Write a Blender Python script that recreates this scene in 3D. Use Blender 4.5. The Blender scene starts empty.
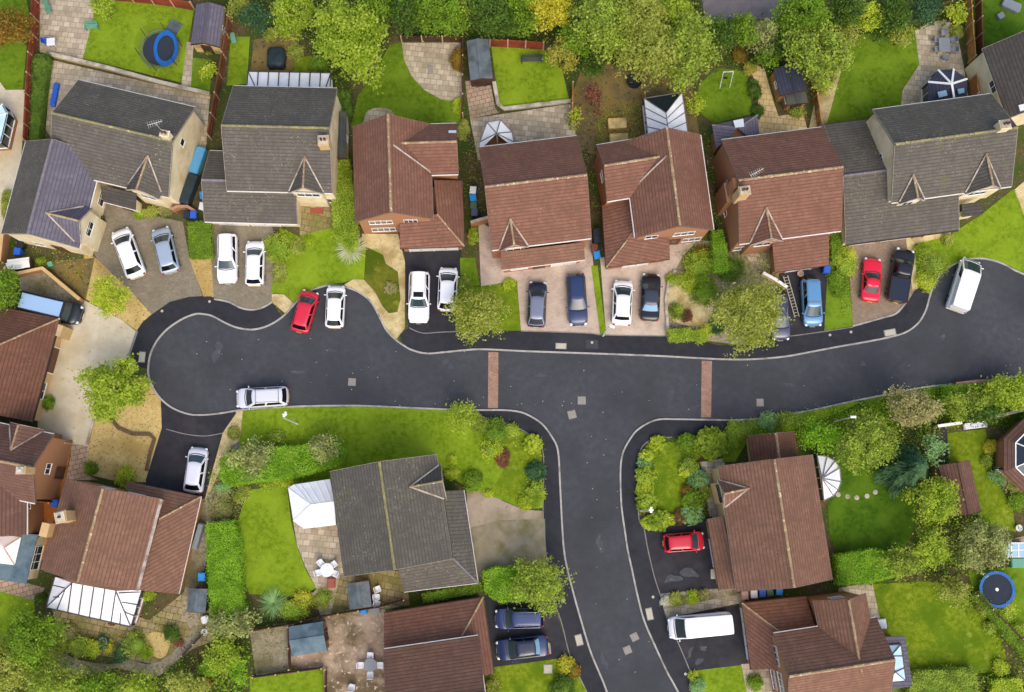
import bpy, bmesh, math, random
import numpy as np
from mathutils import Vector, Matrix
random.seed(11)
RNG = np.random.default_rng(11)
SC = bpy.context.scene
COL = SC.collection
PI = math.pi
# ---------------------------------------------------------------- camera
IW, IH, FPX, CAMH, NX, NY = 1024, 692, 1060.0, 101.0, 497.0, 505.0
_d = Vector((NX - IW/2, -(NY - IH/2), -FPX)).normalized()
RQ = _d.rotation_difference(Vector((0, 0, -1)))
RM = RQ.to_matrix()
CAM = Vector((0, 0, CAMH))
cd = bpy.data.cameras.new('camera'); co = bpy.data.objects.new('camera', cd); COL.objects.link(co)
co.location = CAM; co.rotation_mode = 'QUATERNION'; co.rotation_quaternion = RQ
cd.sensor_width = 36.0; cd.lens = FPX/IW*36.0; cd.clip_end = 3000; cd.clip_start = 1.0
SC.camera = co

def ray(px, py):
    return RM @ Vector((px - IW/2, -(py - IH/2), -FPX))
def G(px, py, z=0.0):
    r = ray(px, py)
    return CAM + r*((z - CAMH)/r.z)
def MPP(px, py, z=0.0):
    return (G(px+1, py, z) - G(px, py, z)).length
def on_plane(px, py, p0, n):
    r = ray(px, py); t = (p0 - CAM).dot(n)/r.dot(n)
    return CAM + r*t
def heading(px, py, dx, dy):
    v = G(px+dx, py+dy) - G(px-dx, py-dy)
    return math.atan2(v.y, v.x)

# ---------------------------------------------------------------- world, light
wd = bpy.data.worlds.new('World'); SC.world = wd; wd.use_nodes = True
nt = wd.node_tree; bg = nt.nodes['Background']
sky = nt.nodes.new('ShaderNodeTexSky'); sky.sky_type = 'NISHITA'; sky.sun_disc = False
SUN_EL, SUN_AZ = math.radians(52), math.radians(160)
sky.sun_elevation = SUN_EL; sky.sun_rotation = SUN_AZ; sky.air_density = 1.0; sky.dust_density = 4.0; sky.ozone_density = 0.6
nt.links.new(sky.outputs[0], bg.inputs[0]); bg.inputs[1].default_value = 0.15
sl = bpy.data.lights.new('sun', 'SUN'); so = bpy.data.objects.new('sun', sl); COL.objects.link(so)
sl.energy = 0.58; sl.angle = math.radians(55); sl.color = (1.0, 0.97, 0.92)
sdir = Vector((math.sin(SUN_AZ)*math.cos(SUN_EL), math.cos(SUN_AZ)*math.cos(SUN_EL), math.sin(SUN_EL)))
so.rotation_mode = 'QUATERNION'; so.rotation_quaternion = sdir.to_track_quat('Z', 'Y'); so.location = (0, 0, 90)
SC.view_settings.view_transform = 'Standard'; SC.view_settings.look = 'None'
SC.view_settings.exposure = EXPOSURE if 'EXPOSURE' in globals() else 0.70
SC.view_settings.gamma = 1; SC.view_settings.use_curve_mapping = False

# ---------------------------------------------------------------- materials
def srgb(r, g, b):
    f = lambda c: (c/255/12.92) if c/255 <= 0.04045 else ((c/255 + 0.055)/1.055)**2.4
    return (f(r), f(g), f(b), 1)
MATS = {}
def _new(name):
    m = bpy.data.materials.new(name); m.use_nodes = True; MATS[name] = m
    t = m.node_tree; return m, t, t.nodes['Principled BSDF']
def N(t, typ, **kw):
    n = t.nodes.new(typ)
    for k, v in kw.items(): setattr(n, k, v)
    return n
def L(t, a, b): t.links.new(a, b)
def noise(t, vec, scale, detail=4, rough=0.6):
    n = N(t, 'ShaderNodeTexNoise'); n.inputs['Scale'].default_value = scale
    n.inputs['Detail'].default_value = detail; n.inputs['Roughness'].default_value = rough
    L(t, vec, n.inputs['Vector']); return n.outputs['Fac']
def ramp(t, fac, p0, p1):
    n = N(t, 'ShaderNodeMapRange'); n.inputs['From Min'].default_value = p0; n.inputs['From Max'].default_value = p1
    L(t, fac, n.inputs['Value']); return n.outputs[0]
def mix(t, fac, a, b, mode='MIX'):
    n = N(t, 'ShaderNodeMix', data_type='RGBA', blend_type=mode)
    if hasattr(fac, 'links'): L(t, fac, n.inputs[0])
    else: n.inputs[0].default_value = fac
    for v, i in ((a, 6), (b, 7)):
        if hasattr(v, 'links'): L(t, v, n.inputs[i])
        else: n.inputs[i].default_value = v
    return n.outputs[2]
def mul(t, a, k):
    n = N(t, 'ShaderNodeMath', operation='MULTIPLY'); L(t, a, n.inputs[0]); n.inputs[1].default_value = k; return n.outputs[0]
def bump(t, b, h, strength, dist=0.05):
    n = N(t, 'ShaderNodeBump'); n.inputs['Strength'].default_value = strength; n.inputs['Distance'].default_value = dist
    L(t, h, n.inputs['Height']); L(t, n.outputs[0], b.inputs['Normal'])
def wpos(t, rot=0):
    g = N(t, 'ShaderNodeNewGeometry')
    if not rot: return g.outputs['Position']
    m = N(t, 'ShaderNodeMapping'); m.inputs['Rotation'].default_value = (0, 0, rot); L(t, g.outputs['Position'], m.inputs[0]); return m.outputs[0]
def opos(t): return N(t, 'ShaderNodeTexCoord').outputs['Object']
def uvpos(t): return N(t, 'ShaderNodeTexCoord').outputs['UV']

def mottled(name, c1, c2, s1=2.0, c3=None, s3=0.3, f3=(0.45, 0.65), speck=None, ss=9.0, fs=(0.62, 0.68), rough=0.9, bmp=0.3, metal=0.0, spec=0.3, coord='w'):
    """two tone noise, a broad third tone and small specks"""
    m, t, b = _new(name)
    v = wpos(t) if coord == 'w' else opos(t)
    n1 = noise(t, v, s1, 5, 0.65)
    c = mix(t, ramp(t, n1, 0.35, 0.65), c1, c2)
    if c3: c = mix(t, ramp(t, noise(t, v, s3, 3), *f3), c, c3)
    if speck: c = mix(t, ramp(t, noise(t, v, ss, 2), *fs), c, speck)
    L(t, c, b.inputs['Base Color']); b.inputs['Roughness'].default_value = rough
    b.inputs['Metallic'].default_value = metal; b.inputs['Specular IOR Level'].default_value = spec
    if bmp: bump(t, b, n1, bmp)
    return m
def plain(name, c, rough=0.5, metal=0.0, spec=0.5, coat=0.0, var=0.06):
    m, t, b = _new(name)
    if var:
        n = noise(t, opos(t), 3.0, 3)
        c2 = tuple(max(0, x*(1-var*3)) for x in c[:3]) + (1,)
        L(t, mix(t, ramp(t, n, 0.35, 0.75), c, c2), b.inputs['Base Color'])
    else: b.inputs['Base Color'].default_value = c
    b.inputs['Roughness'].default_value = rough; b.inputs['Metallic'].default_value = metal
    b.inputs['Specular IOR Level'].default_value = spec; b.inputs['Coat Weight'].default_value = coat
    b.inputs['Coat Roughness'].default_value = 0.05
    return m
def bricky(name, c1, c2, cm, bw, bh, ms=0.02, rot=0, uv=False, offset=0.5, stain=None, sf=(0.5, 0.7), s_scale=0.35, speck=None, fs=(0.63, 0.7), ss=5.0, rough=0.85, bstr=0.4, bias=0.0, wallmap=False):
    m, t, b = _new(name)
    v = uvpos(t) if uv else wpos(t, rot)
    br = N(t, 'ShaderNodeTexBrick'); br.offset = offset
    br.inputs['Scale'].default_value = 1.0; br.inputs['Brick Width'].default_value = bw; br.inputs['Row Height'].default_value = bh
    br.inputs['Mortar Size'].default_value = ms; br.inputs['Mortar Smooth'].default_value = 0.3; br.inputs['Bias'].default_value = bias
    br.inputs['Color1'].default_value = c1; br.inputs['Color2'].default_value = c2; br.inputs['Mortar'].default_value = cm
    L(t, v, br.inputs['Vector'])
    c = br.outputs['Color']; w = wpos(t)
    n1 = noise(t, w, 1.3, 5)
    c = mix(t, 0.35, c, mix(t, ramp(t, n1, 0.3, 0.7), (0.55, 0.55, 0.55, 1), (1.35, 1.35, 1.35, 1)), 'MULTIPLY')
    if stain: c = mix(t, mul(t, ramp(t, noise(t, w, s_scale, 5), *sf), 0.7), c, stain)
    if speck:
        k = N(t, 'ShaderNodeMath', operation='MULTIPLY'); L(t, ramp(t, noise(t, w, ss, 3, 0.7), *fs), k.inputs[0]); L(t, ramp(t, noise(t, w, 0.45, 4), 0.4, 0.62), k.inputs[1])
        c = mix(t, k.outputs[0], c, speck)
    L(t, c, b.inputs['Base Color']); b.inputs['Roughness'].default_value = rough; b.inputs['Specular IOR Level'].default_value = 0.25
    inv = N(t, 'ShaderNodeMath', operation='SUBTRACT'); inv.inputs[0].default_value = 1; L(t, br.outputs['Fac'], inv.inputs[1])
    bump(t, b, inv.outputs[0], bstr, 0.04)
    return m
def leafmat(name, c1, c2, c3, scale=0.9):
    m, t, b = _new(name); c1, c2, c3 = [(min(.8, c[0]*1.18), min(.8, c[1]*1.17), min(.8, c[2]*1.12), 1) for c in (c1, c2, c3)]
    g = N(t, 'ShaderNodeNewGeometry')
    c = mix(t, g.outputs['Random Per Island'], c1, c2)
    c = mix(t, ramp(t, noise(t, g.outputs['Position'], scale, 3), 0.42, 0.66), c, c3)
    L(t, c, b.inputs['Base Color']); b.inputs['Roughness'].default_value = 0.6; b.inputs['Specular IOR Level'].default_value = 0.25
    tr = N(t, 'ShaderNodeBsdfTranslucent'); L(t, c, tr.inputs['Color'])
    mx = N(t, 'ShaderNodeMixShader'); mx.inputs[0].default_value = 0.5
    L(t, b.outputs[0], mx.inputs[1]); L(t, tr.outputs[0], mx.inputs[2])
    L(t, mx.outputs[0], t.nodes['Material Output'].inputs['Surface'])
    return m

# ---------------------------------------------------------------- objects
OFF = {}
def tag(o, label, cat, group=None):
    o['label'] = label; o['category'] = cat
    if group: o['group'] = group
    return o
def empty(name, loc, label, cat, group=None):
    o = bpy.data.objects.new(name, None); COL.objects.link(o); o.location = loc; o.empty_display_size = 0.5
    OFF[o.name] = Vector(loc); return tag(o, label, cat, group)
class MB:
    def __init__(s): s.v = []; s.f = []; s.uv = []; s.mi = []; s.has_uv = False
    def face(s, pts, uv=None, mi=0):
        i = len(s.v); s.v += [tuple(p) for p in pts]; s.f.append(tuple(range(i, i+len(pts)))); s.mi.append(mi)
        if uv: s.has_uv = True
        s.uv.append(uv)
    def add(s, verts, faces, mi=0):
        i = len(s.v); s.v += [tuple(p) for p in verts]
        for f in faces: s.f.append(tuple(i+k for k in f)); s.mi.append(mi); s.uv.append(None)
    def prism(s, poly, z0, z1, mi=0):
        """poly: list of xy; ccw"""
        n = len(poly); P = [(p[0], p[1]) for p in poly]
        ar = sum(P[i][0]*P[(i+1) % n][1] - P[(i+1) % n][0]*P[i][1] for i in range(n))
        if ar < 0: P.reverse()
        s.add([(x, y, z0) for x, y in P] + [(x, y, z1) for x, y in P],
              [tuple(range(n-1, -1, -1)), tuple(range(n, 2*n))] + [(i, (i+1) % n, n+(i+1) % n, n+i) for i in range(n)], mi)
    def slab(s, pts, th, mi=0):
        """polygon in space thickened downwards, uv along first edge"""
        pts = [Vector(p) for p in pts]
        n = (pts[1]-pts[0]).cross(pts[2]-pts[0])
        if n.z < 0: pts = [pts[1], pts[0]] + pts[:1:-1]
        n = (pts[1]-pts[0]).cross(pts[2]-pts[1]).normalized()
        u = (pts[1]-pts[0]).normalized(); v = n.cross(u)
        uv = [((p-pts[0]).dot(u), (p-pts[0]).dot(v)) for p in pts]
        s.face(pts, uv, mi)
        lo = [p - Vector((0, 0, th)) for p in pts]
        s.face(lo[::-1], uv[::-1], mi); k = len(pts)
        for i in range(k):
            j = (i+1) % k; s.face([lo[i], lo[j], pts[j], pts[i]], [(0, 0)]*4, mi)
    def box(s, c, size, rz=0.0, mi=0, taper=1.0, M=None):
        x, y, z = size[0]/2, size[1]/2, size[2]/2; k = taper
        vs = [(-x*k, -y*k, -z), (x*k, -y*k, -z), (x*k, y*k, -z), (-x*k, y*k, -z), (-x, -y, z), (x, -y, z), (x, y, z), (-x, y, z)]
        R = M if M else Matrix.Rotation(rz, 3, 'Z'); c = Vector(c)
        s.add([c + R @ Vector(v) for v in vs], [(3, 2, 1, 0), (4, 5, 6, 7), (0, 1, 5, 4), (1, 2, 6, 5), (2, 3, 7, 6), (3, 0, 4, 7)], mi)
    def bar(s, a, b, w, h, mi=0):
        a, b = Vector(a), Vector(b); d = b-a
        if d.length < 1e-5: return
        x = d.normalized(); y = Vector((0, 0, 1)).cross(x)
        if y.length < 1e-3: y = Vector((1, 0, 0))
        y.normalize(); z = x.cross(y)
        s.box((a+b)/2, (d.length, w, h), M=Matrix((x, y, z)).transposed(), mi=mi)
    def tube(s, pts, rad, n=8, mi=0, caps=True):
        pts = [Vector(p) for p in pts]; k = len(pts)
        if not hasattr(rad, '__len__'): rad = [rad]*k
        rings = []
        for i, p in enumerate(pts):
            d = (pts[min(i+1, k-1)] - pts[max(i-1, 0)]).normalized()
            a = Vector((0, 0, 1)) if abs(d.z) < 0.9 else Vector((1, 0, 0))
            x = d.cross(a).normalized(); y = d.cross(x)
            rings.append([p + (x*math.cos(2*PI*j/n) + y*math.sin(2*PI*j/n))*rad[i] for j in range(n)])
        i0 = len(s.v); vs = [q for r in rings for q in r]; fs = []
        for i in range(k-1):
            for j in range(n): fs.append((i*n+j, i*n+(j+1) % n, (i+1)*n+(j+1) % n, (i+1)*n+j))
        if caps: fs += [tuple(range(n-1, -1, -1)), tuple(range((k-1)*n, k*n))]
        s.add(vs, fs, mi)
    def lathe(s, c, prof, n=20, mi=0, sx=1.0, sy=1.0, rz=0.0):
        """prof: (r,z) list"""
        c = Vector(c); cr, sr = math.cos(rz), math.sin(rz); vs = []
        for r, z in prof:
            for j in range(n):
                a = 2*PI*j/n; x, y = r*math.cos(a)*sx, r*math.sin(a)*sy
                vs.append((c.x + x*cr - y*sr, c.y + x*sr + y*cr, c.z+z))
        fs = []; k = len(prof)
        for i in range(k-1):
            for j in range(n): fs.append((i*n+j, i*n+(j+1) % n, (i+1)*n+(j+1) % n, (i+1)*n+j))
        if prof[0][0] > 1e-4: fs.append(tuple(range(n-1, -1, -1)))
        if prof[-1][0] > 1e-4: fs.append(tuple(range((k-1)*n, k*n)))
        s.add(vs, fs, mi)
    def ellipsoid(s, c, r, n=12, m=7, mi=0):
        c = Vector(c); vs = []; fs = []
        for i in range(m+1):
            th = PI*i/m
            for j in range(n):
                a = 2*PI*j/n; vs.append((c.x+r[0]*math.sin(th)*math.cos(a), c.y+r[1]*math.sin(th)*math.sin(a), c.z-r[2]*math.cos(th)))
        for i in range(m):
            for j in range(n): fs.append((i*n+j, i*n+(j+1) % n, (i+1)*n+(j+1) % n, (i+1)*n+j))
        s.add(vs, fs, mi)
    def build(s, name, mats, parent=None, smooth=False, base=None):
        """world-space verts -> one object (child of parent, or on its own at base)"""
        off = OFF[parent.name] if parent is not None else Vector(base if base is not None else (0, 0, 0))
        me = bpy.data.meshes.new(name)
        me.from_pydata([(x-off.x, y-off.y, z-off.z) for x, y, z in s.v], [], s.f)
        if not isinstance(mats, (list, tuple)): mats = [mats]
        for m in mats: me.materials.append(MATS[m] if isinstance(m, str) else m)
        if len(mats) > 1: me.polygons.foreach_set('material_index', s.mi)
        if s.has_uv:
            ul = me.uv_layers.new(name='UVMap'); flat = []
            for f, u in zip(s.f, s.uv): flat += [c for p in (u or [(0, 0)]*len(f)) for c in p]
            ul.data.foreach_set('uv', flat)
        if smooth: me.polygons.foreach_set('use_smooth', [True]*len(me.polygons))
        me.update()
        o = bpy.data.objects.new(name, me); COL.objects.link(o)
        if parent is not None: o.parent = parent
        else: o.location = off
        OFF[o.name] = off
        return o
def crom(pts, n=6, closed=False):
    P = [Vector((*p, 0)) if len(p) == 2 else Vector(p) for p in pts]; k = len(P); out = []
    rng = range(k if closed else k-1)
    for i in rng:
        p0 = P[(i-1) % k] if closed else P[max(i-1, 0)]; p1 = P[i]; p2 = P[(i+1) % k]; p3 = P[(i+2) % k] if closed else P[min(i+2, k-1)]
        for j in range(n):
            t = j/n
            out.append(0.5*((2*p1) + (-p0+p2)*t + (2*p0-5*p1+4*p2-p3)*t*t + (-p0+3*p1-3*p2+p3)*t**3))
    if not closed: out.append(P[-1])
    return [(p.x, p.y) for p in out]
def structure(o): o['kind'] = 'structure'; return o
def sheet(name, pts, mat, z, smooth=False, kind='structure', thick=0.0):
    """a ground polygon outlined on the plan; laid at height z"""
    if smooth: pts = crom(pts, 5, True)
    P = [G(x, y, 0) for x, y in pts]
    bm = bmesh.new(); vs = [bm.verts.new((p.x, p.y, z)) for p in P]
    f = bm.faces.new(vs); f.normal_update()
    if f.normal.z < 0: f.normal_flip()
    bmesh.ops.triangulate(bm, faces=[f], ngon_method='EAR_CLIP')
    me = bpy.data.meshes.new(name); bm.to_mesh(me); bm.free(); me.materials.append(MATS[mat])
    o = bpy.data.objects.new(name, me); COL.objects.link(o); OFF[o.name] = Vector((0, 0, 0))
    if kind: o['kind'] = kind
    return o
def strip_mesh(mb, pts, w, z0, z1):
    """a raised band following a world polyline"""
    P = [Vector((p.x, p.y, 0)) for p in pts]; k = len(P); Lf, Rt = [], []
    for i in range(k):
        d = (P[min(i+1, k-1)] - P[max(i-1, 0)]).normalized(); nrm = Vector((-d.y, d.x, 0))
        Lf.append(P[i]+nrm*w/2); Rt.append(P[i]-nrm*w/2)
    vs = []; fs = []
    for i in range(k):
        a, b = Lf[i], Rt[i]; vs += [(a.x, a.y, z0), (a.x, a.y, z1), (b.x, b.y, z1), (b.x, b.y, z0)]
    for i in range(k-1):
        o = i*4; q = o+4
        fs += [(o, o+1, q+1, q), (o+1, o+2, q+2, q+1), (o+2, o+3, q+3, q+2)]
    fs += [(0, 3, 2, 1), ((k-1)*4, (k-1)*4+1, (k-1)*4+2, (k-1)*4+3)]
    mb.add(vs, fs)
# ---------------------------------------------------------------- palette
mottled('asphalt', srgb(61, 62, 66), srgb(70, 72, 76), 1.6, c3=srgb(54, 55, 59), s3=0.16, f3=(0.4, 0.72), speck=srgb(104, 105, 110), ss=9, fs=(0.66, 0.78), rough=0.8, bmp=0.1)
mottled('footway', srgb(36, 37, 42), srgb(46, 46, 52), 1.5, c3=srgb(54, 54, 58), s3=0.2, f3=(0.5, 0.75), speck=srgb(80, 80, 84), ss=14, fs=(0.7, 0.78), rough=0.85, bmp=0.1)
mottled('drive_tar', srgb(38, 37, 42), srgb(48, 47, 52), 1.1, c3=srgb(64, 62, 64), s3=0.25, f3=(0.52, 0.74), rough=0.8, bmp=0.1)
mottled('far_road', srgb(112, 104, 104), srgb(126, 118, 116), 0.8, rough=0.9, bmp=0.1)
mottled('kerbstone', srgb(150, 147, 140), srgb(176, 172, 164), 2.5, c3=srgb(120, 116, 106), s3=0.8, f3=(0.5, 0.72), rough=0.9)
mottled('edging', srgb(118, 116, 112), srgb(140, 138, 132), 2.5, rough=0.9)
mottled('concrete', srgb(196, 184, 156), srgb(210, 199, 174), 0.9, c3=srgb(184, 168, 134), s3=0.3, f3=(0.45, 0.7), speck=srgb(140, 126, 98), ss=5, fs=(0.66, 0.75), rough=0.9, bmp=0.15)
mottled('old_concrete', srgb(152, 138, 118), srgb(168, 152, 132), 0.9, c3=srgb(124, 114, 84), s3=0.3, f3=(0.5, 0.7), speck=srgb(150, 112, 96), ss=1.6, fs=(0.62, 0.74), rough=0.9, bmp=0.2)
mottled('cream_path', srgb(190, 172, 120), srgb(208, 192, 146), 1.4, c3=srgb(160, 140, 92), s3=0.6, speck=srgb(140, 120, 80), ss=6, rough=0.95)
mottled('yellow_gravel', srgb(186, 160, 98), srgb(206, 182, 122), 3.0, c3=srgb(168, 142, 82), s3=0.3, speck=srgb(128, 102, 52), ss=6, fs=(0.58, 0.66), rough=0.95, bmp=0.4)
mottled('grey_gravel', srgb(132, 122, 100), srgb(164, 154, 128), 4, c3=srgb(110, 104, 72), s3=0.4, speck=srgb(90, 80, 60), ss=7, fs=(0.58, 0.66), rough=0.95, bmp=0.4)
mottled('old_patio', srgb(146, 126, 104), srgb(176, 156, 132), 0.7, c3=srgb(104, 90, 66), s3=0.4, f3=(0.45, 0.62), speck=srgb(196, 180, 156), ss=3, fs=(0.6, 0.7), rough=0.95, bmp=0.2)
mottled('worn_concrete', srgb(128, 118, 96), srgb(146, 136, 112), 0.7, c3=srgb(112, 106, 70), s3=0.5, f3=(0.45, 0.65), rough=0.95, bmp=0.15)
mottled('scuff', srgb(76, 78, 83), srgb(66, 68, 73), 4.0, c3=srgb(92, 93, 98), s3=2.5, f3=(0.55, 0.7), rough=0.85, bmp=0.1)
mottled('soil', srgb(72, 62, 38), srgb(94, 84, 54), 1.8, c3=srgb(60, 76, 24), s3=0.35, f3=(0.4, 0.6), speck=srgb(130, 116, 84), ss=5, fs=(0.62, 0.7), rough=1.0, bmp=0.5)
mottled('bare_earth', srgb(120, 100, 62), srgb(96, 88, 62), 1.4, c3=srgb(128, 108, 58), s3=0.4, f3=(0.4, 0.6), speck=srgb(60, 66, 36), ss=3.0, fs=(0.58, 0.68), rough=1.0, bmp=0.4)
def lawnmat(name, a, b, c, s=0.35, patch=srgb(140, 150, 50)):
    m, t, bs = _new(name); v = wpos(t)
    n1 = noise(t, v, 2.2, 6, 0.7); n2 = noise(t, v, s, 4, 0.55); n3 = noise(t, v, 11.0, 3, 0.7)
    k = mix(t, ramp(t, n1, 0.38, 0.62), a, b); k = mix(t, ramp(t, n2, 0.46, 0.62), k, c); k = mix(t, mul(t, ramp(t, noise(t, v, 0.7, 5, 0.7), 0.54, 0.7), 0.55), k, a)
    k = mix(t, mul(t, ramp(t, noise(t, v, 0.9, 3), 0.6, 0.75), 0.5), k, patch)
    k = mix(t, 0.4, k, mix(t, n3, (0.5, 0.5, 0.5, 1), (1.5, 1.5, 1.5, 1)), 'MULTIPLY')
    L(t, k, bs.inputs['Base Color']); bs.inputs['Roughness'].default_value = 0.95; bs.inputs['Specular IOR Level'].default_value = 0.1
    bump(t, bs, n3, 0.5, 0.05); return m
lawnmat('lawn_bright', srgb(96, 120, 20), srgb(124, 148, 34), srgb(130, 154, 36), patch=srgb(140, 156, 58))
lawnmat('lawn_mid', srgb(78, 105, 18), srgb(105, 130, 30), srgb(112, 138, 34), patch=srgb(124, 140, 50))
lawnmat('lawn_dark', srgb(54, 84, 16), srgb(74, 106, 22), srgb(88, 118, 28), patch=srgb(96, 122, 36))
lawnmat('lawn_olive', srgb(94, 114, 18), srgb(126, 142, 34), srgb(84, 110, 18), patch=srgb(158, 164, 74))
lawnmat('lawn_dry', srgb(88, 94, 24), srgb(112, 114, 38), srgb(72, 88, 18))
lawnmat('verge', srgb(70, 94, 18), srgb(96, 120, 28), srgb(58, 76, 20))
bricky('paving_pink', srgb(180, 160, 142), srgb(194, 175, 158), srgb(160, 140, 124), 0.24, 0.12, 0.012, rot=0.1, rough=0.9, bstr=0.15, stain=srgb(206, 190, 168), sf=(0.45, 0.7))
bricky('paving_grey', srgb(126, 116, 98), srgb(144, 134, 114), srgb(104, 96, 80), 0.24, 0.12, 0.012, rot=0.4, rough=0.9, bstr=0.15, stain=srgb(112, 104, 80), sf=(0.5, 0.7), speck=srgb(160, 150, 128))
bricky('paving_brown', srgb(134, 116, 98), srgb(152, 132, 112), srgb(112, 98, 82), 0.24, 0.12, 0.012, rot=-0.1, rough=0.9, bstr=0.15, stain=srgb(122, 110, 84))
bricky('brick_strip', srgb(150, 114, 96), srgb(172, 138, 116), srgb(120, 96, 82), 0.22, 0.11, 0.012, rough=0.9, bstr=0.2, stain=srgb(150, 128, 110))
bricky('flags', srgb(196, 182, 158), srgb(160, 146, 124), srgb(142, 128, 104), 0.62, 0.55, 0.03, rot=0.1, rough=0.9, bstr=0.25, stain=srgb(140, 132, 100), speck=srgb(206, 190, 160))
bricky('flags_pink', srgb(182, 150, 130), srgb(156, 140, 116), srgb(104, 92, 70), 0.6, 0.45, 0.03, rot=-0.25, rough=0.9, bstr=0.25, stain=srgb(120, 108, 76))
bricky('flags_mossy', srgb(168, 152, 112), srgb(140, 126, 92), srgb(96, 88, 52), 0.7, 0.6, 0.035, rot=0.2, rough=0.95, bstr=0.25, stain=srgb(104, 102, 44), sf=(0.42, 0.6), speck=srgb(192, 176, 138), fs=(0.6, 0.7))
bricky('flags_cream', srgb(214, 190, 140), srgb(196, 170, 118), srgb(150, 128, 86), 0.6, 0.6, 0.03, rot=0.1, rough=0.9, bstr=0.2, stain=srgb(170, 150, 96))
bricky('paving_orange', srgb(168, 98, 38), srgb(184, 114, 50), srgb(128, 76, 30), 0.22, 0.11, 0.012, rot=0.3, rough=0.9, bstr=0.15, stain=srgb(150, 92, 40))
def roofmat(name, a, sp=srgb(176, 160, 120), fs=(0.62, 0.72), ss=7.0, line=0.8, var=0.06, moss=None):
    """concrete tiles: fine courses parallel to the eaves, each tile a shade of its own, clustered lichen, streaks down the slope"""
    m, t, b = _new(name); v = uvpos(t); w = wpos(t); f = lambda k: srgb(*[min(255, x*k) for x in a])
    def brick(bw, ms, c1, c2, cm):
        br = N(t, 'ShaderNodeTexBrick'); br.offset = 0.5; br.inputs['Scale'].default_value = 1; br.inputs['Brick Width'].default_value = bw; br.inputs['Row Height'].default_value = 0.33
        br.inputs['Mortar Size'].default_value = ms; br.inputs['Mortar Smooth'].default_value = 0.6; br.inputs['Color1'].default_value = c1; br.inputs['Color2'].default_value = c2; br.inputs['Mortar'].default_value = cm
        L(t, v, br.inputs['Vector']); return br
    b1 = brick(0.3, 0.0, f(1-var), f(1+var), f(1)); b2 = brick(400.0, 0.06, (1, 1, 1, 1), (1, 1, 1, 1), (line**2.2,)*3 + (1,))
    c = mix(t, 1.0, b1.outputs['Color'], b2.outputs['Color'], 'MULTIPLY')
    n1 = noise(t, w, 0.55, 6, 0.65); c = mix(t, ramp(t, n1, 0.4, 0.75), c, f(0.84))
    mp = N(t, 'ShaderNodeMapping'); mp.inputs['Scale'].default_value = (2.2, 0.16, 1); L(t, v, mp.inputs[0])
    c = mix(t, mul(t, ramp(t, noise(t, mp.outputs[0], 1.0, 4), 0.5, 0.75), 0.45), c, f(0.78))
    n2 = noise(t, w, 14.0, 3, 0.7); c = mix(t, 0.3, c, mix(t, n2, (0.55, 0.55, 0.55, 1), (1.45, 1.45, 1.45, 1)), 'MULTIPLY')
    if moss: c = mix(t, mul(t, ramp(t, noise(t, w, 0.9, 5, 0.7), 0.58, 0.68), 0.6), c, moss)
    k = N(t, 'ShaderNodeMath', operation='MULTIPLY'); L(t, ramp(t, noise(t, w, ss, 3, 0.7), *fs), k.inputs[0]); L(t, ramp(t, noise(t, w, 0.4, 4), 0.42, 0.62), k.inputs[1])
    c = mix(t, mul(t, k.outputs[0], 0.8), c, sp)
    L(t, c, b.inputs['Base Color']); b.inputs['Roughness'].default_value = 0.9; b.inputs['Specular IOR Level'].default_value = 0.2
    inv = N(t, 'ShaderNodeMath', operation='SUBTRACT'); inv.inputs[0].default_value = 1; L(t, b2.outputs['Fac'], inv.inputs[1]); bump(t, b, inv.outputs[0], 0.5, 0.04); return m
roofmat('roof_red', (128, 91, 75)); roofmat('roof_plum', (116, 86, 74)); roofmat('roof_deep', (116, 80, 64)); roofmat('roof_brown', (131, 97, 79))
roofmat('roof_grey', (99, 94, 86), srgb(164, 158, 132), (0.58, 0.7), 6.0, moss=srgb(98, 98, 62)); roofmat('roof_dark', (80, 75, 71), srgb(128, 122, 106), (0.6, 0.72)); roofmat('roof_slate', (108, 103, 114), fs=(0.72, 0.82)); roofmat('roof_navy', (64, 68, 84), fs=(0.76, 0.86))
mottled('ridge_cream', srgb(160, 132, 104), srgb(136, 102, 82), 3.0, c3=srgb(172, 154, 112), s3=1.2, speck=srgb(206, 192, 150), ss=3.0, fs=(0.58, 0.66))
mottled('ridge_moss', srgb(140, 132, 96), srgb(110, 104, 84), 3.0, c3=srgb(148, 142, 84), s3=1.2, speck=srgb(190, 180, 130), ss=3.0, fs=(0.6, 0.68))
mottled('ridge_slate', srgb(110, 104, 112), srgb(130, 124, 130), 3.0)
mottled('lead', srgb(164, 152, 140), srgb(186, 176, 164), 3.0, c3=srgb(134, 114, 100), s3=1.0, rough=0.7)
mottled('verge_brown', srgb(112, 88, 76), srgb(134, 108, 94), 3.0)
mottled('verge_grey', srgb(136, 128, 112), srgb(158, 150, 134), 3.0)
mottled('felt', srgb(92, 102, 108), srgb(104, 114, 120), 1.5, c3=srgb(76, 84, 86), s3=0.8, rough=0.9)
mottled('felt_dark', srgb(58, 62, 66), srgb(70, 76, 78), 1.5, c3=srgb(80, 84, 72), s3=0.9, rough=0.9)
mottled('felt_blue', srgb(88, 108, 116), srgb(104, 124, 130), 1.5, c3=srgb(74, 92, 102), s3=0.8, rough=0.85)
mottled('render', srgb(222, 206, 168), srgb(232, 218, 184), 0.8, c3=srgb(206, 188, 146), s3=0.5, rough=0.9, bmp=0.1)
mottled('white_paint', srgb(228, 224, 214), srgb(240, 238, 230), 1.0, rough=0.55, bmp=0)
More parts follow.
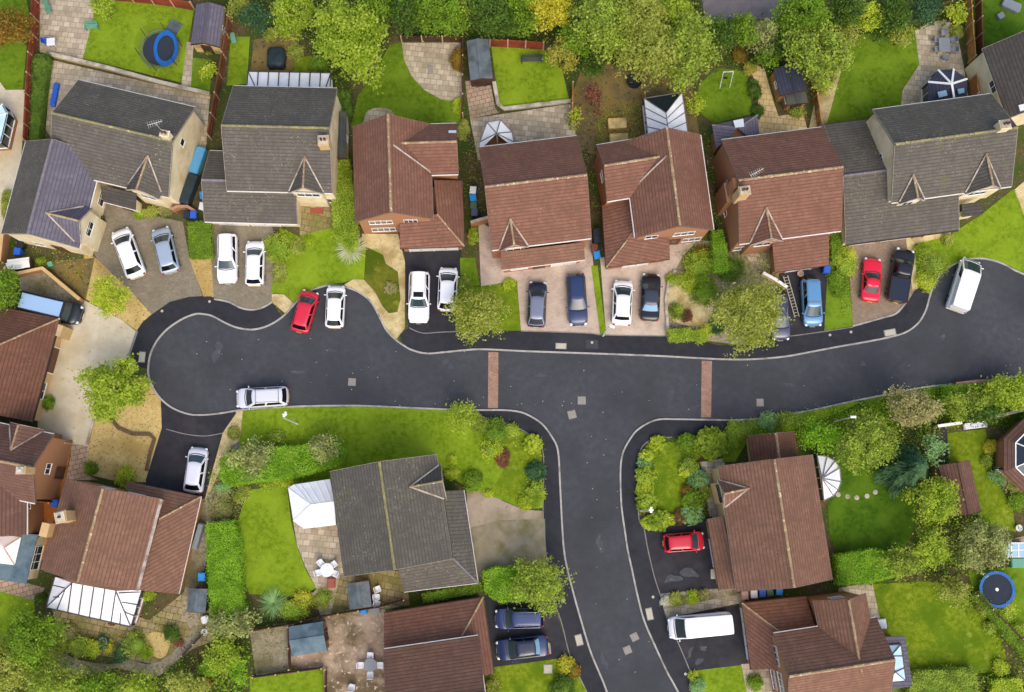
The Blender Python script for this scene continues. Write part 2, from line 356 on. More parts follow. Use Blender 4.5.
def brickwall(name, a, b, mo):
    m, t, bs = _new(name)
    g = N(t, 'ShaderNodeNewGeometry'); sep = N(t, 'ShaderNodeSeparateXYZ'); L(t, g.outputs['Position'], sep.inputs[0])
    ad = N(t, 'ShaderNodeMath', operation='ADD'); L(t, sep.outputs[0], ad.inputs[0]); L(t, sep.outputs[1], ad.inputs[1])
    cb = N(t, 'ShaderNodeCombineXYZ'); L(t, ad.outputs[0], cb.inputs[0]); L(t, sep.outputs[2], cb.inputs[1])
    br = N(t, 'ShaderNodeTexBrick'); br.inputs['Scale'].default_value = 1; br.inputs['Brick Width'].default_value = 0.22; br.inputs['Row Height'].default_value = 0.075
    br.inputs['Mortar Size'].default_value = 0.008; br.inputs['Color1'].default_value = a; br.inputs['Color2'].default_value = b; br.inputs['Mortar'].default_value = mo
    L(t, cb.outputs[0], br.inputs['Vector'])
    c = mix(t, ramp(t, noise(t, g.outputs['Position'], 0.8, 4), 0.4, 0.7), br.outputs[0], b)
    L(t, c, bs.inputs['Base Color']); bs.inputs['Roughness'].default_value = 0.9; bs.inputs['Specular IOR Level'].default_value = 0.2
brickwall('brick_orange', srgb(156, 106, 72), srgb(170, 120, 84), srgb(164, 136, 110))
brickwall('brick_red', srgb(158, 96, 66), srgb(174, 114, 82), srgb(160, 132, 110))
brickwall('brick_buff', srgb(190, 156, 104), srgb(204, 172, 122), srgb(176, 156, 122))
for _n, _c in (('fence_red', (134, 62, 40)), ('fence_brown', (110, 68, 44)), ('fence_dark', (74, 52, 40)), ('fence_tan', (168, 118, 62)), ('timber', (150, 112, 70)), ('timber_pale', (206, 178, 118))):
    mottled(_n, srgb(*_c), srgb(*[min(255, int(x*1.14)) for x in _c]), 2.0, c3=srgb(*[int(x*0.84) for x in _c]), s3=0.7, rough=0.9)
mottled('post_pale', srgb(176, 150, 120), srgb(190, 166, 138), 2.0)
m, t, b = _new('glass'); b.inputs['Base Color'].default_value = srgb(38, 46, 52); b.inputs['Roughness'].default_value = 0.06; b.inputs['Specular IOR Level'].default_value = 0.7
m, t, b = _new('car_glass'); b.inputs['Base Color'].default_value = srgb(46, 62, 66); b.inputs['Roughness'].default_value = 0.05; b.inputs['Specular IOR Level'].default_value = 0.8
m, t, b = _new('dark_glass'); b.inputs['Base Color'].default_value = srgb(14, 15, 20); b.inputs['Roughness'].default_value = 0.08; b.inputs['Specular IOR Level'].default_value = 0.5
m, t, b = _new('pale_glass'); b.inputs['Base Color'].default_value = srgb(120, 160, 184); b.inputs['Roughness'].default_value = 0.08; b.inputs['Specular IOR Level'].default_value = 0.7
mottled('poly_white', srgb(232, 233, 235), srgb(240, 240, 241), 0.7, c3=srgb(218, 222, 226), s3=0.5, rough=0.25, bmp=0, spec=0.5)
mottled('poly_blue', srgb(178, 208, 230), srgb(198, 222, 238), 0.7, rough=0.2, bmp=0, spec=0.5)
mottled('poly_cream', srgb(224, 216, 186), srgb(232, 228, 206), 0.7, rough=0.3, bmp=0, spec=0.5)
plain('bar_dark', srgb(66, 56, 52), 0.5); plain('bar_white', srgb(236, 236, 234), 0.4, var=0.02); plain('bar_grey', srgb(120, 116, 112), 0.5)
plain('gutter_brown', srgb(62, 42, 36), 0.5); plain('gutter_white', srgb(226, 220, 210), 0.45); plain('gutter_black', srgb(38, 36, 36), 0.45)
plain('door_brown', srgb(96, 58, 38), 0.5); plain('door_white', srgb(230, 226, 218), 0.45); plain('door_dark', srgb(58, 42, 34), 0.5)
plain('tyre', srgb(24, 24, 25), 0.85, spec=0.2); plain('rim', srgb(150, 152, 156), 0.35, metal=0.8); plain('trim_black', srgb(22, 22, 25), 0.5)
plain('lamp_clear', srgb(214, 220, 226), 0.1, spec=0.8, var=0); plain('lamp_red', srgb(176, 20, 24), 0.15, spec=0.7, var=0); plain('plate_white', srgb(232, 232, 226), 0.4, var=0); plain('plate_yellow', srgb(226, 190, 40), 0.4, var=0)
for _n, _c, _m in (('white', (238, 238, 240), 0), ('silver', (158, 172, 188), 0.15), ('pearl', (216, 216, 224), 0.1), ('red', (196, 16, 40), 0), ('bright_red', (214, 10, 48), 0), ('crimson', (206, 30, 56), 0), ('navy', (28, 36, 62), 0.15), ('grey_roof', (122, 126, 146), 0.2), ('blue', (27, 44, 84), 0.05), ('royal', (32, 50, 88), 0.05), ('denim', (46, 60, 104), 0.05), ('black', (20, 22, 26), 0.1), ('charcoal', (52, 60, 72), 0.2), ('sky', (88, 140, 182), 0.1), ('slate', (66, 66, 96), 0.1), ('ink', (24, 30, 46), 0.1), ('ice', (150, 180, 214), 0.0)):
    plain('paint_'+_n, srgb(*_c), 0.28, metal=_m, spec=0.5, coat=0.6, var=0)
for _n, _c in (('blue', (40, 92, 190)), ('sky', (88, 160, 206)), ('green', (66, 98, 74)), ('slate', (72, 78, 112)), ('black', (34, 34, 38)), ('brown', (110, 62, 44)), ('white', (228, 230, 234)), ('grey', (132, 138, 142)), ('teal', (100, 158, 132)), ('red', (150, 76, 58)), ('navy', (30, 40, 60)), ('pink', (196, 160, 148)), ('orange', (232, 140, 30)), ('padblue', (26, 98, 172)), ('cyan', (40, 140, 214)), ('yellow', (228, 200, 40))):
    plain('pl_'+_n, srgb(*_c), 0.5, spec=0.4, var=0.05)
plain('mat_black', srgb(52, 58, 68), 0.8, spec=0.1); plain('galv', srgb(150, 154, 158), 0.4, metal=0.7); plain('steel_white', srgb(216, 216, 210), 0.5)
m, t, b = _new('mesh_net'); b.inputs['Base Color'].default_value = srgb(20, 26, 22); b.inputs['Alpha'].default_value = 0.16; b.inputs['Roughness'].default_value = 0.9
mottled('bark', srgb(86, 70, 52), srgb(110, 92, 70), 4.0, rough=0.95, coord='o'); mottled('stone', srgb(176, 168, 150), srgb(200, 192, 172), 2.0, c3=srgb(140, 132, 112), s3=0.8)
mottled('stems', srgb(92, 118, 32), srgb(112, 136, 42), 4.0, rough=1.0)
mottled('manhole', srgb(134, 128, 120), srgb(150, 144, 136), 6.0, rough=0.8); mottled('manhole_pale', srgb(172, 166, 148), srgb(188, 182, 164), 6.0, rough=0.8)
mottled('cover_dark', srgb(32, 44, 50), srgb(44, 58, 64), 2.0, rough=0.5)
# foliage
for _n, _a, _b, _c in (('lime', (160, 182, 54), (192, 206, 86), (134, 160, 38)), ('acid', (184, 200, 54), (212, 220, 92), (160, 182, 40)), ('green', (122, 152, 44), (152, 188, 58), (100, 124, 36)), ('mid', (150, 168, 66), (186, 207, 85), (122, 137, 54)),
        ('dark', (90, 118, 44), (114, 147, 58), (73, 96, 36)), ('olive', (164, 172, 72), (194, 198, 110), (138, 150, 52)), ('gold', (172, 166, 62), (196, 188, 96), (146, 150, 50)), ('yellow', (208, 196, 52), (228, 218, 92), (184, 178, 48)), ('orange', (150, 112, 44), (178, 142, 62), (116, 110, 40)),
        ('red', (138, 84, 68), (166, 116, 92), (110, 86, 58)), ('blue', (66, 104, 66), (102, 138, 94), (54, 86, 54)), ('beige', (172, 164, 108), (198, 190, 142), (140, 142, 80)), ('grey', (160, 166, 104), (198, 205, 130), (131, 136, 85)), ('pale', (220, 216, 184), (240, 236, 214), (190, 190, 142)),
        ('hedge', (138, 180, 42), (164, 204, 66), (112, 156, 30)), ('mint', (140, 178, 112), (172, 204, 146), (114, 152, 90))):
    leafmat('lf_'+_n, srgb(*_a), srgb(*_b), srgb(*_c))
# ---------------------------------------------------------------- ground, road, pavements
ZG = 0.04
_zc = [0]
def Z(k): _zc[0] += 1; return ZG + 0.012*k + 0.0001*_zc[0]
KERB_N = [(1500, 420), (1250, 345), (1090, 297), (1024, 274), (1003, 263.5), (984, 258.5), (966, 259.5), (952, 265.5), (943, 272), (935, 282.6), (930, 296), (926, 310), (918.7, 322.6), (906.4, 332), (890, 337), (865, 342), (838.6, 346.6), (810, 352), (784.8, 356.5), (756, 359), (731.4, 359.4), (702.7, 358.3), (661.6, 356), (610, 354), (560, 352.3), (523, 351), (488, 349.3), (472, 349.5), (445, 352), (426.7, 353.4), (412, 350), (403, 345), (396, 340), (387, 331), (380.7, 319.5), (372.5, 304), (362, 294), (348, 287.7), (331.4, 285), (315, 288.7), (302.7, 295), (294.4, 304), (282, 317), (267.7, 325.7), (253, 329.4), (239, 328), (226.7, 323.6), (212.3, 316), (203, 314), (195, 314), (184, 318), (174.5, 323.6), (165, 331), (156, 342), (150, 355), (148, 369), (149, 378), (153, 388), (161, 399), (172.5, 408), (189, 414.2), (205, 414.8), (222, 413), (241, 410), (270, 407.7), (302.7, 406.2), (335, 405.6), (364, 405.7), (400, 407.3), (441, 409), (480, 410), (500, 410), (515, 411), (527, 414.4), (541.7, 423.6), (552, 437), (558, 451), (560, 482), (562, 523), (564, 550), (567.3, 568.5), (574.5, 597), (582.7, 626), (591, 652.7), (602, 679), (607, 692), (640, 780), (700, 950)]
KERB_SE = [(820, 950), (735, 800), (678, 691.7), (667.7, 673), (655.4, 646.5), (644, 620), (637, 593), (631.8, 568.5), (627.7, 550), (624.8, 530), (622.6, 515), (621, 498.5), (620.6, 467.7), (623.6, 451), (632.8, 435), (640, 428), (649, 422.6), (656, 420), (663.6, 419), (680, 419.2), (698.5, 419.5), (731.4, 420), (756, 419), (780, 415.5), (810, 410.5), (851, 401.5), (892, 393.4), (929, 386.5), (990.6, 380.5), (1060, 372), (1250, 365), (1500, 480)]
def wl(pts, z=0.0): return [G(x, y, z) for x, y in pts]
kn = crom(KERB_N, 4); ks = crom(KERB_SE, 4)
def ground_part(kpx, outer):
    P = [G(x, y, ZG) for x, y in kpx]
    bm = bmesh.new(); vs = [bm.verts.new((p.x, p.y, ZG)) for p in P] + [bm.verts.new((x, y, ZG)) for x, y in outer]
    f = bm.faces.new(vs); f.normal_update()
    if f.normal.z < 0: f.normal_flip()
    bmesh.ops.triangulate(bm, faces=[f], ngon_method='EAR_CLIP')
    me = bpy.data.meshes.new('ground'); bm.to_mesh(me); bm.free(); me.materials.append(MATS['soil'])
    o = bpy.data.objects.new('ground', me); COL.objects.link(o); structure(o)
B = 900
ground_part(kn, [(60, -B), (-B, -B), (-B, B), (B, B), (B, 20)])
ground_part(ks, [(B, 0), (B, -B), (90, -B)])
sheet('road', [(-200, 250), (1900, 250), (1900, 1200), (300, 1200), (300, 700), (-100, 700)], 'asphalt', 0.0)
def kerb(name, pts, w=0.16, z=ZG+0.07, mat='kerbstone', z0=-0.05):
    mb = MB(); strip_mesh(mb, [G(x, y, z) for x, y in pts], w, z0, z); return structure(mb.build(name, mat))
kerb('kerb', kn); kerb('kerb', ks)
# pavements
sheet('pavement', kn[kn.index(min(kn, key=lambda p: (p[0]-930)**2+(p[1]-296)**2)):kn.index(min(kn, key=lambda p: (p[0]-403)**2+(p[1]-345)**2))+1] +
      [(400, 335), (409, 327.7), (422.6, 333), (443, 332), (490, 330.5), (521, 331), (585, 333), (606, 335), (667.7, 336), (700, 341), (720, 346), (740, 345), (772, 338), (791, 336), (824, 331.5), (853, 327), (881.7, 318.5), (896, 314.4), (906.4, 304), (914, 291), (922, 286)], 'footway', Z(3))
i0 = kn.index(min(kn, key=lambda p: (p[0]-282)**2+(p[1]-317)**2)); i1 = kn.index(min(kn, key=lambda p: (p[0]-148)**2+(p[1]-369)**2))
sheet('pavement', kn[i0:i1+1] + [(136, 366), (128, 358.5), (137.5, 330), (143, 322), (152, 314.5), (170, 302), (189, 297), (210, 296.5), (228.7, 302), (241, 308), (253, 309.7), (263.6, 307), (272, 302)], 'footway', Z(3))
i0 = kn.index(min(kn, key=lambda p: (p[0]-161)**2+(p[1]-399)**2)); i1 = kn.index(min(kn, key=lambda p: (p[0]-237)**2+(p[1]-410.6)**2))
sheet('driveway', kn[i0:i1+1] + [(236, 414), (222.6, 433), (204, 503), (178, 500), (146, 490), (146, 480), (162, 428)], 'drive_tar', Z(3))
i0 = kn.index(min(kn, key=lambda p: (p[0]-480)**2+(p[1]-410)**2))
sheet('pavement', kn[i0:] + [(690, 950), (587, 692), (580.7, 679), (570, 652.7), (562, 624), (554, 601), (549, 575), (545.8, 550), (543, 511), (543.7, 482), (542, 447), (527, 433), (509, 424.5), (490, 422), (478, 412)], 'footway', Z(3))
i1 = ks.index(min(ks, key=lambda p: (p[0]-733)**2+(p[1]-420)**2))
sheet('pavement', ks[:i1+1] + [(727, 438), (700, 434), (672, 437), (653, 439), (641, 449), (638.5, 468), (638, 490), (639, 519), (644, 527), (648, 550), (654.4, 576.7), (661.6, 599), (666.7, 617.7), (678, 642.4), (690, 671), (697.5, 691.7), (760, 800), (850, 950)], 'footway', Z(3))
for e in ([(409, 327.7), (422.6, 333), (443, 332), (490, 330.5)], [(521, 331), (585, 333), (606, 335), (667.7, 336)], [(772, 338), (791, 336), (824, 331.5), (853, 327)],
          [(644, 527), (648, 550), (654.4, 576.7), (661.6, 599), (666.7, 617.7), (678, 642.4), (690, 671), (697.5, 691.7)], [(543, 511), (545.8, 550), (549, 575), (554, 601), (562, 624), (570, 656), (580.7, 679), (587, 692)],
          [(478, 412), (490, 422), (509, 424.5), (527, 433), (542, 447), (543.7, 482), (543, 511)], [(166, 429), (185, 434), (205, 436), (222.6, 433)], [(672, 437), (653, 439), (641, 449), (638.5, 468), (638, 490), (639, 519), (644, 527)]):
    kerb('edging', crom(e, 4), 0.08, ZG+0.072, 'edging', 0.05)
kerb('edging', crom([(214, 299), (228.7, 302), (241, 308), (253, 309.7), (263.6, 307), (272, 302)], 4), 0.16, ZG+0.072, 'kerbstone', 0.05)
kerb('edging', crom([(853, 326), (881.7, 318), (896, 313.6), (905, 304)], 4), 0.16, ZG+0.072, 'kerbstone', 0.05)
kerb('edging', [(137, 331), (128, 358)], 0.2, ZG+0.072, 'edging', 0.05)
# brick bands across the road
for q in ([(488.4, 352), (498.4, 352.3), (498, 408), (488, 408)], [(701.7, 360.8), (712, 361), (711, 417.3), (701, 417.3)]):
    sheet('brick_strip', q, 'brick_strip', 0.008)
for q in ([(586, 340), (598, 340), (598, 349), (586, 349)],): sheet('tarmac_patch', q, 'asphalt', Z(4))
for x, y, w_, h_, rot in [(217, 353, 5, 11, .5), (219, 344, 3, 5, .4), (446, 362, 4, 5, .3), (450, 366, 3, 3, 0), (671, 393, 2.5, 5, .2), (600, 545, 5, 8, -.2), (598, 540, 3, 6, .3), (943, 337, 3, 4, .5), (995, 330, 3, 5, .5), (863, 364, 3, 3, .2), (604, 660, 3, 12, -.4), (672, 578, 12, 5, -.1), (691, 573, 11, 6, .2), (690, 652, 2.5, 7, .4), (699, 661, 3, 5, .9), (703, 648, 4, 3, .2), (330, 350, 7, 2, .1), (540, 375, 9, 2, 0), (790, 385, 8, 2, .1), (300, 372, 10, 2, .05)]:
    q = [(x+(w_*math.cos(a)*math.cos(rot)-h_*math.sin(a)*math.sin(rot))*k, y+(w_*math.cos(a)*math.sin(rot)+h_*math.sin(a)*math.cos(rot))*k) for a, k in [(i*2*PI/11, random.uniform(.45, 1.1)) for i in range(11)]]
    sheet('tarmac_scuff', q, 'scuff', Z(4) if x > 660 and y > 560 else 0.004+random.random()*.002, True)
for q in ([(-700, -45), (680, -45), (680, -900), (-700, -900)], [(810, -45), (1900, -45), (1900, -900), (810, -900)], [(-60, -40), (-700, -40), (-900, 1500), (-60, 1500)], [(-55, 760), (590, 760), (640, 1500), (-55, 1500)], [(860, 790), (1900, 700), (1900, 1500), (960, 1500)], [(1120, -40), (1900, -40), (1900, 230), (1120, 250)]):
    sheet('field', q, 'verge', Z(1))
# far lane
sheet('lane', [(694, -60), (800, -60), (796, 8), (780, 18), (705, 22)], 'far_road', Z(1))
# driveways
sheet('driveway', [(100, 200), (140, 213), (183, 222), (190, 260), (203, 296), (189, 297), (170, 302), (152, 315), (140, 300), (98, 260), (92, 250)], 'paving_grey', Z(2))
sheet('driveway', [(209, 225), (272, 226), (277, 245), (272, 302), (263, 307.5), (253, 309.8), (241, 308), (229, 302), (214, 299)], 'paving_grey', Z(2))
sheet('gravel_bed', [(188, 256), (215, 256), (214.5, 299), (204, 297)], 'yellow_gravel', Z(1))
sheet('driveway', [(404, 238), (462, 238), (459, 331), (443, 332), (422, 333), (408, 328)], 'drive_tar', Z(2))
sheet('driveway', [(478, 220), (490, 228), (591, 228), (593, 262), (601, 334), (521, 331), (517, 280.5), (481, 286.5), (480, 262)], 'paving_pink', Z(2))
sheet('driveway', [(600, 258), (670, 245), (697, 236), (706, 228), (700, 238), (684, 255), (674, 271.7), (668, 282), (665, 301), (667, 336), (606, 335)], 'paving_pink', Z(2))
sheet('driveway', [(778, 258), (830, 258), (824, 331.5), (791, 336), (784, 320), (780, 290)], 'drive_tar', Z(2))
sheet('driveway', [(846, 238), (910, 228), (920, 286), (906, 304), (896, 314), (881.7, 318.5), (853, 326.5)], 'paving_brown', Z(2))
sheet('driveway', [(62, 325), (84, 300), (121, 319.5), (136, 331), (127, 359), (110, 372), (97, 416), (88, 446), (50, 440), (38, 430), (38, 402)], 'concrete', Z(2))
sheet('driveway', [(466, 478), (502.7, 501), (523, 509.5), (542.5, 511), (545.5, 550), (546, 565), (527, 568), (470, 585)], 'old_concrete', Z(2))
sheet('driveway', [(469, 528), (500, 520), (545, 519), (545.5, 550), (546, 565), (527, 568), (470, 585)], 'worn_concrete', Z(3))
sheet('driveway', [(484, 590), (540, 590), (552, 598), (570, 656), (494, 668)], 'drive_tar', Z(2))
sheet('driveway', [(645, 530), (712, 516), (722, 588), (658, 594)], 'drive_tar', Z(2))
sheet('driveway', [(667, 618), (738, 605), (750, 664), (690, 671)], 'drive_tar', Z(2))
# gardens, west side
sheet('gravel_bed', [(84, 250), (98.5, 260), (131, 291), (152, 314.5), (137.5, 331), (121, 319.5), (84, 298)], 'yellow_gravel', Z(1))
sheet('gravel_bed', [(88, 446), (97, 416), (112, 380), (148, 378), (162, 401), (162, 428), (146, 482), (120, 482), (86, 474)], 'yellow_gravel', Z(1))
sheet('path', [(72, 440), (88, 446), (86, 474), (98, 480), (66, 480), (71, 455)], 'flags_pink', Z(1))
sheet('path', [(30, 440), (73, 440), (66, 478), (44, 560), (22, 560), (26, 530)], 'paving_orange', Z(2))
sheet('yard', [(38, 262), (95, 258), (86, 300), (50, 268), (20, 274)], 'bare_earth', Z(1))
sheet('gravel_bed', [(20, 276), (48, 271), (85, 302), (70, 322), (20, 315)], 'grey_gravel', Z(2))
sheet('patio', [(0, 575), (45, 588), (38, 602), (0, 592)], 'flags_pink', Z(1))
sheet('lawn', [(-30, 585), (0, 591), (36, 601), (33, 625), (20, 635), (-30, 640)], 'lawn_bright', Z(2))
sheet('garden_floor', [(50, 600), (150, 620), (205, 575), (215, 640), (190, 650), (160, 665), (100, 655), (60, 640)], 'flags_mossy', Z(1))
sheet('path', [(46, 655), (58, 651), (80, 660), (110, 664), (130, 660), (150, 664), (170, 655), (186, 638), (204, 636), (196, 646), (178, 660), (158, 676), (140, 674), (118, 668), (96, 673), (80, 676), (58, 668)], 'grey_gravel', Z(2), True)
sheet('gravel_bed', [(146, 636), (158, 632), (170, 640), (166, 655), (158, 658), (150, 650)], 'yellow_gravel', Z(3), True)
sheet('garden_floor', [(196, 500), (240, 415), (237, 412), (243, 440), (222, 490), (206, 560), (196, 640), (182, 612)], 'grey_gravel', Z(1))
sheet('gravel_bed', [(223, 433), (237, 411), (243.5, 411), (243, 438), (232, 446), (210, 492), (204, 502)], 'cream_path', Z(2))
# gardens, top row
sheet('lawn', [(-40, -20), (22, -20), (30, 15), (23, 90), (6, 90), (0, 82), (-40, 82)], 'lawn_mid', Z(2))
sheet('patio', [(-40, 82), (0, 82), (6, 90), (26, 90), (22, 150), (10, 240), (-40, 240)], 'concrete', Z(1))
sheet('patio', [(40, -20), (96, -20), (93.4, 18.5), (83, 60), (52, 55), (40, 52)], 'flags', Z(1))
sheet('patio', [(51, 60), (210, 97), (206, 150), (190, 210), (150, 200), (60, 150), (46, 130)], 'flags', Z(1))
sheet('lawn', [(93.4, 18.5), (97, -2), (122, -2), (194, 11), (182, 83), (83, 59)], 'lawn_bright', Z(2))
sheet('path', [(187, 42), (194, 43), (191, 88), (181.5, 86)], 'flags', Z(2))
sheet('lawn', [(193, 58), (212, 60), (210, 94), (191, 89)], 'lawn_mid', Z(2))
sheet('lawn', [(231, 37), (250, 37), (247, 84), (227, 86)], 'lawn_bright', Z(2))
sheet('lawn', [(295, 58), (312, 56), (312, 74), (294, 73)], 'lawn_olive', Z(2))
sheet('yard', [(254, 40), (300, 30), (296, 74), (250, 76)], 'bare_earth', Z(1))
sheet('lawn', [(358, 96), (372, 76), (390, 45), (403, 42), (462, 90), (461, 124), (351, 128)], 'lawn_mid', Z(2))
sheet('patio', [(402, 43), (461, 43), (462, 99), (450, 101), (441, 99.5), (424, 90), (412, 77), (404, 60)], 'flags', Z(3))
sheet('patio', [(365, 116), (370, 110), (379, 108), (390, 110), (395, 118), (392, 130), (366, 130)], 'flags', Z(3), True)
sheet('lawn', [(491, 46), (543, 49), (560, 62), (569, 99), (501, 108), (496, 82)], 'lawn_bright', Z(2))
sheet('path', [(465, 81), (490, 80), (495, 108), (499, 113), (470, 119)], 'flags_pink', Z(1))
sheet('patio', [(470, 119), (571, 104), (578, 150), (478, 160)], 'flags', Z(1))
sheet('yard', [(570, 100), (585, 60), (690, 70), (700, 140), (595, 155), (578, 150)], 'bare_earth', Z(1))
sheet('lawn', [(699, 84), (718, 68), (746, 72), (750, 90), (752, 114), (714, 124), (696, 110)], 'lawn_mid', Z(2))
sheet('path', [(746, 62), (764, 68), (774, 104), (779, 118), (760, 122), (756, 84)], 'flags_cream', Z(2))
sheet('patio', [(757, 120), (803, 112), (812, 150), (760, 150)], 'flags_cream', Z(1))
sheet('path', [(845, 34), (851, 36), (825, 132), (808, 132), (816, 95)], 'cream_path', Z(2))
sheet('lawn', [(850, 36), (915, 28), (921, 64), (904, 90), (904, 108), (864, 130), (824, 134)], 'lawn_mid', Z(2))
sheet('patio', [(914.6, 31), (929, 22.6), (948, 20), (958, 39), (964, 70), (970, 112), (900, 112), (902.5, 90), (919, 65)], 'flags', Z(3))
sheet('lawn', [(966, -20), (1060, -20), (1060, 60), (985, 60), (976, 55)], 'lawn_dark', Z(2))
sheet('path', [(978, 58), (990, 58), (1012, 130), (984, 130)], 'cream_path', Z(2))
# front gardens, north side
sheet('path', [(362, 234), (398, 234), (405, 262), (405, 328), (396, 340), (388, 331), (381, 319), (373, 304), (362, 294), (344, 285), (362, 274)], 'cream_path', Z(2))
sheet('lawn', [(280, 228), (298, 236), (332, 228), (352, 250), (364, 247), (381, 252), (386, 264), (398, 272), (400.5, 300), (397.5, 312), (389, 313.5), (383, 307), (375, 292), (364, 280), (353, 279.5), (343, 283), (331, 284.5), (315, 287.5), (302, 294), (294, 303), (284, 294), (271, 293), (276, 262)], 'lawn_bright', Z(3))
sheet('lawn', [(366, 247), (383, 255), (386, 264), (398, 272), (400.5, 300), (397.5, 312), (389, 313.5), (383, 307), (375, 292), (364, 280)], 'lawn_dry', Z(4))
sheet('patio', [(272, 294), (284, 294.5), (294, 303.5), (286, 314), (272, 302.5)], 'cream_path', Z(4))
sheet('patio', [(298, 200), (332, 200), (332, 234), (300, 236)], 'flags_mossy', Z(1))
sheet('lawn', [(188, 222), (211, 222), (212, 258), (189, 258)], 'lawn_mid', Z(2))
sheet('lawn', [(460, 258), (475, 258), (480, 285), (461, 290)], 'lawn_mid', Z(2))
sheet('lawn', [(455, 290), (517, 281), (521, 331), (490, 330.5), (456, 331)], 'lawn_olive', Z(2))
sheet('lawn', [(591, 266), (597.5, 266), (606, 335), (600, 334)], 'lawn_bright', Z(3))
sheet('gravel_bed', [(676, 256), (700, 240), (740, 246), (778, 262), (780, 330), (740, 345), (700, 340), (668, 336), (666, 301), (669, 282)], 'grey_gravel', Z(1))
sheet('gravel_bed', [(668, 290), (690, 286), (712, 300), (708, 324), (690, 326), (670, 318)], 'cream_path', Z(2), True)
sheet('patio', [(736, 238), (775, 240), (774, 270), (750, 262)], 'flags', Z(2))
sheet('lawn', [(828, 262), (847, 262), (853, 326), (824, 331)], 'lawn_mid', Z(2))
sheet('lawn', [(914, 242), (948, 236), (982, 214), (1012, 190), (1080, 170), (1080, 290), (1019, 271), (1003, 262.5), (984, 257.5), (966, 258.5), (952, 264.5), (943, 271), (934, 282), (929, 295), (918, 290), (914, 270)], 'lawn_bright', Z(2))
sheet('patio', [(905, 234), (952, 224), (950, 236), (914, 244), (917, 288), (912, 290)], 'cream_path', Z(3))
sheet('path', [(1014, 190), (1060, 150), (1060, 210), (1024, 216)], 'cream_path', Z(3))
# south side
sheet('lawn', [(243, 411), (270, 408.6), (302, 407), (364, 406.5), (405, 408), (441, 410), (478, 412.5), (490, 422.5), (509, 425), (527, 434), (541, 447), (543, 508), (523, 509), (502, 500), (470, 489), (440, 470), (380, 480), (320, 490), (240, 480), (240, 440)], 'lawn_bright', Z(2))
sheet('lawn', [(505, 436), (520, 432), (539, 447), (541, 480), (530, 500), (510, 497), (494, 488), (503, 470)], 'lawn_olive', Z(3), True)
sheet('lawn', [(238, 520), (248, 490), (287, 485), (291, 520), (297, 546), (306, 570), (316, 588), (300, 597), (250, 594), (240, 575)], 'lawn_bright', Z(2))
sheet('patio', [(288, 486), (340, 476), (350, 580), (345, 620), (320, 615), (316, 588), (306, 568), (297, 545)], 'flags', Z(1))
sheet('patio', [(340, 575), (405, 570), (410, 605), (330, 618)], 'flags_mossy', Z(2))
sheet('garden_floor', [(250, 632), (288, 625), (291, 669), (256, 676)], 'grey_gravel', Z(2))
sheet('lawn', [(250, 677), (290, 670), (323, 667), (325, 720), (250, 720)], 'lawn_bright', Z(3))
sheet('patio', [(288, 625), (385, 605), (390, 740), (325, 740), (323, 667), (291, 669)], 'old_patio', Z(1))
sheet('lawn', [(494, 667), (570, 657), (581, 679), (600, 720), (484, 720), (484, 690)], 'lawn_olive', Z(2))
sheet('lawn', [(646, 446), (672, 442), (705, 447), (690, 470), (685, 490), (682, 512), (668, 519), (652, 512), (648, 480)], 'lawn_olive', Z(3), True)
sheet('verge', [(734, 421), (756, 419.8), (780, 416.3), (810, 411.3), (851, 402.3), (892, 394.2), (929, 387.3), (945, 386), (940, 420), (860, 440), (800, 446), (740, 446), (724, 440)], 'verge', Z(2))
sheet('lawn', [(724, 440), (734, 421.5), (756, 420), (780, 416.6), (810, 411.6), (851, 402.6), (860, 402), (840, 412), (790, 430), (750, 436), (735, 462), (722, 462)], 'lawn_bright', Z(3))
sheet('path', [(700, 462), (724, 458), (738, 600), (724, 600)], 'flags', Z(1))
sheet('gravel_bed', [(659, 594), (706, 588), (744, 590), (744, 598), (664, 612)], 'grey_gravel', Z(1))
sheet('path', [(664, 609), (744, 593), (745, 602), (667, 618)], 'flags', Z(2))
sheet('lawn', [(690, 671), (742, 665), (748, 692), (760, 740), (705, 740)], 'lawn_bright', Z(2))
sheet('path', [(741, 664), (770, 662), (775, 720), (752, 720)], 'flags', Z(3))
sheet('lawn', [(826, 470), (850, 440), (920, 450), (918, 500), (912, 535), (900, 555), (838, 555), (829, 533)], 'lawn_dark', Z(2))
sheet('lawn', [(868, 584), (936, 581), (962, 596), (985, 616), (1000, 638), (1006, 658), (996, 672), (936, 676), (908, 692), (868, 692)], 'lawn_olive', Z(2))
sheet('path', [(838, 588), (872, 582), (884, 640), (872, 644), (864, 598), (838, 600)], 'flags', Z(3))
sheet('lawn', [(968, 572), (1060, 560), (1060, 660), (1012, 645), (975, 606)], 'lawn_mid', Z(2))
sheet('lawn', [(947, 433), (985, 429), (993, 476), (1012, 507), (1016, 532), (980, 525), (965, 470), (948, 466)], 'lawn_olive', Z(2))
sheet('path', [(928, 428), (946, 426), (949, 466), (934, 470)], 'drive_tar', Z(2))
sheet('verge', [(945, 386), (990, 381.5), (1080, 373), (1080, 440), (990, 425), (945, 428)], 'verge', Z(1))
sheet('patio', [(1002, 540), (1060, 530), (1060, 560), (1000, 560)], 'flags_pink', Z(3))
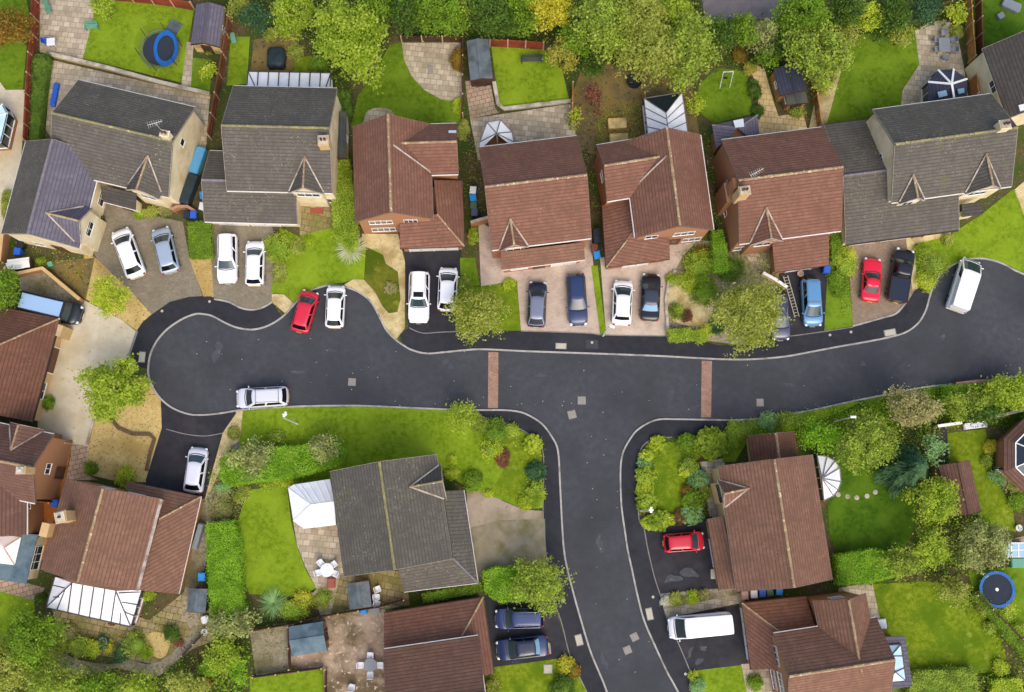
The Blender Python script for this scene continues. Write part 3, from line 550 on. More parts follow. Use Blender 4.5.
# ---------------------------------------------------------------- house building kit
ZL = 0.08   # gardens and drives lie about here
def rect(quad, z):
    a, b, c, d = [G(x, y, z) for x, y in quad]
    ctr = (a+b+c+d)/4; u = ((b-a)+(c-d)); u.z = 0; Lu = u.length/2; u.normalize()
    v = Vector((-u.y, u.x, 0)); w = ((d-a)+(c-b))/2
    if v.dot(w) < 0: v = -v
    return Vector((ctr.x, ctr.y, z)), u, v, Lu, abs(v.dot(w))
class House:
    def __init__(s, px, py, name, label, cat='house', group=None):
        p = G(px, py, 3 if cat == 'house' else 1); s.root = empty(name, (p.x, p.y, 0), label, cat, group)
    def ridge(s, a, b, mat='ridge_cream', r=0.13, name='ridge_tiles'):
        """half round ridge tiles end to end"""
        a, b = Vector(a), Vector(b); n = max(2, int((b-a).length/0.45)); mb = MB(); d = (b-a)/n
        for i in range(n):
            k = r*(1+0.1*random.uniform(-1, 1)); off = Vector((0, 0, 0.02+0.015*random.random()))
            mb.tube([a+d*i+off, a+d*(i+0.97)+off], [k*1.04, k*0.94], 8)
        return mb.build(name, mat, s.root, smooth=False)
    def gable(s, quad, ze, rise, roof='roof_red', wall='brick_orange', hip=(0, 0), ov=0.32, ovg=0.12, ridge='ridge_cream', gut='gutter_white', roof2=None, barge=None, z0=0.0, th=0.1, roffs=0.0, walls=True):
        """pitched roof on walls; quad = the four eave corners A,B,C,D (ridge runs along AB)"""
        c, u, v, Lu, Lv = rect(quad, ze); h = Lv/2
        barge = barge or ('verge_grey' if roof in ('roof_grey', 'roof_slate', 'roof_dark') else 'verge_brown')
        P = lambda x, y, z: c + u*x + v*y + Vector((0, 0, z))
        a, b, cc, d = P(-Lu/2, -h, 0), P(Lu/2, -h, 0), P(Lu/2, h, 0), P(-Lu/2, h, 0)
        r0 = P(-Lu/2 + hip[0]*h, roffs, rise); r1 = P(Lu/2 - hip[1]*h, roffs, rise)
        mb = MB(); mb.slab([a, b, r1, r0], th, 0); mb.slab([cc, d, r0, r1], th, 1 if roof2 else 0)
        if hip[0]: mb.slab([d, a, r0], th, 0)
        if hip[1]: mb.slab([b, cc, r1], th, 0)
        mb.build('roof', [roof, roof2] if roof2 else roof, s.root)
        if ridge: s.ridge(r0, r1, ridge)
        if ridge and hip[0]: s.ridge(a, r0, ridge, 0.09, 'hip_tiles'); s.ridge(d, r0, ridge, 0.09, 'hip_tiles')
        if ridge and hip[1]: s.ridge(b, r1, ridge, 0.09, 'hip_tiles'); s.ridge(cc, r1, ridge, 0.09, 'hip_tiles')
        if gut:
            for p, q in ((a, b), (cc, d)):
                o = (p-q).cross(Vector((0, 0, 1))).normalized()*(-0.05)
                mb = MB(); mb.tube([p+o+Vector((0, 0, -0.13)), q+o+Vector((0, 0, -0.13))], 0.065, 6); mb.build('gutter', gut, s.root)
        if barge:
            for k, (e, f, r) in enumerate(((a, d, r0), (b, cc, r1))):
                if hip[k]: continue
                o = u*(-0.025 if k == 0 else 0.025); z = Vector((0, 0, -0.12)); mb = MB()
                mb.bar(e+o+z, r+o+z, 0.04, 0.2); mb.bar(f+o+z, r+o+z, 0.04, 0.2); mb.build('barge_board', barge, s.root)
        sl = rise/h; zt = ov*sl - th - 0.02; hi, li = h-ov, Lu/2-ovg
        X0 = -li if not hip[0] else -(Lu/2-ov); X1 = li if not hip[1] else Lu/2-ov
        if walls:
            mb = MB(); A, B_, C_, D_ = (X0, -hi), (X1, -hi), (X1, hi), (X0, hi)
            def W(p, z): q = P(p[0], p[1], 0); return Vector((q.x, q.y, z))
            zz = ze+zt; zr = ze+rise-th-0.02
            for p, q, g in ((A, B_, 0), (B_, C_, not hip[1]), (C_, D_, 0), (D_, A, not hip[0])):
                pts = [W(p, z0), W(q, z0), W(q, zz)]
                if g: pts.append(W((p[0], roffs), zr))
                pts.append(W(p, zz)); mb.face(pts)
            mb.build('wall', wall, s.root)
        def corner(i): 
            q = P(*((X0, -hi), (X1, -hi), (X1, hi), (X0, hi))[i % 4], 0); return Vector((q.x, q.y, 0))
        nrm = lambda e, f, g: (f-e).cross(g-e).normalized()
        return dict(side=lambda i: s.face(corner(i), corner(i+1), c), planes=[(a, nrm(a, b, r1)), (cc, nrm(cc, d, r0))], r=(r0, r1), ends=(a, b, cc, d), P=P, L=Lu, W=Lv)
    def face(s, p, q, ctr):
        """a wall seen from outside, left to right"""
        n = (q-p).cross(Vector((0, 0, 1))).normalized()
        if n.dot(((p+q)/2)-Vector((ctr.x, ctr.y, 0))) < 0: n = -n
        left = Vector((0, 0, 1)).cross(n)
        if (q-p).dot(left) < 0: p, q = q, p
        return (p, q, n)
    def window(s, face, t, zc, w, h, frame='bar_white', glass='glass', cols=2, name='window', proud=0.006, trans=True):
        p, q, n = face; d = (q-p).normalized(); c = p + (q-p)*t; c = Vector((c.x, c.y, zc)); up = Vector((0, 0, 1))
        M = Matrix((d, n, up)).transposed(); mb = MB(); fw = 0.055
        for k in range(cols+1):
            x = -w/2 + fw/2 + k*(w-fw)/cols; mb.box(c + d*x + n*proud, (fw, 0.06, h), M=M)
        for zz in ([-h/2+fw/2, h/2-fw/2] + ([h*0.2] if trans and h > 1 else [])):
            for k in range(cols):
                x0 = -w/2+fw + k*(w-fw)/cols; ww = (w-fw)/cols - fw
                mb.box(c + d*(x0+ww/2) + n*proud + up*zz, (ww, 0.055, fw), M=M)
        mb.box(c + n*(proud+0.03) + up*(-h/2-0.03), (w+0.08, 0.06, 0.05), M=M)
        f = mb.build(name, frame, s.root)
        mb = MB(); mb.box(c + n*0.006, (w-0.1, 0.03, h-0.1), M=M); mb.build('pane', glass, f)
        return f
    def door(s, face, t, w=0.95, h=2.05, mat='door_brown', glazed=True):
        p, q, n = face; d = (q-p).normalized(); c = p + (q-p)*t; up = Vector((0, 0, 1)); M = Matrix((d, n, up)).transposed(); c = Vector((c.x, c.y, ZL+h/2))
        mb = MB(); mb.box(c + n*0.02, (w, 0.06, h), M=M)
        for x in (-1, 1): mb.box(c + n*0.04 + d*x*(w/2+0.05), (0.08, 0.1, h+0.08), M=M)
        mb.box(c + n*0.04 + up*(h/2+0.05), (w+0.02, 0.1, 0.08), M=M)
        o = mb.build('door', mat, s.root)
        if glazed:
            mb = MB(); mb.box(c + n*0.055 + up*0.45, (w*0.5, 0.02, 0.7), M=M); mb.build('door_pane', 'glass', o)
        mb = MB(); mb.box(c + n*0.09 + d*w*0.38, (0.04, 0.08, 0.14), M=M); mb.build('handle', 'galv', o)
    def garage_door(s, face, t, w=2.3, h=2.05, mat='door_white'):
        p, q, n = face; d = (q-p).normalized(); c = p + (q-p)*t; up = Vector((0, 0, 1)); M = Matrix((d, n, up)).transposed(); c = Vector((c.x, c.y, ZL+h/2))
        mb = MB(); mb.box(c + n*0.02, (w, 0.05, h), M=M)
        for k in range(8): mb.box(c + n*0.052 + up*(-h/2 + (k+0.5)*h/8), (w-0.06, 0.02, h/8-0.04), M=M)
        o = mb.build('garage_door', mat, s.root)
        mb = MB(); mb.box(c + n*0.09 + up*(-0.2), (0.14, 0.06, 0.05), M=M); mb.build('handle', 'galv', o)
        mb = MB(); mb.box(c + n*0.05 + up*(h/2+0.06), (w+0.2, 0.08, 0.1), M=M)
        for x in (-1, 1): mb.box(c + n*0.05 + d*x*(w/2+0.05), (0.09, 0.08, h+0.02), M=M)
        mb.build('frame', 'white_paint', o)
    def valley(s, blk, side, pts, w=0.13, mat='lead', name='valley_flashing'):
        """pale flashing laid along a roof slope; pts in the plan picture"""
        p0, n = blk['planes'][side]; n = n if n.z > 0 else -n; mb = MB()
        W = [on_plane(x, y, p0, n) + n*0.05 for x, y in pts]
        for a, b in zip(W, W[1:]): mb.bar(a, b, w, 0.05)
        mb.build(name, mat, s.root)
    def gablet(s, blk, side, pts, ze, rise, roof, wall='brick_orange', fw=None, fwin=None, ridge='ridge_cream', frame='bar_white'):
        """small front gable: pts = left eave end, right eave end (at the front), apex where it dies into the main slope"""
        l, r = G(*pts[0], ze), G(*pts[1], ze); m = (l+r)/2 + Vector((0, 0, rise))
        p0, n = blk['planes'][side]; n = n if n.z > 0 else -n
        d = (r-l).normalized(); back = Vector((0, 0, 1)).cross(d)
        if back.dot(Vector((n.x, n.y, 0))) > 0: back = -back
        t = (p0-m).dot(n)/back.dot(n); ap = m + back*max(t, 0.8)
        out = -back*0.18; mb = MB(); up = Vector((0, 0, 0.05))
        lo = lambda p: p + Vector((0, 0, 0))
        def on(p): t = (p0-p).dot(n)/back.dot(n); return p + back*max(t, 0.0)
        mb.slab([l+out+up, m+out+up, ap+up, on(l)+up*0.6], 0.1); mb.slab([r+out+up, m+out+up, ap+up, on(r)+up*0.6], 0.1)
        mb.build('gablet_roof', roof, s.root)
        if ridge: s.ridge(m+out+up, ap+up, ridge, 0.1)
        for e in (l, r):
            mb = MB(); mb.bar(on(e)+n*0.12, ap+n*0.12, 0.13, 0.05); mb.build('valley_flashing', 'lead', s.root)
        mb = MB(); o2 = -back*0.22
        mb.bar(l+o2, m+o2, 0.05, 0.2); mb.bar(r+o2, m+o2, 0.05, 0.2); mb.build('barge_board', 'lead', s.root)
        mb = MB(); f0 = -back*0.02; q = 1.3
        L0, R0 = l+d*0.25, r-d*0.25
        mb.face([L0+f0-Vector((0, 0, ze-0.0)), R0+f0-Vector((0, 0, ze)), R0+f0, m+f0-Vector((0, 0, 0.12)), L0+f0]); mb.face([L0+f0-Vector((0, 0, ze)), L0+f0, L0+back*1.2, L0+back*1.2-Vector((0, 0, ze))])
        mb.face([R0+f0-Vector((0, 0, ze)), R0+f0, R0+back*1.2, R0+back*1.2-Vector((0, 0, ze))]); mb.build('gablet_wall', wall, s.root)
        F = (Vector((L0.x, L0.y, 0)), Vector((R0.x, R0.y, 0)), -back)
        F = s.face(F[0], F[1], (F[0]+F[1])/2 + back*2)
        if fwin: s.window(F, 0.5, *fwin)
        return F
    def slopes(s, polys, roof, outline=None, ztop=None, wall='brick_orange', hips=(), ridge='ridge_cream', th=0.1, inset=0.28, gut='gutter_white', gutters=(), name='roof'):
        """lean-to roofs: each poly a list of (px,py,z), flattened into one plane; outline = eave polygon for the walls"""
        mb = MB()
        for pl in polys:
            P = [G(x, y, z) for x, y, z in pl]; ce = sum(P, Vector())/len(P)
            A = np.array([[p.x-ce.x, p.y-ce.y, p.z-ce.z] for p in P]); n = Vector(np.linalg.svd(A)[2][2]); n = n if n.z > 0 else -n
            P = [on_plane(x, y, ce, n) for x, y, z in pl]; mb.slab(P, th)
        mb.build(name, roof, s.root)
        for a, b in hips: s.ridge(G(*a), G(*b), ridge, 0.09, 'hip_tiles')
        for a, b in gutters:
            mb = MB(); z = Vector((0, 0, -0.13)); mb.tube([G(*a)+z, G(*b)+z], 0.06, 6); mb.build('gutter', gut, s.root)
        if outline:
            P = [G(x, y, z) for x, y, z in outline]; ce = sum(P, Vector())/len(P); Q = []
            k = len(P)
            for i in range(k):
                d1 = (P[i]-P[i-1]); d2 = (P[(i+1) % k]-P[i]); d1.z = d2.z = 0; d1.normalize(); d2.normalize()
                n1, n2 = Vector((-d1.y, d1.x, 0)), Vector((-d2.y, d2.x, 0))
                if n1.dot(ce-P[i]) < 0: n1 = -n1
                if n2.dot(ce-P[i]) < 0: n2 = -n2
                Q.append(P[i] + (n1+n2)*inset)
            mb = MB(); mb.prism([(p.x, p.y) for p in Q], 0, ztop); mb.build('wall', wall, s.root)
            return [s.face(Vector((Q[i].x, Q[i].y, 0)), Vector((Q[(i+1) % k].x, Q[(i+1) % k].y, 0)), ce) for i in range(k)]
    def chimney(s, px, py, ztop, w=0.75, d=0.55, h=2.2, mat='brick_orange', pots=2, rz=0.0, pot='pl_brown'):
        p = G(px, py, ztop); mb = MB(); mb.box((p.x, p.y, ztop-h/2), (w, d, h), rz)
        mb.box((p.x, p.y, ztop-0.16), (w+0.12, d+0.12, 0.12), rz); o = mb.build('chimney', mat, s.root)
        mb = MB(); mb.box((p.x, p.y, ztop+0.03), (w-0.06, d-0.06, 0.07), rz); mb.build('flaunching', 'stone', o)
        for k in range(pots):
            x = (k-(pots-1)/2)*0.32; mb = MB(); mb.lathe((p.x+x*math.cos(rz), p.y+x*math.sin(rz), ztop+0.06), [(0.12, 0), (0.12, 0.08), (0.095, 0.14), (0.09, 0.3), (0.11, 0.32), (0.07, 0.33), (0.06, 0.05)], 10)
            mb.build('chimney_pot', pot, o)
    def aerial(s, px, py, z, rz=0.3):
        p = G(px, py, z); mb = MB(); mb.tube([p-Vector((0, 0, 1.8)), p], 0.025, 5); d = Vector((math.cos(rz), math.sin(rz), 0)); e = Vector((-d.y, d.x, 0))
        mb.tube([p-d*0.7, p+d*0.7], 0.02, 5)
        for k in range(7): q = p+d*(-0.65+k*0.2); mb.tube([q-e*(0.32-0.02*k), q+e*(0.32-0.02*k)], 0.012, 4)
        mb.build('aerial', 'steel_white', s.root)
    def rooflight(s, blk, side, pts, mat='poly_white'):
        p0, n = blk['planes'][side]; n = n if n.z > 0 else -n
        W = [on_plane(x, y, p0, n) + n*0.09 for x, y in pts]; mb = MB(); mb.slab(W, 0.12); o = mb.build('rooflight', 'bar_grey', s.root)
        c = sum(W, Vector())/4; mb = MB(); mb.slab([c+(w-c)*0.84+n*0.02 for w in W], 0.05); mb.build('pane', mat, o)
    def conservatory(s, panels, outline, zt, bars=(), panel='poly_white', bar='bar_dark', wallmat='bar_white', base='brick_orange', bw=0.09, zlow=2.2, split=(), name='conservatory'):
        """glazed roof panels (px,py,z), bars between points, glazed walls on a dwarf wall under the outline"""
        mb = MB()
        for pl in panels:
            P = [G(*p) for p in pl]; ce = sum(P, Vector())/len(P)
            A = np.array([list(p-ce) for p in P]); n = Vector(np.linalg.svd(A)[2][2]); n = n if n.z > 0 else -n
            mb.slab([on_plane(x, y, ce, n) for x, y, z in pl], 0.04)
        root = mb.build(name, panel, s.root)
        mb = MB(); up = Vector((0, 0, 0.04))
        for a, b in bars: mb.bar(G(*a)+up, G(*b)+up, bw, 0.07)
        if bars: mb.build('glazing_bars', bar, root)
        P = [G(x, y, z) for x, y, z in outline]; ce = sum(P, Vector())/len(P); Q = [p + (ce-p)*0.04 for p in P]
        mb = MB(); mb.prism([(p.x, p.y) for p in Q], 0, 0.7); mb.build('dwarf_wall', base, root)
        mb = MB(); mg = MB()
        for i in range(len(Q)):
            a, b = Q[i], Q[(i+1) % len(Q)]; n = max(1, round((b-a).length/0.9)); zb = 0.7
            za = min(a.z, b.z)-0.06
            for k in range(n+1):
                p = a.lerp(b, k/n); mb.bar((p.x, p.y, zb), (p.x, p.y, za), 0.07, 0.07)
            mb.bar((a.x, a.y, za), (b.x, b.y, za), 0.1, 0.12); mb.bar((a.x, a.y, zb+0.03), (b.x, b.y, zb+0.03), 0.1, 0.06)
            c2 = (ce-(a+b)/2); c2.z = 0; c2 = c2.normalized()*0.05
            mg.face([Vector((a.x, a.y, zb))+c2, Vector((b.x, b.y, zb))+c2, Vector((b.x, b.y, za))+c2, Vector((a.x, a.y, za))+c2])
        mb.build('wall_frame', wallmat, root); mg.build('pane', 'glass', root)
        return root
LO, HI = 2.4, 3.9
# ---- house A: L-shaped, cream render, by the head of the cul-de-sac
h = House(100, 165, 'house', 'L-shaped cream rendered house with one purple slate slope beside the turning head')
b1 = h.gable([(53, 170), (170, 197), (193, 107), (76, 79)], 4.4, 2.9, 'roof_grey', 'render', ridge='ridge_moss')
b2 = h.gable([(78, 250), (102, 158), (26, 139), (2, 231)], 4.2, 2.6, 'roof_slate', 'render', roof2='roof_grey', ridge='ridge_slate')
h.gablet(b1, 0, [(127, 188), (160, 197), (145, 162)], 4.6, 1.7, 'roof_grey', 'render', fwin=(3.2, 1.5, 1.1))
h.gablet(b2, 0, [(79, 243), (90, 208), (56, 211)], 4.5, 1.7, 'roof_slate', 'render', fwin=(3.3, 1.4, 1.1))
f = h.slopes([[(100.6, 185, 3.6), (136.5, 193.6, 3.6), (135.5, 210, 2.7), (103, 201.5, 2.7)]], 'roof_dark', [(100.6, 185, 2.7), (136.5, 193.6, 2.7), (135.5, 210, 2.7), (103, 201.5, 2.7)], 2.6, 'render', gutters=[((135.5, 210, 2.7), (103, 201.5, 2.7))])
h.door(f[2], 0.5)
F = b2['side'](0); h.window(F, 0.3, 1.3, 2.2, 1.2, cols=3); h.window(F, 0.62, 1.3, 1.4, 1.2)
F = b1['side'](0); h.window(F, 0.82, 1.3, 2.0, 1.2, cols=3)
F = b2['side'](3); h.window(F, 0.3, 1.4, 1.0, 1.1); h.door(F, 0.6)
F = b1['side'](1); h.window(F, 0.6, 4.6, 0.7, 1.0, cols=1)
h.chimney(164, 133, 8.4, mat='render', rz=-0.2); h.aerial(155, 123, 9.0)
# ---- house B: grey roof, glazed lean-to behind
h = House(270, 145, 'house', 'grey-roofed house with a long white glazed lean-to along its back wall')
b1 = h.gable([(228, 190), (334, 193), (335, 88), (232, 86)], 5.0, 3.2, 'roof_grey', 'render', ridge='ridge_moss')
b2 = h.gable([(206, 221), (298, 224), (300, 153), (208, 151)], LO, 1.9, 'roof_grey', 'render', ridge='ridge_slate')
h.gablet(b1, 0, [(289, 191), (324, 192), (306, 161)], 5.0, 1.8, 'roof_grey', 'render', fwin=(4.0, 2.2, 1.1, 'bar_white', 'glass', 3))
F = b2['side'](0); h.garage_door(F, 0.25, 2.6, mat='door_white'); h.garage_door(F, 0.62, 2.6, mat='door_white')
F = b1['side'](0); h.window(F, 0.25, 3.9, 1.6, 1.0); h.window(F, 0.84, 1.4, 2.2, 1.3, cols=4); h.door(F, 0.7)
h.chimney(323, 140, 8.6, mat='brick_buff', rz=0.05, w=0.9, d=0.9)
bars = [((247+i*10.4, 86.5, 3.0), (248+i*10.4, 71.5, 2.3)) for i in range(9)] + [((248, 71.5, 2.3), (331, 73, 2.3)), ((255, 86, 3.0), (248, 71.5, 2.3)), ((326, 87, 3), (331, 73, 2.3))]
h.conservatory([[(246, 87, 3.0), (332, 89, 3.0), (331, 73, 2.3), (248, 71.5, 2.3)]], [(246, 92, 2.3), (332, 93, 2.3), (331, 73, 2.3), (248, 71.5, 2.3)], 2.3, bars)
# ---- house C: red-brown L plan with wraparound garage roof
h = House(408, 180, 'house', 'red-brown tiled house whose garage roof wraps round over a black tarmac drive')
b1 = h.gable([(356, 221), (351, 127), (431, 124), (432, 219)], 5.0, 2.9, 'roof_red', 'brick_orange')
b2 = h.gable([(390, 176), (458, 173.5), (457, 123.5), (391, 125)], 5.0, 1.9, 'roof_red', 'brick_orange')
h.valley(b1, 1, [(393, 145), (433, 174)]); h.rooflight(b2, 1, [(448, 131), (457, 131), (457, 134), (448, 134)])
f = h.slopes([[(434, 180, HI), (437, 214, HI), (464.4, 246.4, LO), (462.4, 180.7, LO)], [(400, 217, HI), (437, 214, HI), (464.4, 246.4, LO), (399.7, 248.5, LO)]], 'roof_red',
    [(432, 181, LO), (462.4, 180.7, LO), (464.4, 246.4, LO), (399.7, 248.5, LO), (400, 219, LO)], LO-0.1, 'brick_orange', hips=[((437, 214, HI), (464.4, 246.4, LO))], gut='gutter_brown', gutters=[((464.4, 246.4, LO), (399.7, 248.5, LO)), ((462.4, 180.7, LO), (464.4, 246.4, LO))])
h.garage_door(f[2], 0.3, 2.2, mat='door_white'); h.garage_door(f[2], 0.72, 2.2, mat='door_white')
F = b1['side'](3); h.window(F, 0.3, 4.0, 2.2, 1.1, cols=4); h.window(F, 0.72, 4.0, 1.3, 1.1, cols=3); h.window(F, 0.3, 1.4, 2.3, 1.2, cols=4)
h.window(b2['side'](1), 0.5, 3.8, 1.0, 1.1)
# ---- house D: big red roof, octagonal conservatory behind
h = House(535, 195, 'house', 'red-brown roofed house with a white octagonal conservatory and two cars on a pink drive')
b1 = h.gable([(492, 250), (591, 237.5), (577, 136), (479, 147)], 5.0, 3.5, 'roof_red', 'brick_red')
h.gablet(b1, 0, [(499, 249), (528, 245), (513, 224)], 5.0, 1.6, 'roof_red', 'brick_red', fwin=(3.8, 1.4, 1.0))
f = h.slopes([[(500.6, 252, HI), (583.7, 242, HI), (585, 259.5, 2.6), (501.6, 270, 2.6)]], 'roof_brown', [(500.6, 250, 2.6), (583.7, 240, 2.6), (585, 259.5, 2.6), (501.6, 270, 2.6)], 2.5, 'brick_red', gut='gutter_white', gutters=[((585, 259.5, 2.6), (501.6, 270, 2.6))])
h.garage_door(f[2], 0.78, 2.3); h.door(f[2], 0.46); h.window(f[2], 0.2, 1.4, 1.6, 1.1, cols=3)
F = b1['side'](0); h.window(F, 0.72, 4.1, 1.7, 1.0, cols=3)
oct_ = [(480, 142, 2.3), (487, 122.5, 2.3), (500.5, 120, 2.3), (512, 132, 2.3), (514, 142, 2.3)]; hub = (496.5, 133.5, 3.1); e0, e1 = (480, 150, 2.3), (514, 148, 2.3)
h.conservatory([[a, b, hub] for a, b in zip([e0]+oct_, oct_+[e1])], [e0]+oct_+[e1], 2.3, [(p, hub) for p in oct_] + list(zip(oct_, oct_[1:])) + [(hub, (498, 146, 3.1))], bar='bar_grey')
# ---- house E
h = House(655, 185, 'house', 'red-brown L-shaped house with a white hipped conservatory pointing at bare earth')
b1 = h.gable([(713, 228), (700.5, 133), (623, 144), (636, 239)], 5.0, 2.9, 'roof_red', 'brick_orange')
b2 = h.gable([(600, 202), (664, 192), (664, 134), (604, 144)], 5.0, 2.1, 'roof_red', 'brick_orange')
h.valley(b1, 1, [(667, 155.7), (650, 172), (633, 189.5)])
f = h.slopes([[(602, 205, LO), (632, 197, HI), (635, 229.6, HI), (606, 267.5, LO)], [(635, 229.6, HI), (669, 236, HI), (670, 259, LO), (606, 267.5, LO)]], 'roof_red',
    [(602, 205, LO), (634, 197, LO), (669, 230, LO), (670, 259, LO), (606, 267.5, LO)], LO-0.1, 'brick_orange', hips=[((635, 229.6, HI), (606, 267.5, LO))], gut='gutter_brown', gutters=[((670, 259, LO), (606, 267.5, LO)), ((602, 205, LO), (606, 267.5, LO))])
h.garage_door(f[3], 0.5, 2.4, mat='door_white')
F = b1['side'](3); h.window(F, 0.66, 4.1, 2.0, 1.1, cols=3); h.window(F, 0.2, 4.1, 1.2, 1.0); h.window(F, 0.84, 1.4, 1.8, 1.2, cols=3); h.door(F, 0.58)
h.window(b2['side'](3), 0.5, 3.9, 1.0, 1.1)
a, b, c, d, e, g_ = (644, 98.5, 2.3), (682, 92.4, 2.3), (688, 134, 2.3), (648, 137, 2.3), (666, 113, 3.4), (669, 136, 3.4)
root = h.conservatory([[a, e, g_, d], [b, e, g_, c]], [a, b, c, d], 2.3, [(a, e), (b, e), (e, g_)] + [((644+k*1.2, 98.5+k*9.5, 2.3), (666.4, 113+k*6, 3.4)) for k in range(1, 4)] + [((682+k*1.6, 92.4+k*10, 2.3), (666.4, 113+k*6, 3.4)) for k in range(1, 4)] + [(a, b), (a, d), (b, c)], bw=0.07, bar='bar_grey')
mb = MB(); mb.slab([G(*a), G(*b), G(*e)], 0.04); mb.build('roof_panel', 'glass', root)
# ---- house F: chimney breast on the gable
h = House(780, 185, 'house', 'red-brown roofed house with an external chimney breast on its orange brick gable')
b1 = h.gable([(738, 244), (839, 230.5), (824, 127), (723, 139.5)], 5.0, 3.4, 'roof_red', 'brick_orange')
h.gablet(b1, 0, [(750, 243), (782, 239), (765, 212)], 5.0, 1.8, 'roof_red', 'brick_orange', fwin=(3.8, 1.5, 1.0))
f = h.slopes([[(772, 240, HI), (829, 232, HI), (829, 265, LO), (774.8, 272, LO)]], 'roof_red', [(772, 238, LO), (829, 230, LO), (829, 265, LO), (774.8, 272, LO)], LO-0.1, 'brick_orange', gut='gutter_brown', gutters=[((829, 265, LO), (774.8, 272, LO))])
h.garage_door(f[2], 0.55, 2.4)
F = b1['side'](3); h.window(F, 0.4, 3.6, 0.9, 1.1); h.window(F, 0.62, 1.4, 0.6, 0.9, cols=1)
F = b1['side'](0); h.window(F, 0.13, 1.4, 2.0, 1.2, cols=3); h.door(F, 0.32)
h.chimney(745, 190, 9.4, 0.95, 0.75, 3.0, 'brick_buff', 2, 0.13)
p, q, n = b1['side'](3); c = (p+q)/2 - (q-p).normalized()*0.0; mb = MB(); dd = (q-p).normalized(); rz = math.atan2(dd.y, dd.x)
mb.box(c + n*0.28 + Vector((0, 0, 2.4)), (1.9, 0.55, 4.8), rz); mb.box(c + n*0.22 + Vector((0, 0, 6.2)), (1.0, 0.42, 3.0), rz); mb.build('chimney_breast', 'brick_orange', h.root)
a, b, c, d = (712, 125, 2.5), (757.5, 115, 2.5), (760, 140, 2.5), (716, 148, 2.5)
h.slopes([[a, b, (738, 128, 3.3)], [b, c, (752, 140, 3.3), (738, 128, 3.3)], [a, (738, 128, 3.3), (724, 142, 3.3), d]], 'roof_slate', [a, b, c, d], 2.4, 'brick_orange', hips=[(a, (738, 128, 3.3)), (b, (738, 128, 3.3))], ridge='ridge_slate', name='orangery_roof')
mb = MB(); P = [G(733, 121, 2.95), G(743, 119, 2.95), G(744, 127, 3.3), G(735, 128, 3.3)]; mb.slab([p + Vector((0, 0, 0.12)) for p in P], 0.1); mb.build('rooflight', 'poly_white', h.root)
h.aerial(757, 172, 9.2, 0.5)
# ---- house G: wide grey roof
h = House(930, 165, 'house', 'grey-roofed cream house with a navy hexagonal garden room and a wide low garage wing')
b1 = h.gable([(888, 203), (1010, 186), (993, 93.5), (877, 109)], 5.0, 3.2, 'roof_grey', 'render', ridge='ridge_moss')
b2 = h.gable([(846, 244), (958, 230.5), (936, 110), (824, 125)], LO, 2.6, 'roof_grey', 'render', ridge=None, gut='gutter_brown')
r0, r1 = b2['r']; h.ridge(r0, r0.lerp(r1, 0.42), 'ridge_slate', 0.1)
h.gablet(b1, 0, [(899, 202), (924, 198.5), (912, 176)], 5.0, 1.4, 'roof_grey', 'render', fwin=(4.0, 1.0, 0.9))
h.gablet(b1, 0, [(965, 192), (1000, 187), (985, 156)], 5.0, 2.0, 'roof_grey', 'render', fwin=(3.9, 1.8, 1.1, 'bar_white', 'glass', 3))
F = b2['side'](0); h.garage_door(F, 0.2, 2.4); h.garage_door(F, 0.5, 2.4); h.door(F, 0.72)
F = b1['side'](0); h.window(F, 0.8, 1.4, 2.2, 1.2, cols=3); h.window(b1['side'](3), 0.5, 4.2, 0.8, 1.0)
h.slopes([[(962, 204, 2.6), (982, 202, 2.6), (983, 214, 2.4), (962, 217, 2.4)]], 'roof_dark', [(962, 206, 2.4), (982, 204, 2.4), (983, 214, 2.4), (962, 217, 2.4)], 2.3, 'render', name='porch_roof')
h.chimney(1006, 124, 9.2, 0.9, 0.8, mat='render', rz=0.13)
pts = [(929, 101, 2.5), (928, 82, 2.5), (938, 70, 2.5), (953.6, 69, 2.5), (967, 79, 2.5), (967.5, 97, 2.5)]; hub = (951.6, 84, 3.4)
root = h.conservatory([[p, q, hub] for p, q in zip(pts, pts[1:]+pts[:1])], pts, 2.5, [(p, hub) for p in pts[1:5]] + [((954, 98, 3.0), hub)], 'roof_navy', 'bar_white', bw=0.2, base='render', name='garden_room')
for q in ([(937, 92.5, 2.95), (945.5, 90.5, 3.1), (947, 96, 3.0), (938.5, 98, 2.85)], [(957, 89.5, 3.15), (963.5, 88.5, 2.9), (964, 93, 2.85), (958, 94.5, 3.0)]):
    mb = MB(); mb.slab([G(*p) + Vector((0, 0, 0.14)) for p in q], 0.1); mb.build('rooflight', 'pale_glass', root)
# ---- house at the top right corner
h = House(1040, 75, 'house', 'dark ribbed grey roof of the house cut off at the upper right corner')
b1 = h.gable([(1009, 124), (985, 55), (1060, 22), (1086, 92)], 4.8, 2.8, 'roof_dark', 'render', ridge='ridge_slate')
h.rooflight(b1, 0, [(1018, 105), (1026, 103), (1028, 110), (1020, 112)])
h.window(b1['side'](0), 0.5, 3.8, 1.2, 1.0)
# ---- bungalow, far left
h = House(20, 365, 'bungalow', 'deep brown hipped bungalow at the left edge beside the pale concrete drive')
b1 = h.gable([(31, 424), (59.5, 321.6), (-20, 299), (-48, 402)], LO, 2.6, 'roof_deep', 'brick_buff', hip=(0, 1), gut='gutter_black')
F = b1['side'](0); h.window(F, 0.3, 1.4, 1.6, 1.1); h.garage_door(F, 0.62, 2.4, mat='door_brown')
mb = MB(); p = G(62, 332, 1.2); mb.box((p.x, p.y, 1.2), (0.95, 1.1, 2.4), -0.3); mb.build('meter_cupboard', 'brick_buff', h.root)
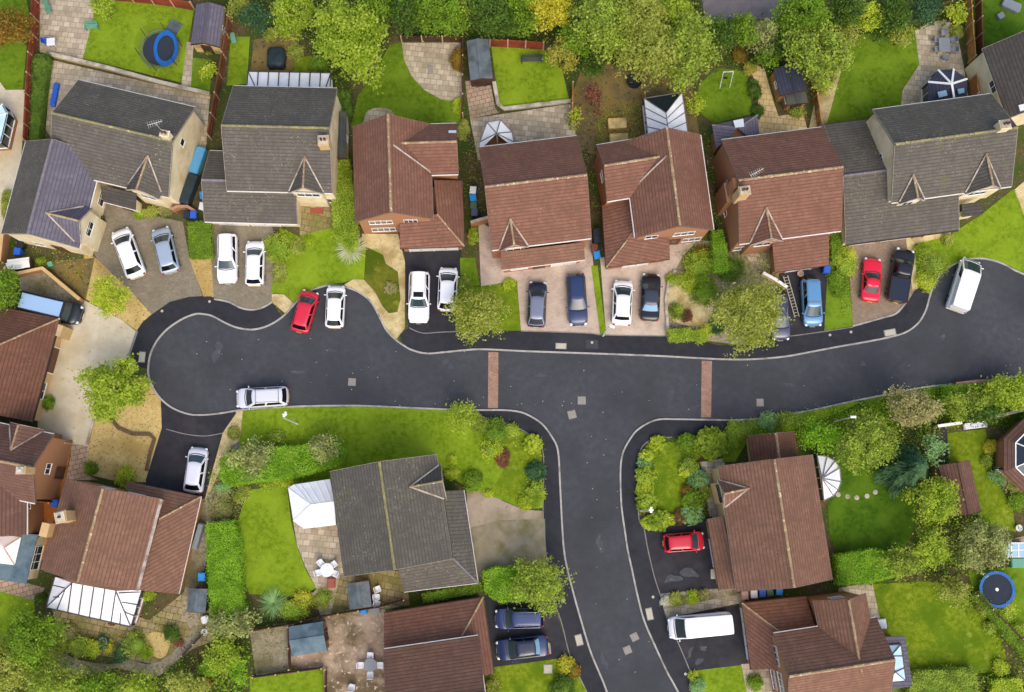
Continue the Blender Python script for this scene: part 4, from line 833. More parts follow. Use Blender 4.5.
# ---- house H2
h = House(10, 480, 'house', 'plum-tiled house at the left edge with a navy flat roof extension and white lantern')
b1 = h.gable([(-63, 483), (35, 503), (53, 434.5), (-45, 414)], 5.0, 2.5, 'roof_plum', 'brick_orange')
b2 = h.gable([(25.6, 537), (27, 470), (-50, 470), (-50, 537)], 4.6, 2.2, 'roof_plum', 'brick_orange', ridge=None)
h.gablet(b1, 1, [(43, 432), (10, 424.5), (13, 450)], 5.0, 1.7, 'roof_plum', 'brick_orange', fwin=(3.9, 1.4, 1.0))
h.chimney(20, 470, 9.3, 0.7, 0.6, mat='brick_buff', pots=1, pot='pl_white'); F = b1['side'](1); h.window(F, 0.5, 3.9, 1.0, 1.0); h.door(F, 0.45)
h.window(b2['side'](0), 0.5, 3.6, 1.4, 1.0)
P = [(-40, 528), (38, 534.6), (26, 584), (-50, 572)]
f = h.slopes([[(x, y, 2.9) for x, y in P]], 'felt_blue', [(x, y, 2.9) for x, y in P], 2.8, 'render', name='flat_roof')
h.window(f[1], 0.5, 1.3, 2.2, 1.6, cols=3)
ap = (4, 548, 3.7)
h.conservatory([[(-8, 534, 3.1), (21, 537, 3.1), ap], [(21, 537, 3.1), (14.5, 565, 3.1), ap], [(14.5, 565, 3.1), (-12, 562, 3.1), ap], [(-12, 562, 3.1), (-8, 534, 3.1), ap]], [(-8, 534, 3.1), (21, 537, 3.1), (14.5, 565, 3.1), (-12, 562, 3.1)], 3.1, [((21, 537, 3.1), ap), ((14.5, 565, 3.1), ap)], bar='post_pale', name='roof_lantern')
# ---- house N: brown with white conservatory
h = House(120, 545, 'house', 'brown-tiled house with a long white double-hipped conservatory on its garden end')
b1 = h.gable([(41, 569.5), (64.7, 478), (162, 499.6), (137, 590)], 5.0, 2.5, 'roof_brown', 'brick_orange', gut='gutter_brown')
f = h.slopes([[(159, 519, HI), (201, 496.5, LO), (178.6, 594, LO), (137.5, 590, HI+0.2)], [(126, 481, LO), (201, 496.5, LO), (159, 519, HI), (128, 511, HI)]], 'roof_brown', [(126, 481, LO), (201, 496.5, LO), (178.6, 594, LO), (136, 589, LO)], LO-0.1, 'brick_orange', hips=[((159, 519, HI), (201, 496.5, LO))], gut='gutter_white', gutters=[((201, 496.5, LO), (178.6, 594, LO))])
h.garage_door(f[0], 0.72, 2.4, mat='door_white'); h.door(f[0], 0.25)
a = b1['ends']; mb = MB(); mb.bar(a[2]+Vector((0, 0, 0.04)), a[3]+Vector((0, 0, 0.04)), 0.3, 0.05); mb.build('eave_flashing', 'lead', h.root)
F = b1['side'](2); h.window(F, 0.2, 4.0, 1.5, 0.9)
F = b1['side'](1); h.window(F, 0.3, 3.9, 1.6, 1.1); h.window(F, 0.62, 3.9, 1.2, 1.1)
h.chimney(60, 517, 8.6, 0.9, 0.9, 2.8, 'brick_buff', 1, 0.25, 'pl_brown')
p, q, n = b1['side'](0); c = p.lerp(q, 0.57) + n*0.35; mb = MB(); dd = (q-p).normalized(); mb.box(c+Vector((0, 0, 3.2)), (1.2, 0.7, 6.4), math.atan2(dd.y, dd.x)); mb.build('chimney_breast', 'brick_buff', h.root)
tl, tr, bl, br, hl, hr = (55, 577, 2.4), (142, 590, 2.4), (46, 607.5, 2.3), (131, 627, 2.3), (72, 583, 3.3), (116, 591, 3.3)
bars = [(hl, bl), (hr, br), (bl, br), (tl, bl), (tr, br)] + [((72+k*11, 583+k*2.0, 3.3), (68+k*10.8, 612.5+k*2.5, 2.3)) for k in range(0, 5)] + [((66, 588, 3.0), (57, 610, 2.3)), ((51, 597, 2.3), (59, 597, 2.8)), ((53, 585, 2.3), (65, 588, 2.95)), ((122, 600, 2.9), (120, 624.5, 2.3)), ((119, 593, 3.2), (140, 592, 2.4)), ((122, 602, 2.9), (138, 605, 2.35)), ((125, 612, 2.7), (134.5, 616, 2.33))]
h.conservatory([[hl, hr, br, bl], [tl, hl, bl], [tr, hr, br], [tl, hl, hr, tr]], [tl, tr, br, bl], 2.3, bars)
# ---- house I: grey roof, middle
h = House(395, 520, 'house', 'grey-tiled house behind the long verge with a pale blue-white conservatory on its lawn side')
b1 = h.gable([(344, 576), (329.4, 471), (437, 455.4), (452, 559)], 5.0, 3.2, 'roof_grey', 'brick_buff', ridge='ridge_moss')
h.gablet(b1, 1, [(444, 499), (438.5, 465), (412, 485)], 5.0, 1.8, 'roof_grey', 'brick_buff', fwin=(3.9, 1.8, 1.0), ridge='ridge_moss')
f = h.slopes([[(443, 491, HI), (463.7, 490, LO), (478, 583, LO), (453, 558, HI)], [(398, 567, HI), (453, 558, HI), (478, 583, LO), (404, 592, LO)]], 'roof_grey', [(443, 491, LO), (463.7, 490, LO), (478, 583, LO), (404, 592, LO), (400, 568, LO), (448, 556, LO)], LO-0.1, 'brick_buff', hips=[((453, 558, HI), (478, 583, LO))], ridge='ridge_slate', gutters=[((463.7, 490, LO), (478, 583, LO)), ((478, 583, LO), (404, 592, LO))])
h.garage_door(f[1], 0.55, 2.3); h.garage_door(f[1], 0.22, 2.3)
h.window(b1['side'](1), 0.4, 4.0, 1.4, 1.1); h.window(b1['side'](3), 0.5, 1.5, 2.0, 1.3, cols=3); h.window(b1['side'](0), 0.7, 3.8, 1.4, 1.1)
P = [(288, 488, 2.3), (294, 484.5, 2.3), (330, 479, 2.3), (336, 525, 2.3), (303.7, 528.5, 2.3), (293.4, 521, 2.3)]; r0, r1 = (311, 504.7, 3.2), (334, 501.5, 3.2)
h.conservatory([[P[0], P[1], r0], [P[1], P[2], r1, r0], [r0, r1, P[3], P[4]], [P[4], P[5], r0], [P[5], P[0], r0]], P, 2.3, [(r0, r1)] + [(p, r0) for p in (P[0], P[1], P[4], P[5])] + [((300+k*8, 483.6-k*1.2, 2.3), (314+k*6, 504-k*0.8, 3.2)) for k in range(4)] + [((309+k*7, 528-k*0.7, 2.3), (314+k*6, 504-k*0.8, 3.2)) for k in range(4)], 'poly_white', 'bar_white', bw=0.06)
# ---- house J: bottom middle
h = House(435, 650, 'house', 'red-brown house cut by the bottom edge with two blue cars at its side')
b1 = h.gable([(398, 752), (494, 738), (476, 636), (382, 650)], 5.0, 3.3, 'roof_brown', 'brick_red', barge='verge_brown')
f = h.slopes([[(384, 612.6, LO), (483, 597, LO), (462, 636, HI), (384, 649, HI)], [(483, 597, LO), (494, 673, LO), (484, 676, 3.0), (462, 636, HI)]], 'roof_red', [(384, 612.6, LO), (483, 597, LO), (494, 673, LO), (482, 677, LO), (470, 640, LO), (386, 654, LO)], LO-0.1, 'brick_red', hips=[((483, 597, LO), (462, 636, HI))], gut='gutter_brown', gutters=[((483, 597, LO), (494, 673, LO)), ((384, 612.6, LO), (483, 597, LO))])
h.garage_door(f[1], 0.3, 2.2); h.garage_door(f[1], 0.68, 2.2); h.window(b1['side'](2), 0.4, 4.0, 1.4, 1.1); h.window(b1['side'](1), 0.5, 4.0, 1.4, 1.1)
# ---- house K
h = House(772, 520, 'house', 'red-brown house above the red hatchback with a white half-round conservatory')
b1 = h.gable([(736, 592), (719, 468), (812, 453.5), (833.5, 578)], 5.0, 3.0, 'roof_brown', 'brick_buff', gut='gutter_white')
h.gablet(b1, 0, [(726, 507), (719.5, 480), (746, 490)], 5.0, 1.5, 'roof_brown', 'brick_buff', fwin=(3.7, 1.7, 1.2, 'bar_dark', 'glass', 3))
f = h.slopes([[(723, 516, 3.4), (738, 588, 3.4), (719, 590, LO), (707, 519, LO)]], 'roof_brown', [(723, 516, LO), (738, 588, LO), (719, 590, LO), (707, 519, LO)], LO-0.1, 'brick_buff', gut='gutter_brown', gutters=[((719, 590, LO), (707, 519, LO))])
h.garage_door(f[2], 0.5, 2.4); F = b1['side'](0); h.window(F, 0.82, 1.4, 2.4, 1.3, cols=4); h.window(F, 0.15, 3.9, 1.3, 1.0)
b3 = h.gable([(753, 474), (748, 437), (795, 431), (800, 468)], LO, 1.5, 'roof_deep', 'brick_buff', gut='gutter_brown')
h.window(b3['side'](1), 0.5, 1.4, 1.4, 1.0)
pts = [(817, 455.4, 2.4), (827, 456.5, 2.4), (835, 461, 2.4), (839.7, 468, 2.4), (841, 482, 2.4), (838, 490, 2.4), (833.5, 496, 2.4), (824, 500.6, 2.4)]; hub = (822, 478.5, 3.2)
h.conservatory([[p, q, hub] for p, q in zip(pts, pts[1:])], pts, 2.4, [(p, hub) for p in pts] + list(zip(pts, pts[1:])), bar='bar_grey', bw=0.08)
# ---- house L
h = House(830, 640, 'house', 'red-brown house with a crossing gable and a flat grey orangery at the lower right')
b1 = h.gable([(787, 709), (893, 693), (874, 618), (774, 634)], 5.0, 2.8, 'roof_brown', 'brick_orange')
b2 = h.gable([(826, 672), (814, 601), (866, 594), (879, 665)], 5.0, 2.3, 'roof_brown', 'brick_orange')
f = h.slopes([[(742, 603, LO), (806, 596, LO), (816, 628, HI), (780, 632, HI)], [(742, 603, LO), (780, 632, HI), (778, 668.7, HI), (751, 670, LO)]], 'roof_red', [(742, 603, LO), (806, 596, LO), (814, 630, LO), (785, 668, LO), (751, 670, LO)], LO-0.1, 'brick_orange', hips=[((742, 603, LO), (780, 632, HI))], gut='gutter_brown', gutters=[((742, 603, LO), (751, 670, LO)), ((742, 603, LO), (806, 596, LO))])
h.garage_door(f[4], 0.3, 2.3); h.garage_door(f[4], 0.7, 2.3)
F = b1['side'](3); h.window(F, 0.3, 4.0, 1.8, 1.2, cols=3); h.window(F, 0.7, 4.0, 1.8, 1.2, cols=3); h.window(F, 0.72, 1.5, 1.8, 1.3, cols=3)
h.window(b2['side'](1), 0.5, 3.9, 1.2, 1.1); h.window(b2['side'](0), 0.7, 4.1, 0.9, 0.9)
P = [(877, 637, 2.8), (905, 636, 2.8), (912.6, 686, 2.8), (884, 691, 2.8)]
h.slopes([P], 'roof_slate', P, 2.7, 'brick_orange', name='flat_roof')
q = [(881, 646, 2.95), (901, 644, 2.95), (906, 681, 2.95), (887, 683, 2.95)]; r0, r1 = (891, 656, 3.5), (895, 672, 3.5)
h.conservatory([[q[0], q[1], r0], [q[1], q[2], r1, r0], [q[2], q[3], r1], [q[3], q[0], r0, r1]], q, 2.95, [(q[0], r0), (q[1], r0), (q[2], r1), (q[3], r1), (r0, r1), ((902.5, 656, 2.95), r0), ((904, 668, 2.95), r1), ((883, 658, 2.95), r0), ((885, 671, 2.95), r1)] + list(zip(q, q[1:]+q[:1])), 'poly_blue', bar='bar_dark', bw=0.07, zlow=2.9, name='roof_lantern')
# ---- right edge building with octagonal roof
h = House(1045, 455, 'house', 'brown octagonal roof with a dark glazed lantern at the right edge')
R = [(1000+45*(1-math.cos(PI/8+k*PI/4)), 455-45*math.sin(PI/8+k*PI/4)*0.98, 2.6) for k in range(8)]; Ri = [(1013+32*(1-math.cos(PI/8+k*PI/4)), 455-32*math.sin(PI/8+k*PI/4), 3.2) for k in range(8)]
h.slopes([[R[k], R[(k+1) % 8], Ri[(k+1) % 8], Ri[k]] for k in range(8)], 'roof_plum', R, 2.5, 'brick_orange')
hub = (1045, 455, 4.2)
h.conservatory([[Ri[k], Ri[(k+1) % 8], hub] for k in range(8)], Ri, 3.2, [(p, hub) for p in Ri] + list(zip(Ri, Ri[1:]+Ri[:1])) + [((Ri[k][0]*.5+22.5+500, Ri[k][1]*.5+227.5, 3.7), (Ri[(k+1) % 8][0]*.5+522.5, Ri[(k+1) % 8][1]*.5+227.5, 3.7)) for k in range(8)], 'glass', 'bar_white', bw=0.1, name='lantern')
P = [(1004, 468, 2.4), (1018, 460, 2.4), (1060, 466, 2.4), (1060, 484, 2.4), (1020, 482, 2.4)]
h.conservatory([P], P, 2.4, [((1004+k*8, 468-k*1, 2.45), (1016+k*8, 480+k*0.5, 2.45)) for k in range(5)], bar='bar_grey')
# ---- caravan corner roof top left
h = House(-6, 115, 'house', 'corner of a pale blue conservatory roof by the upper left lawn')
P = [(-40, 100, 2.4), (3, 104, 2.4), (8, 113, 2.4), (1, 143, 2.4), (-40, 146, 2.4)]
h.conservatory([P], P, 2.4, [((3, 104, 2.45), (-20, 122, 2.45)), ((8, 113, 2.45), (-20, 122, 2.45)), ((1, 143, 2.45), (-20, 122, 2.45))], 'poly_blue', 'bar_white')
# ---------------------------------------------------------------- plants
def quads_mesh(name, V, mat, parent=None, extra=None, base=None):
    off = OFF[parent.name] if parent is not None else Vector(base if base is not None else (0, 0, 0))
    V = V - np.array(off); n = len(V)//4
    ev, ef = extra if extra else ([], [])
    me = bpy.data.meshes.new(name); nv = len(V) + len(ev)
    allv = np.concatenate([V, np.array(ev).reshape(-1, 3) - np.array(off)]) if len(ev) else V
    me.vertices.add(nv); me.vertices.foreach_set('co', allv.astype(np.float32).ravel())
    loops = list(range(4*n)); starts = list(range(0, 4*n, 4)); tot = [4]*n
    for f in ef:
        starts.append(len(loops)); tot.append(len(f)); loops += [4*n+i for i in f]
    me.loops.add(len(loops)); me.loops.foreach_set('vertex_index', loops)
    me.polygons.add(len(starts)); me.polygons.foreach_set('loop_start', starts); me.polygons.foreach_set('loop_total', tot)
    me.materials.append(MATS[mat]); me.update(calc_edges=True); me.validate()
    o = bpy.data.objects.new(name, me); COL.objects.link(o); OFF[o.name] = off
    if parent is not None: o.parent = parent
    else: o.location = off
    return o
def leaf_quads(C, size, up=0.6, aspect=0.7):
    """C: Nx3 leaf centres -> 4N verts, randomly turned, on the whole facing up and out"""
    n = len(C); nr = RNG.normal(size=(n, 3)); nr /= np.linalg.norm(nr, axis=1)[:, None]; nr[:, 2] += up
    nr /= np.linalg.norm(nr, axis=1)[:, None]
    t = RNG.normal(size=(n, 3)); t -= (t*nr).sum(1)[:, None]*nr; t /= np.linalg.norm(t, axis=1)[:, None]; b = np.cross(nr, t)
    s = size*(0.6+0.8*RNG.random(n)); a = (s/2)[:, None]*t; w = (s*aspect/2)[:, None]*b
    fold = (s*0.12)[:, None]*nr
    V = np.empty((n, 4, 3)); V[:, 0] = C-a+fold; V[:, 1] = C-w; V[:, 2] = C+a+fold; V[:, 3] = C+w
    return V.reshape(-1, 3)
def crown_points(lobes, clump, per, shell=0.55, low=-0.5):
    """clumps of leaves set on the outer shell of several lobes (centre, radii)"""
    vol = np.array([r[0]*r[1] + r[0]*r[2] for _, r in lobes]); vol /= vol.sum(); out = []
    area = sum(2.2*PI*r[0]*max(r[1], r[2])*0.8 for _, r in lobes); ncl = max(12, int(area/(clump*clump*1.08)))
    for i in RNG.choice(len(lobes), ncl, p=vol):
        c, r = lobes[i]
        while True:
            d = RNG.normal(size=3); d /= np.linalg.norm(d)
            if d[2] > low: break
        rad = shell + (1.06-shell)*RNG.random()**0.5; rad *= 1+0.10*RNG.normal()
        p = np.array(c) + d*np.array(r)*rad
        k = max(3, int(per*(0.5+RNG.random())))
        out.append(p + RNG.normal(size=(k, 3))*np.array([clump, clump, clump*0.6])*0.5)
    P = np.concatenate(out); P[:, 2] = np.maximum(P[:, 2], 0.12); return P
def tree(px, py, rpx, h, mat, label, name='tree', kind='tree', group=None, ry=None, leaf=0.21, clump=0.55, per=24, lobes=None, dense=1.0, sep=0.4):
    """broadleaf tree: px,py,rpx read from the plan picture of the crown"""
    zc = h*0.62; c = G(px, py, zc); mp = MPP(px, py, zc); r = rpx*mp; ryy = (ry or rpx)*mp
    root = empty(name, (c.x, c.y, ZL), label, kind, group)
    nl = lobes or (11 if r > 2.2 else 7 if r > 1.3 else 5); L_ = [((c.x, c.y, zc), (r*0.6, ryy*0.6, h*0.3))]
    for k in range(nl):
        a = 2.4*k + random.uniform(-.4, .4); q = random.uniform(.32, .74)
        L_.append(((c.x+math.cos(a)*r*q, c.y+math.sin(a)*ryy*q, zc+h*(.2-.42*q)+h*random.uniform(-0.06, 0.1)), (r*random.uniform(.25, .4), ryy*random.uniform(.25, .4), h*random.uniform(.11, .18))))
    P = crown_points(L_, clump, per*dense)
    quads_mesh('crown', leaf_quads(P, leaf, 1.0), mat, root)
    mb = MB(); tr = max(0.07, h*0.022); b = Vector((c.x, c.y, 0))
    mb.tube([b, b+Vector((tr*.5, 0, h*.25)), b+Vector((0, tr, h*.5)), b+Vector((0, 0, h*.8))], [tr*1.3, tr, tr*.7, tr*.25], 7)
    for cc, rr in L_[1:]: 
        e = Vector(cc); s0 = b + Vector((0, 0, h*random.uniform(.28, .45))); mb.tube([s0, s0.lerp(e, .5)+Vector((0, 0, .1*h)), e+Vector((0, 0, rr[2]*.3))], [tr*.55, tr*.4, tr*.12], 5)
    mb.build('trunk', 'bark', root); return root
def conifer(px, py, rpx, h, mat, label, group=None, n=7000, leaf=0.42):
    """long drooping sprays round one stem"""
    zc = h*0.4; c = G(px, py, zc); r = rpx*MPP(px, py, zc); root = empty('conifer_tree', (c.x, c.y, ZL), label, 'tree', group)
    t = RNG.random(n); a = RNG.random(n)*2*PI; arm = np.floor(a/(2*PI)*31)/31*2*PI + RNG.normal(size=n)*0.12; zz = 0.15+0.85*t
    rad = r*(1.05-zz*0.92)*RNG.random(n)**0.5; jag = 0.88+0.14*np.sin(arm*7+zz*9)
    C = np.stack([c.x+np.cos(arm)*rad*jag, c.y+np.sin(arm)*rad*jag, h*zz*0.95-rad*0.25+0.2], 1); C[:, 2] = np.maximum(C[:, 2], 0.15)
    d = np.stack([np.cos(arm), np.sin(arm), -0.25*np.ones(n)], 1); w = np.stack([-np.sin(arm), np.cos(arm), np.zeros(n)], 1)*(0.05+0.05*RNG.random(n))[:, None]
    l = d*(leaf*(0.5+RNG.random(n)))[:, None]*0.5
    V = np.empty((n, 4, 3)); V[:, 0] = C-l-w; V[:, 1] = C-l+w; V[:, 2] = C+l+w*.3; V[:, 3] = C+l-w*.3
    quads_mesh('crown', V.reshape(-1, 3), mat, root)
    mb = MB(); mb.tube([(c.x, c.y, 0), (c.x, c.y, h*.6), (c.x, c.y, h*.97)], [h*.03, h*.018, .02], 7); mb.build('trunk', 'bark', root); return root
def shrub(px, py, rpx, mat, label, h=None, group=None, name='shrub', ry=None, leaf=0.125, clipped=False, cat='shrub', rz=0.0):
    rpx *= 1.12; ry = ry*1.12 if ry else None; r0 = rpx*MPP(px, py, 0.5); h = h or max(0.35, r0*1.25); c = G(px, py, h*0.5); r = rpx*MPP(px, py, h*.5); ryy = (ry or rpx)*MPP(px, py, h*.5)
    root = empty(name, (c.x, c.y, ZL), label, cat, group); cc = (c.x, c.y, h*0.5)
    if clipped: P = crown_points([(cc, (r*.97, ryy*.97, h*.5))], 0.13, 20, 0.95, -0.8)
    else:
        L_ = [(cc, (r*.8, ryy*.8, h*.5))] + [((c.x+math.cos(a)*r*.45, c.y+math.sin(a)*ryy*.45, h*random.uniform(.38, .6)), (r*.5, ryy*.5, h*.36)) for a in [random.uniform(0, 6.3) for _ in range(5)]]
        P = crown_points(L_, max(.2, min(.4, r*.35)), 24, 0.7, -0.7)
    quads_mesh('foliage', leaf_quads(P, leaf if r > .5 else leaf*.8, 1.3), mat, root)
    mb = MB(); mb.ellipsoid((c.x, c.y, h*.45), (r*(.84 if clipped else .7), ryy*(.84 if clipped else .7), h*(.46 if clipped else .4)), 10, 6)
    mb.tube([(c.x, c.y, 0), (c.x, c.y, h*.4)], [.05, .03], 6); mb.build('stems', 'stems', root, smooth=True); return root
def hedge(pts, h, mat, label, group=None, leaf=0.13, name='hedge', rough=0.07, wob=True):
    """clipped hedge on a footprint (read at its top edge)"""
    P = [G(x, y, h*0.85) for x, y in pts]; c = sum(P, Vector())/len(P); root = empty(name, (c.x, c.y, ZL), label, 'hedge', group)
    XY = np.array([(p.x, p.y) for p in P]); 
    def inside(q):
        k = len(XY); r = np.zeros(len(q), bool)
        for i in range(k):
            a, b = XY[i], XY[i-1]; cnd = ((a[1] > q[:, 1]) != (b[1] > q[:, 1])) & (q[:, 0] < (b[0]-a[0])*(q[:, 1]-a[1])/(b[1]-a[1]+1e-12)+a[0]); r ^= cnd
        return r
    lo, hi = XY.min(0), XY.max(0); ar = (hi-lo).prod(); n = int(min(26000, ar*200)); q = lo+(hi-lo)*RNG.random((n, 2)); q = q[inside(q)]
    z = h*(1+0.05*np.sin(q[:, 0]*1.7)+0.05*np.sin(q[:, 1]*2.3)) + RNG.normal(size=len(q))*rough
    top = np.column_stack([q, z]); sides = []
    for i in range(len(XY)):
        a, b = XY[i-1], XY[i]; ln = np.linalg.norm(b-a); m_ = int(ln*h*70)
        if m_ < 1: continue
        t = RNG.random((m_, 1)); e = a+(b-a)*t + RNG.normal(size=(m_, 2))*rough*1.1; sides.append(np.column_stack([e, 0.1+h*RNG.random(m_)]))
    C = np.concatenate([top]+sides); quads_mesh('foliage', leaf_quads(C, leaf, 1.6), mat, root)
    mb = MB(); mb.prism([(c.x+(x-c.x)*.93, c.y+(y-c.y)*.93) for x, y in XY], 0, h*.9); mb.build('stems', 'stems', root); return root
def spiky(px, py, rpx, mat, label, n=130, h=1.0, w=0.07, name='spiky_plant', droop=0.5):
    """arching strap leaves from one crown"""
    c = G(px, py, h*.5); r = rpx*MPP(px, py, .5); root = empty(name, (c.x, c.y, ZL), label, 'plant'); vs = []
    a = RNG.random(n)*2*PI; el = RNG.random(n); ln = r*(0.65+0.45*RNG.random(n))
    for i in range(n):
        d = np.array([math.cos(a[i]), math.sin(a[i]), 0]); s = np.array([-d[1], d[0], 0])*w*(.7+.6*random.random()); p0 = np.array([c.x, c.y, h*.25]); pr = p0-s*.5, p0+s*.5
        hz = h*(.4+.7*el[i])
        for k in (1, 2, 3):
            t = k/3; p = np.array([c.x, c.y, 0])+d*ln[i]*(t**(.8+.5*el[i])) + np.array([0, 0, h*.25+hz*(t-droop*t*t)]); ww = s*(1-t*.75)
            nx = p-ww*.5, p+ww*.5; vs += [pr[0], pr[1], nx[1], nx[0]]; pr = nx
    quads_mesh('leaves', np.array(vs), mat, root)
    mb = MB(); mb.lathe((c.x, c.y, 0), [(.1, 0), (.12, h*.2), (.05, h*.4)], 8); mb.build('stem', 'bark', root); return root

# ---- big trees along the top boundary
T = tree
T(350, 38, 46, 9.5, 'lf_lime', 'big bright lime-green spreading tree at the back of the glazed lean-to', ry=47, leaf=.26, clump=.7, per=28)
T(292, 14, 24, 7, 'lf_lime', 'lime tree crown left of the biggest lime tree and touching it')
T(10, 28, 23, 6, 'lf_orange', 'rust-orange autumn tree in the upper left lawn', ry=22)
T(405, 14, 20, 7, 'lf_dark', 'dark green tree between the big lime tree and the quarter-circle patio')
T(442, 12, 30, 8.5, 'lf_green', 'green tree over the back fence of the quarter-circle patio', ry=26)
T(488, 14, 28, 8, 'lf_dark', 'dark green tree behind the grey felt shed')
T(523, 22, 20, 6, 'lf_green', 'mid-green tree behind the short red-brown fence panel')
T(547, 8, 25, 8, 'lf_yellow', 'clear yellow tree among the green crowns at the top boundary', ry=19)
T(562, 54, 17, 5, 'lf_gold', 'small golden-olive tree at the corner of the fenced square lawn', ry=20)
T(600, 22, 34, 10, 'lf_mid', 'tall pale green tree right of the yellow tree', ry=34, leaf=.25, clump=.66)
T(590, 66, 14, 3.5, 'lf_dark', 'low dark green tree above the red shrub')
T(640, 16, 28, 10, 'lf_olive', 'olive-green tree on the top boundary left of the far lane')
T(650, 52, 34, 9, 'lf_olive', 'broad olive tree overhanging the bare earth yard', ry=34, leaf=.25, clump=.66)
T(688, 46, 30, 9, 'lf_mid', 'yellowish mid-green tree between the bare earth yard and the swing', ry=40, leaf=.25, clump=.66)
T(722, 36, 20, 6, 'lf_dark', 'dark bushy tree below the far lane, above the swing lawn', ry=18)
T(742, 32, 18, 6, 'lf_green', 'green tree directly below the middle of the far lane', ry=18)
T(764, 36, 17, 6, 'lf_grey', 'thin greyish tree left of the navy shed, below the far lane')
T(768, 58, 12, 4, 'lf_green', 'small rounded green tree at the top end of the cream path')
T(802, 18, 30, 9, 'lf_green', 'dense green tree on the top boundary right of the far lane', ry=24)
T(818, 52, 36, 9, 'lf_mid', 'large loose green tree overhanging the navy shed', ry=38, leaf=.25, clump=.66)
T(846, 12, 18, 8, 'lf_dark', 'dark tree between two green crowns above the diagonal cream path')
T(868, 17, 14, 6, 'lf_acid', 'yellow-lime tree above the diagonal cream path')
T(894, 14, 20, 7, 'lf_dark', 'dark green tree above the back lawn of the grey-roofed cream house', ry=18)
T(922, 8, 18, 7, 'lf_blue', 'bluish dark tree in the top hedge above the table patio')
T(956, 12, 10, 3.5, 'lf_acid', 'small acid-yellow bush tree beside the lattice fence')
T(902, 36, 12, 3.5, 'lf_olive', 'low olive shrub tree at the top edge of the long back lawn')
T(880, 34, 11, 3, 'lf_dark', 'low dark shrub tree at the top left of the long back lawn')
T(102, 7, 11, 4, 'lf_lime', 'lime bush tree at the top of the trampoline lawn')
T(256, 18, 16, 5, 'lf_blue', 'dark blue-green tree above the covered garden furniture', ry=17)
T(240, 8, 12, 4, 'lf_olive', 'olive tree at the head of the narrow lawn strip')
T(210, 70, 9.5, 2.6, 'lf_acid', 'round lime tree beside the brown fence below the slate shed')
T(593, 98, 12, 3, 'lf_red', 'dull red shrub tree beside the bare earth yard', ry=16)
T(695, 105, 10, 3, 'lf_acid', 'yellow-green bush tree right of the white hipped conservatory', ry=14)
T(575, 118, 6, 2, 'lf_acid', 'thin lime bush on the fence line between two patios', ry=14)
T(380, 6, 18, 7, 'lf_green', 'green tree filling the gap right of the big lime tree on the top edge')
T(462, 2, 20, 8, 'lf_mid', 'pale green tree on the top edge above the grey felt shed')
T(520, 2, 18, 8, 'lf_green', 'green tree on the top edge left of the yellow tree')
T(622, 44, 22, 7, 'lf_mid', 'green tree filling the belt between the pale green tree and the broad olive tree')
T(672, 10, 22, 8, 'lf_lime', 'lime-tinged tree on the top edge beside the far lane')
T(578, 40, 18, 7, 'lf_green', 'green tree behind the golden-olive corner tree')
T(786, 44, 16, 6, 'lf_dark', 'dark tree between the rounded green tree and the navy shed')
T(846, 34, 15, 5, 'lf_olive', 'olive tree over the top end of the diagonal cream path')
# ---- street and front garden trees
T(108, 297, 23, 5, 'lf_acid', 'round lime-yellow tree on the gravel left of the grey driveway', ry=21)
T(113, 388, 36, 6.5, 'lf_lime', 'large lime-green tree between pale concrete drive and turning head', ry=29, leaf=.25)
T(6, 290, 18, 5, 'lf_green', 'green tree at the left edge beside the black van', ry=22)
T(476, 312, 31, 5.5, 'lf_olive', 'olive-lime tree overhanging the white hatchback on the tarmac drive', ry=28)
T(748, 313, 42, 7, 'lf_olive', 'broad pale olive tree hiding a parked car beside the pavement', ry=42, leaf=.2)
T(541, 582, 28, 6, 'lf_mid', 'light olive-green tree overhanging the pavement above the two blue cars', ry=29)
T(463, 417, 17, 3.5, 'lf_lime', 'lime bush tree at the kerb end of the long verge', ry=18)
T(252, 456, 23, 4, 'lf_grey', 'dull olive-grey tree growing through the left end of the long hedge', ry=21)
T(325, 447, 17, 3.5, 'lf_grey', 'pale grey-green tree at the right end of the long hedge', ry=15)
T(910, 408, 29, 6, 'lf_beige', 'beige-green tree by the roadside at the end of the verge', ry=24)
T(866, 440, 30, 6.5, 'lf_mid', 'mid-green tree behind the dark lawn, left of the beige tree', ry=36)
T(820, 437, 21, 4.5, 'lf_hedge', 'bright green tree above the half-round conservatory', ry=18)
conifer(906, 468, 33, 6.5, 'lf_blue', 'dark blue-green conifer with long sprays beside the dark lawn')
T(932, 450, 12, 4, 'lf_mint', 'small pale mint tree beside the dark conifer', ry=17)
T(936, 500, 27, 5.5, 'lf_lime', 'bright lime tree below the conifer, beside the brown shed', ry=30)
T(982, 545, 27, 5.5, 'lf_grey', 'grey-olive tree below the brown shed', ry=29)
T(930, 548, 20, 5, 'lf_lime', 'lime tree between the dark lawn and the grey-olive tree', ry=20)
T(902, 563, 22, 4, 'lf_mid', 'green tree at the top of the large back lawn', ry=16)
T(956, 594, 16, 3, 'lf_olive', 'small square olive tree at the corner left of the right trampoline', ry=14)
T(1008, 392, 28, 4, 'lf_lime', 'lime-green tree by the road at the right edge', ry=22)
T(968, 404, 24, 3.5, 'lf_mid', 'yellowish green tree behind the low roadside brick wall', ry=15)
T(985, 414, 20, 3.5, 'lf_dark', 'dark green tree behind the white slatted bench', ry=9)
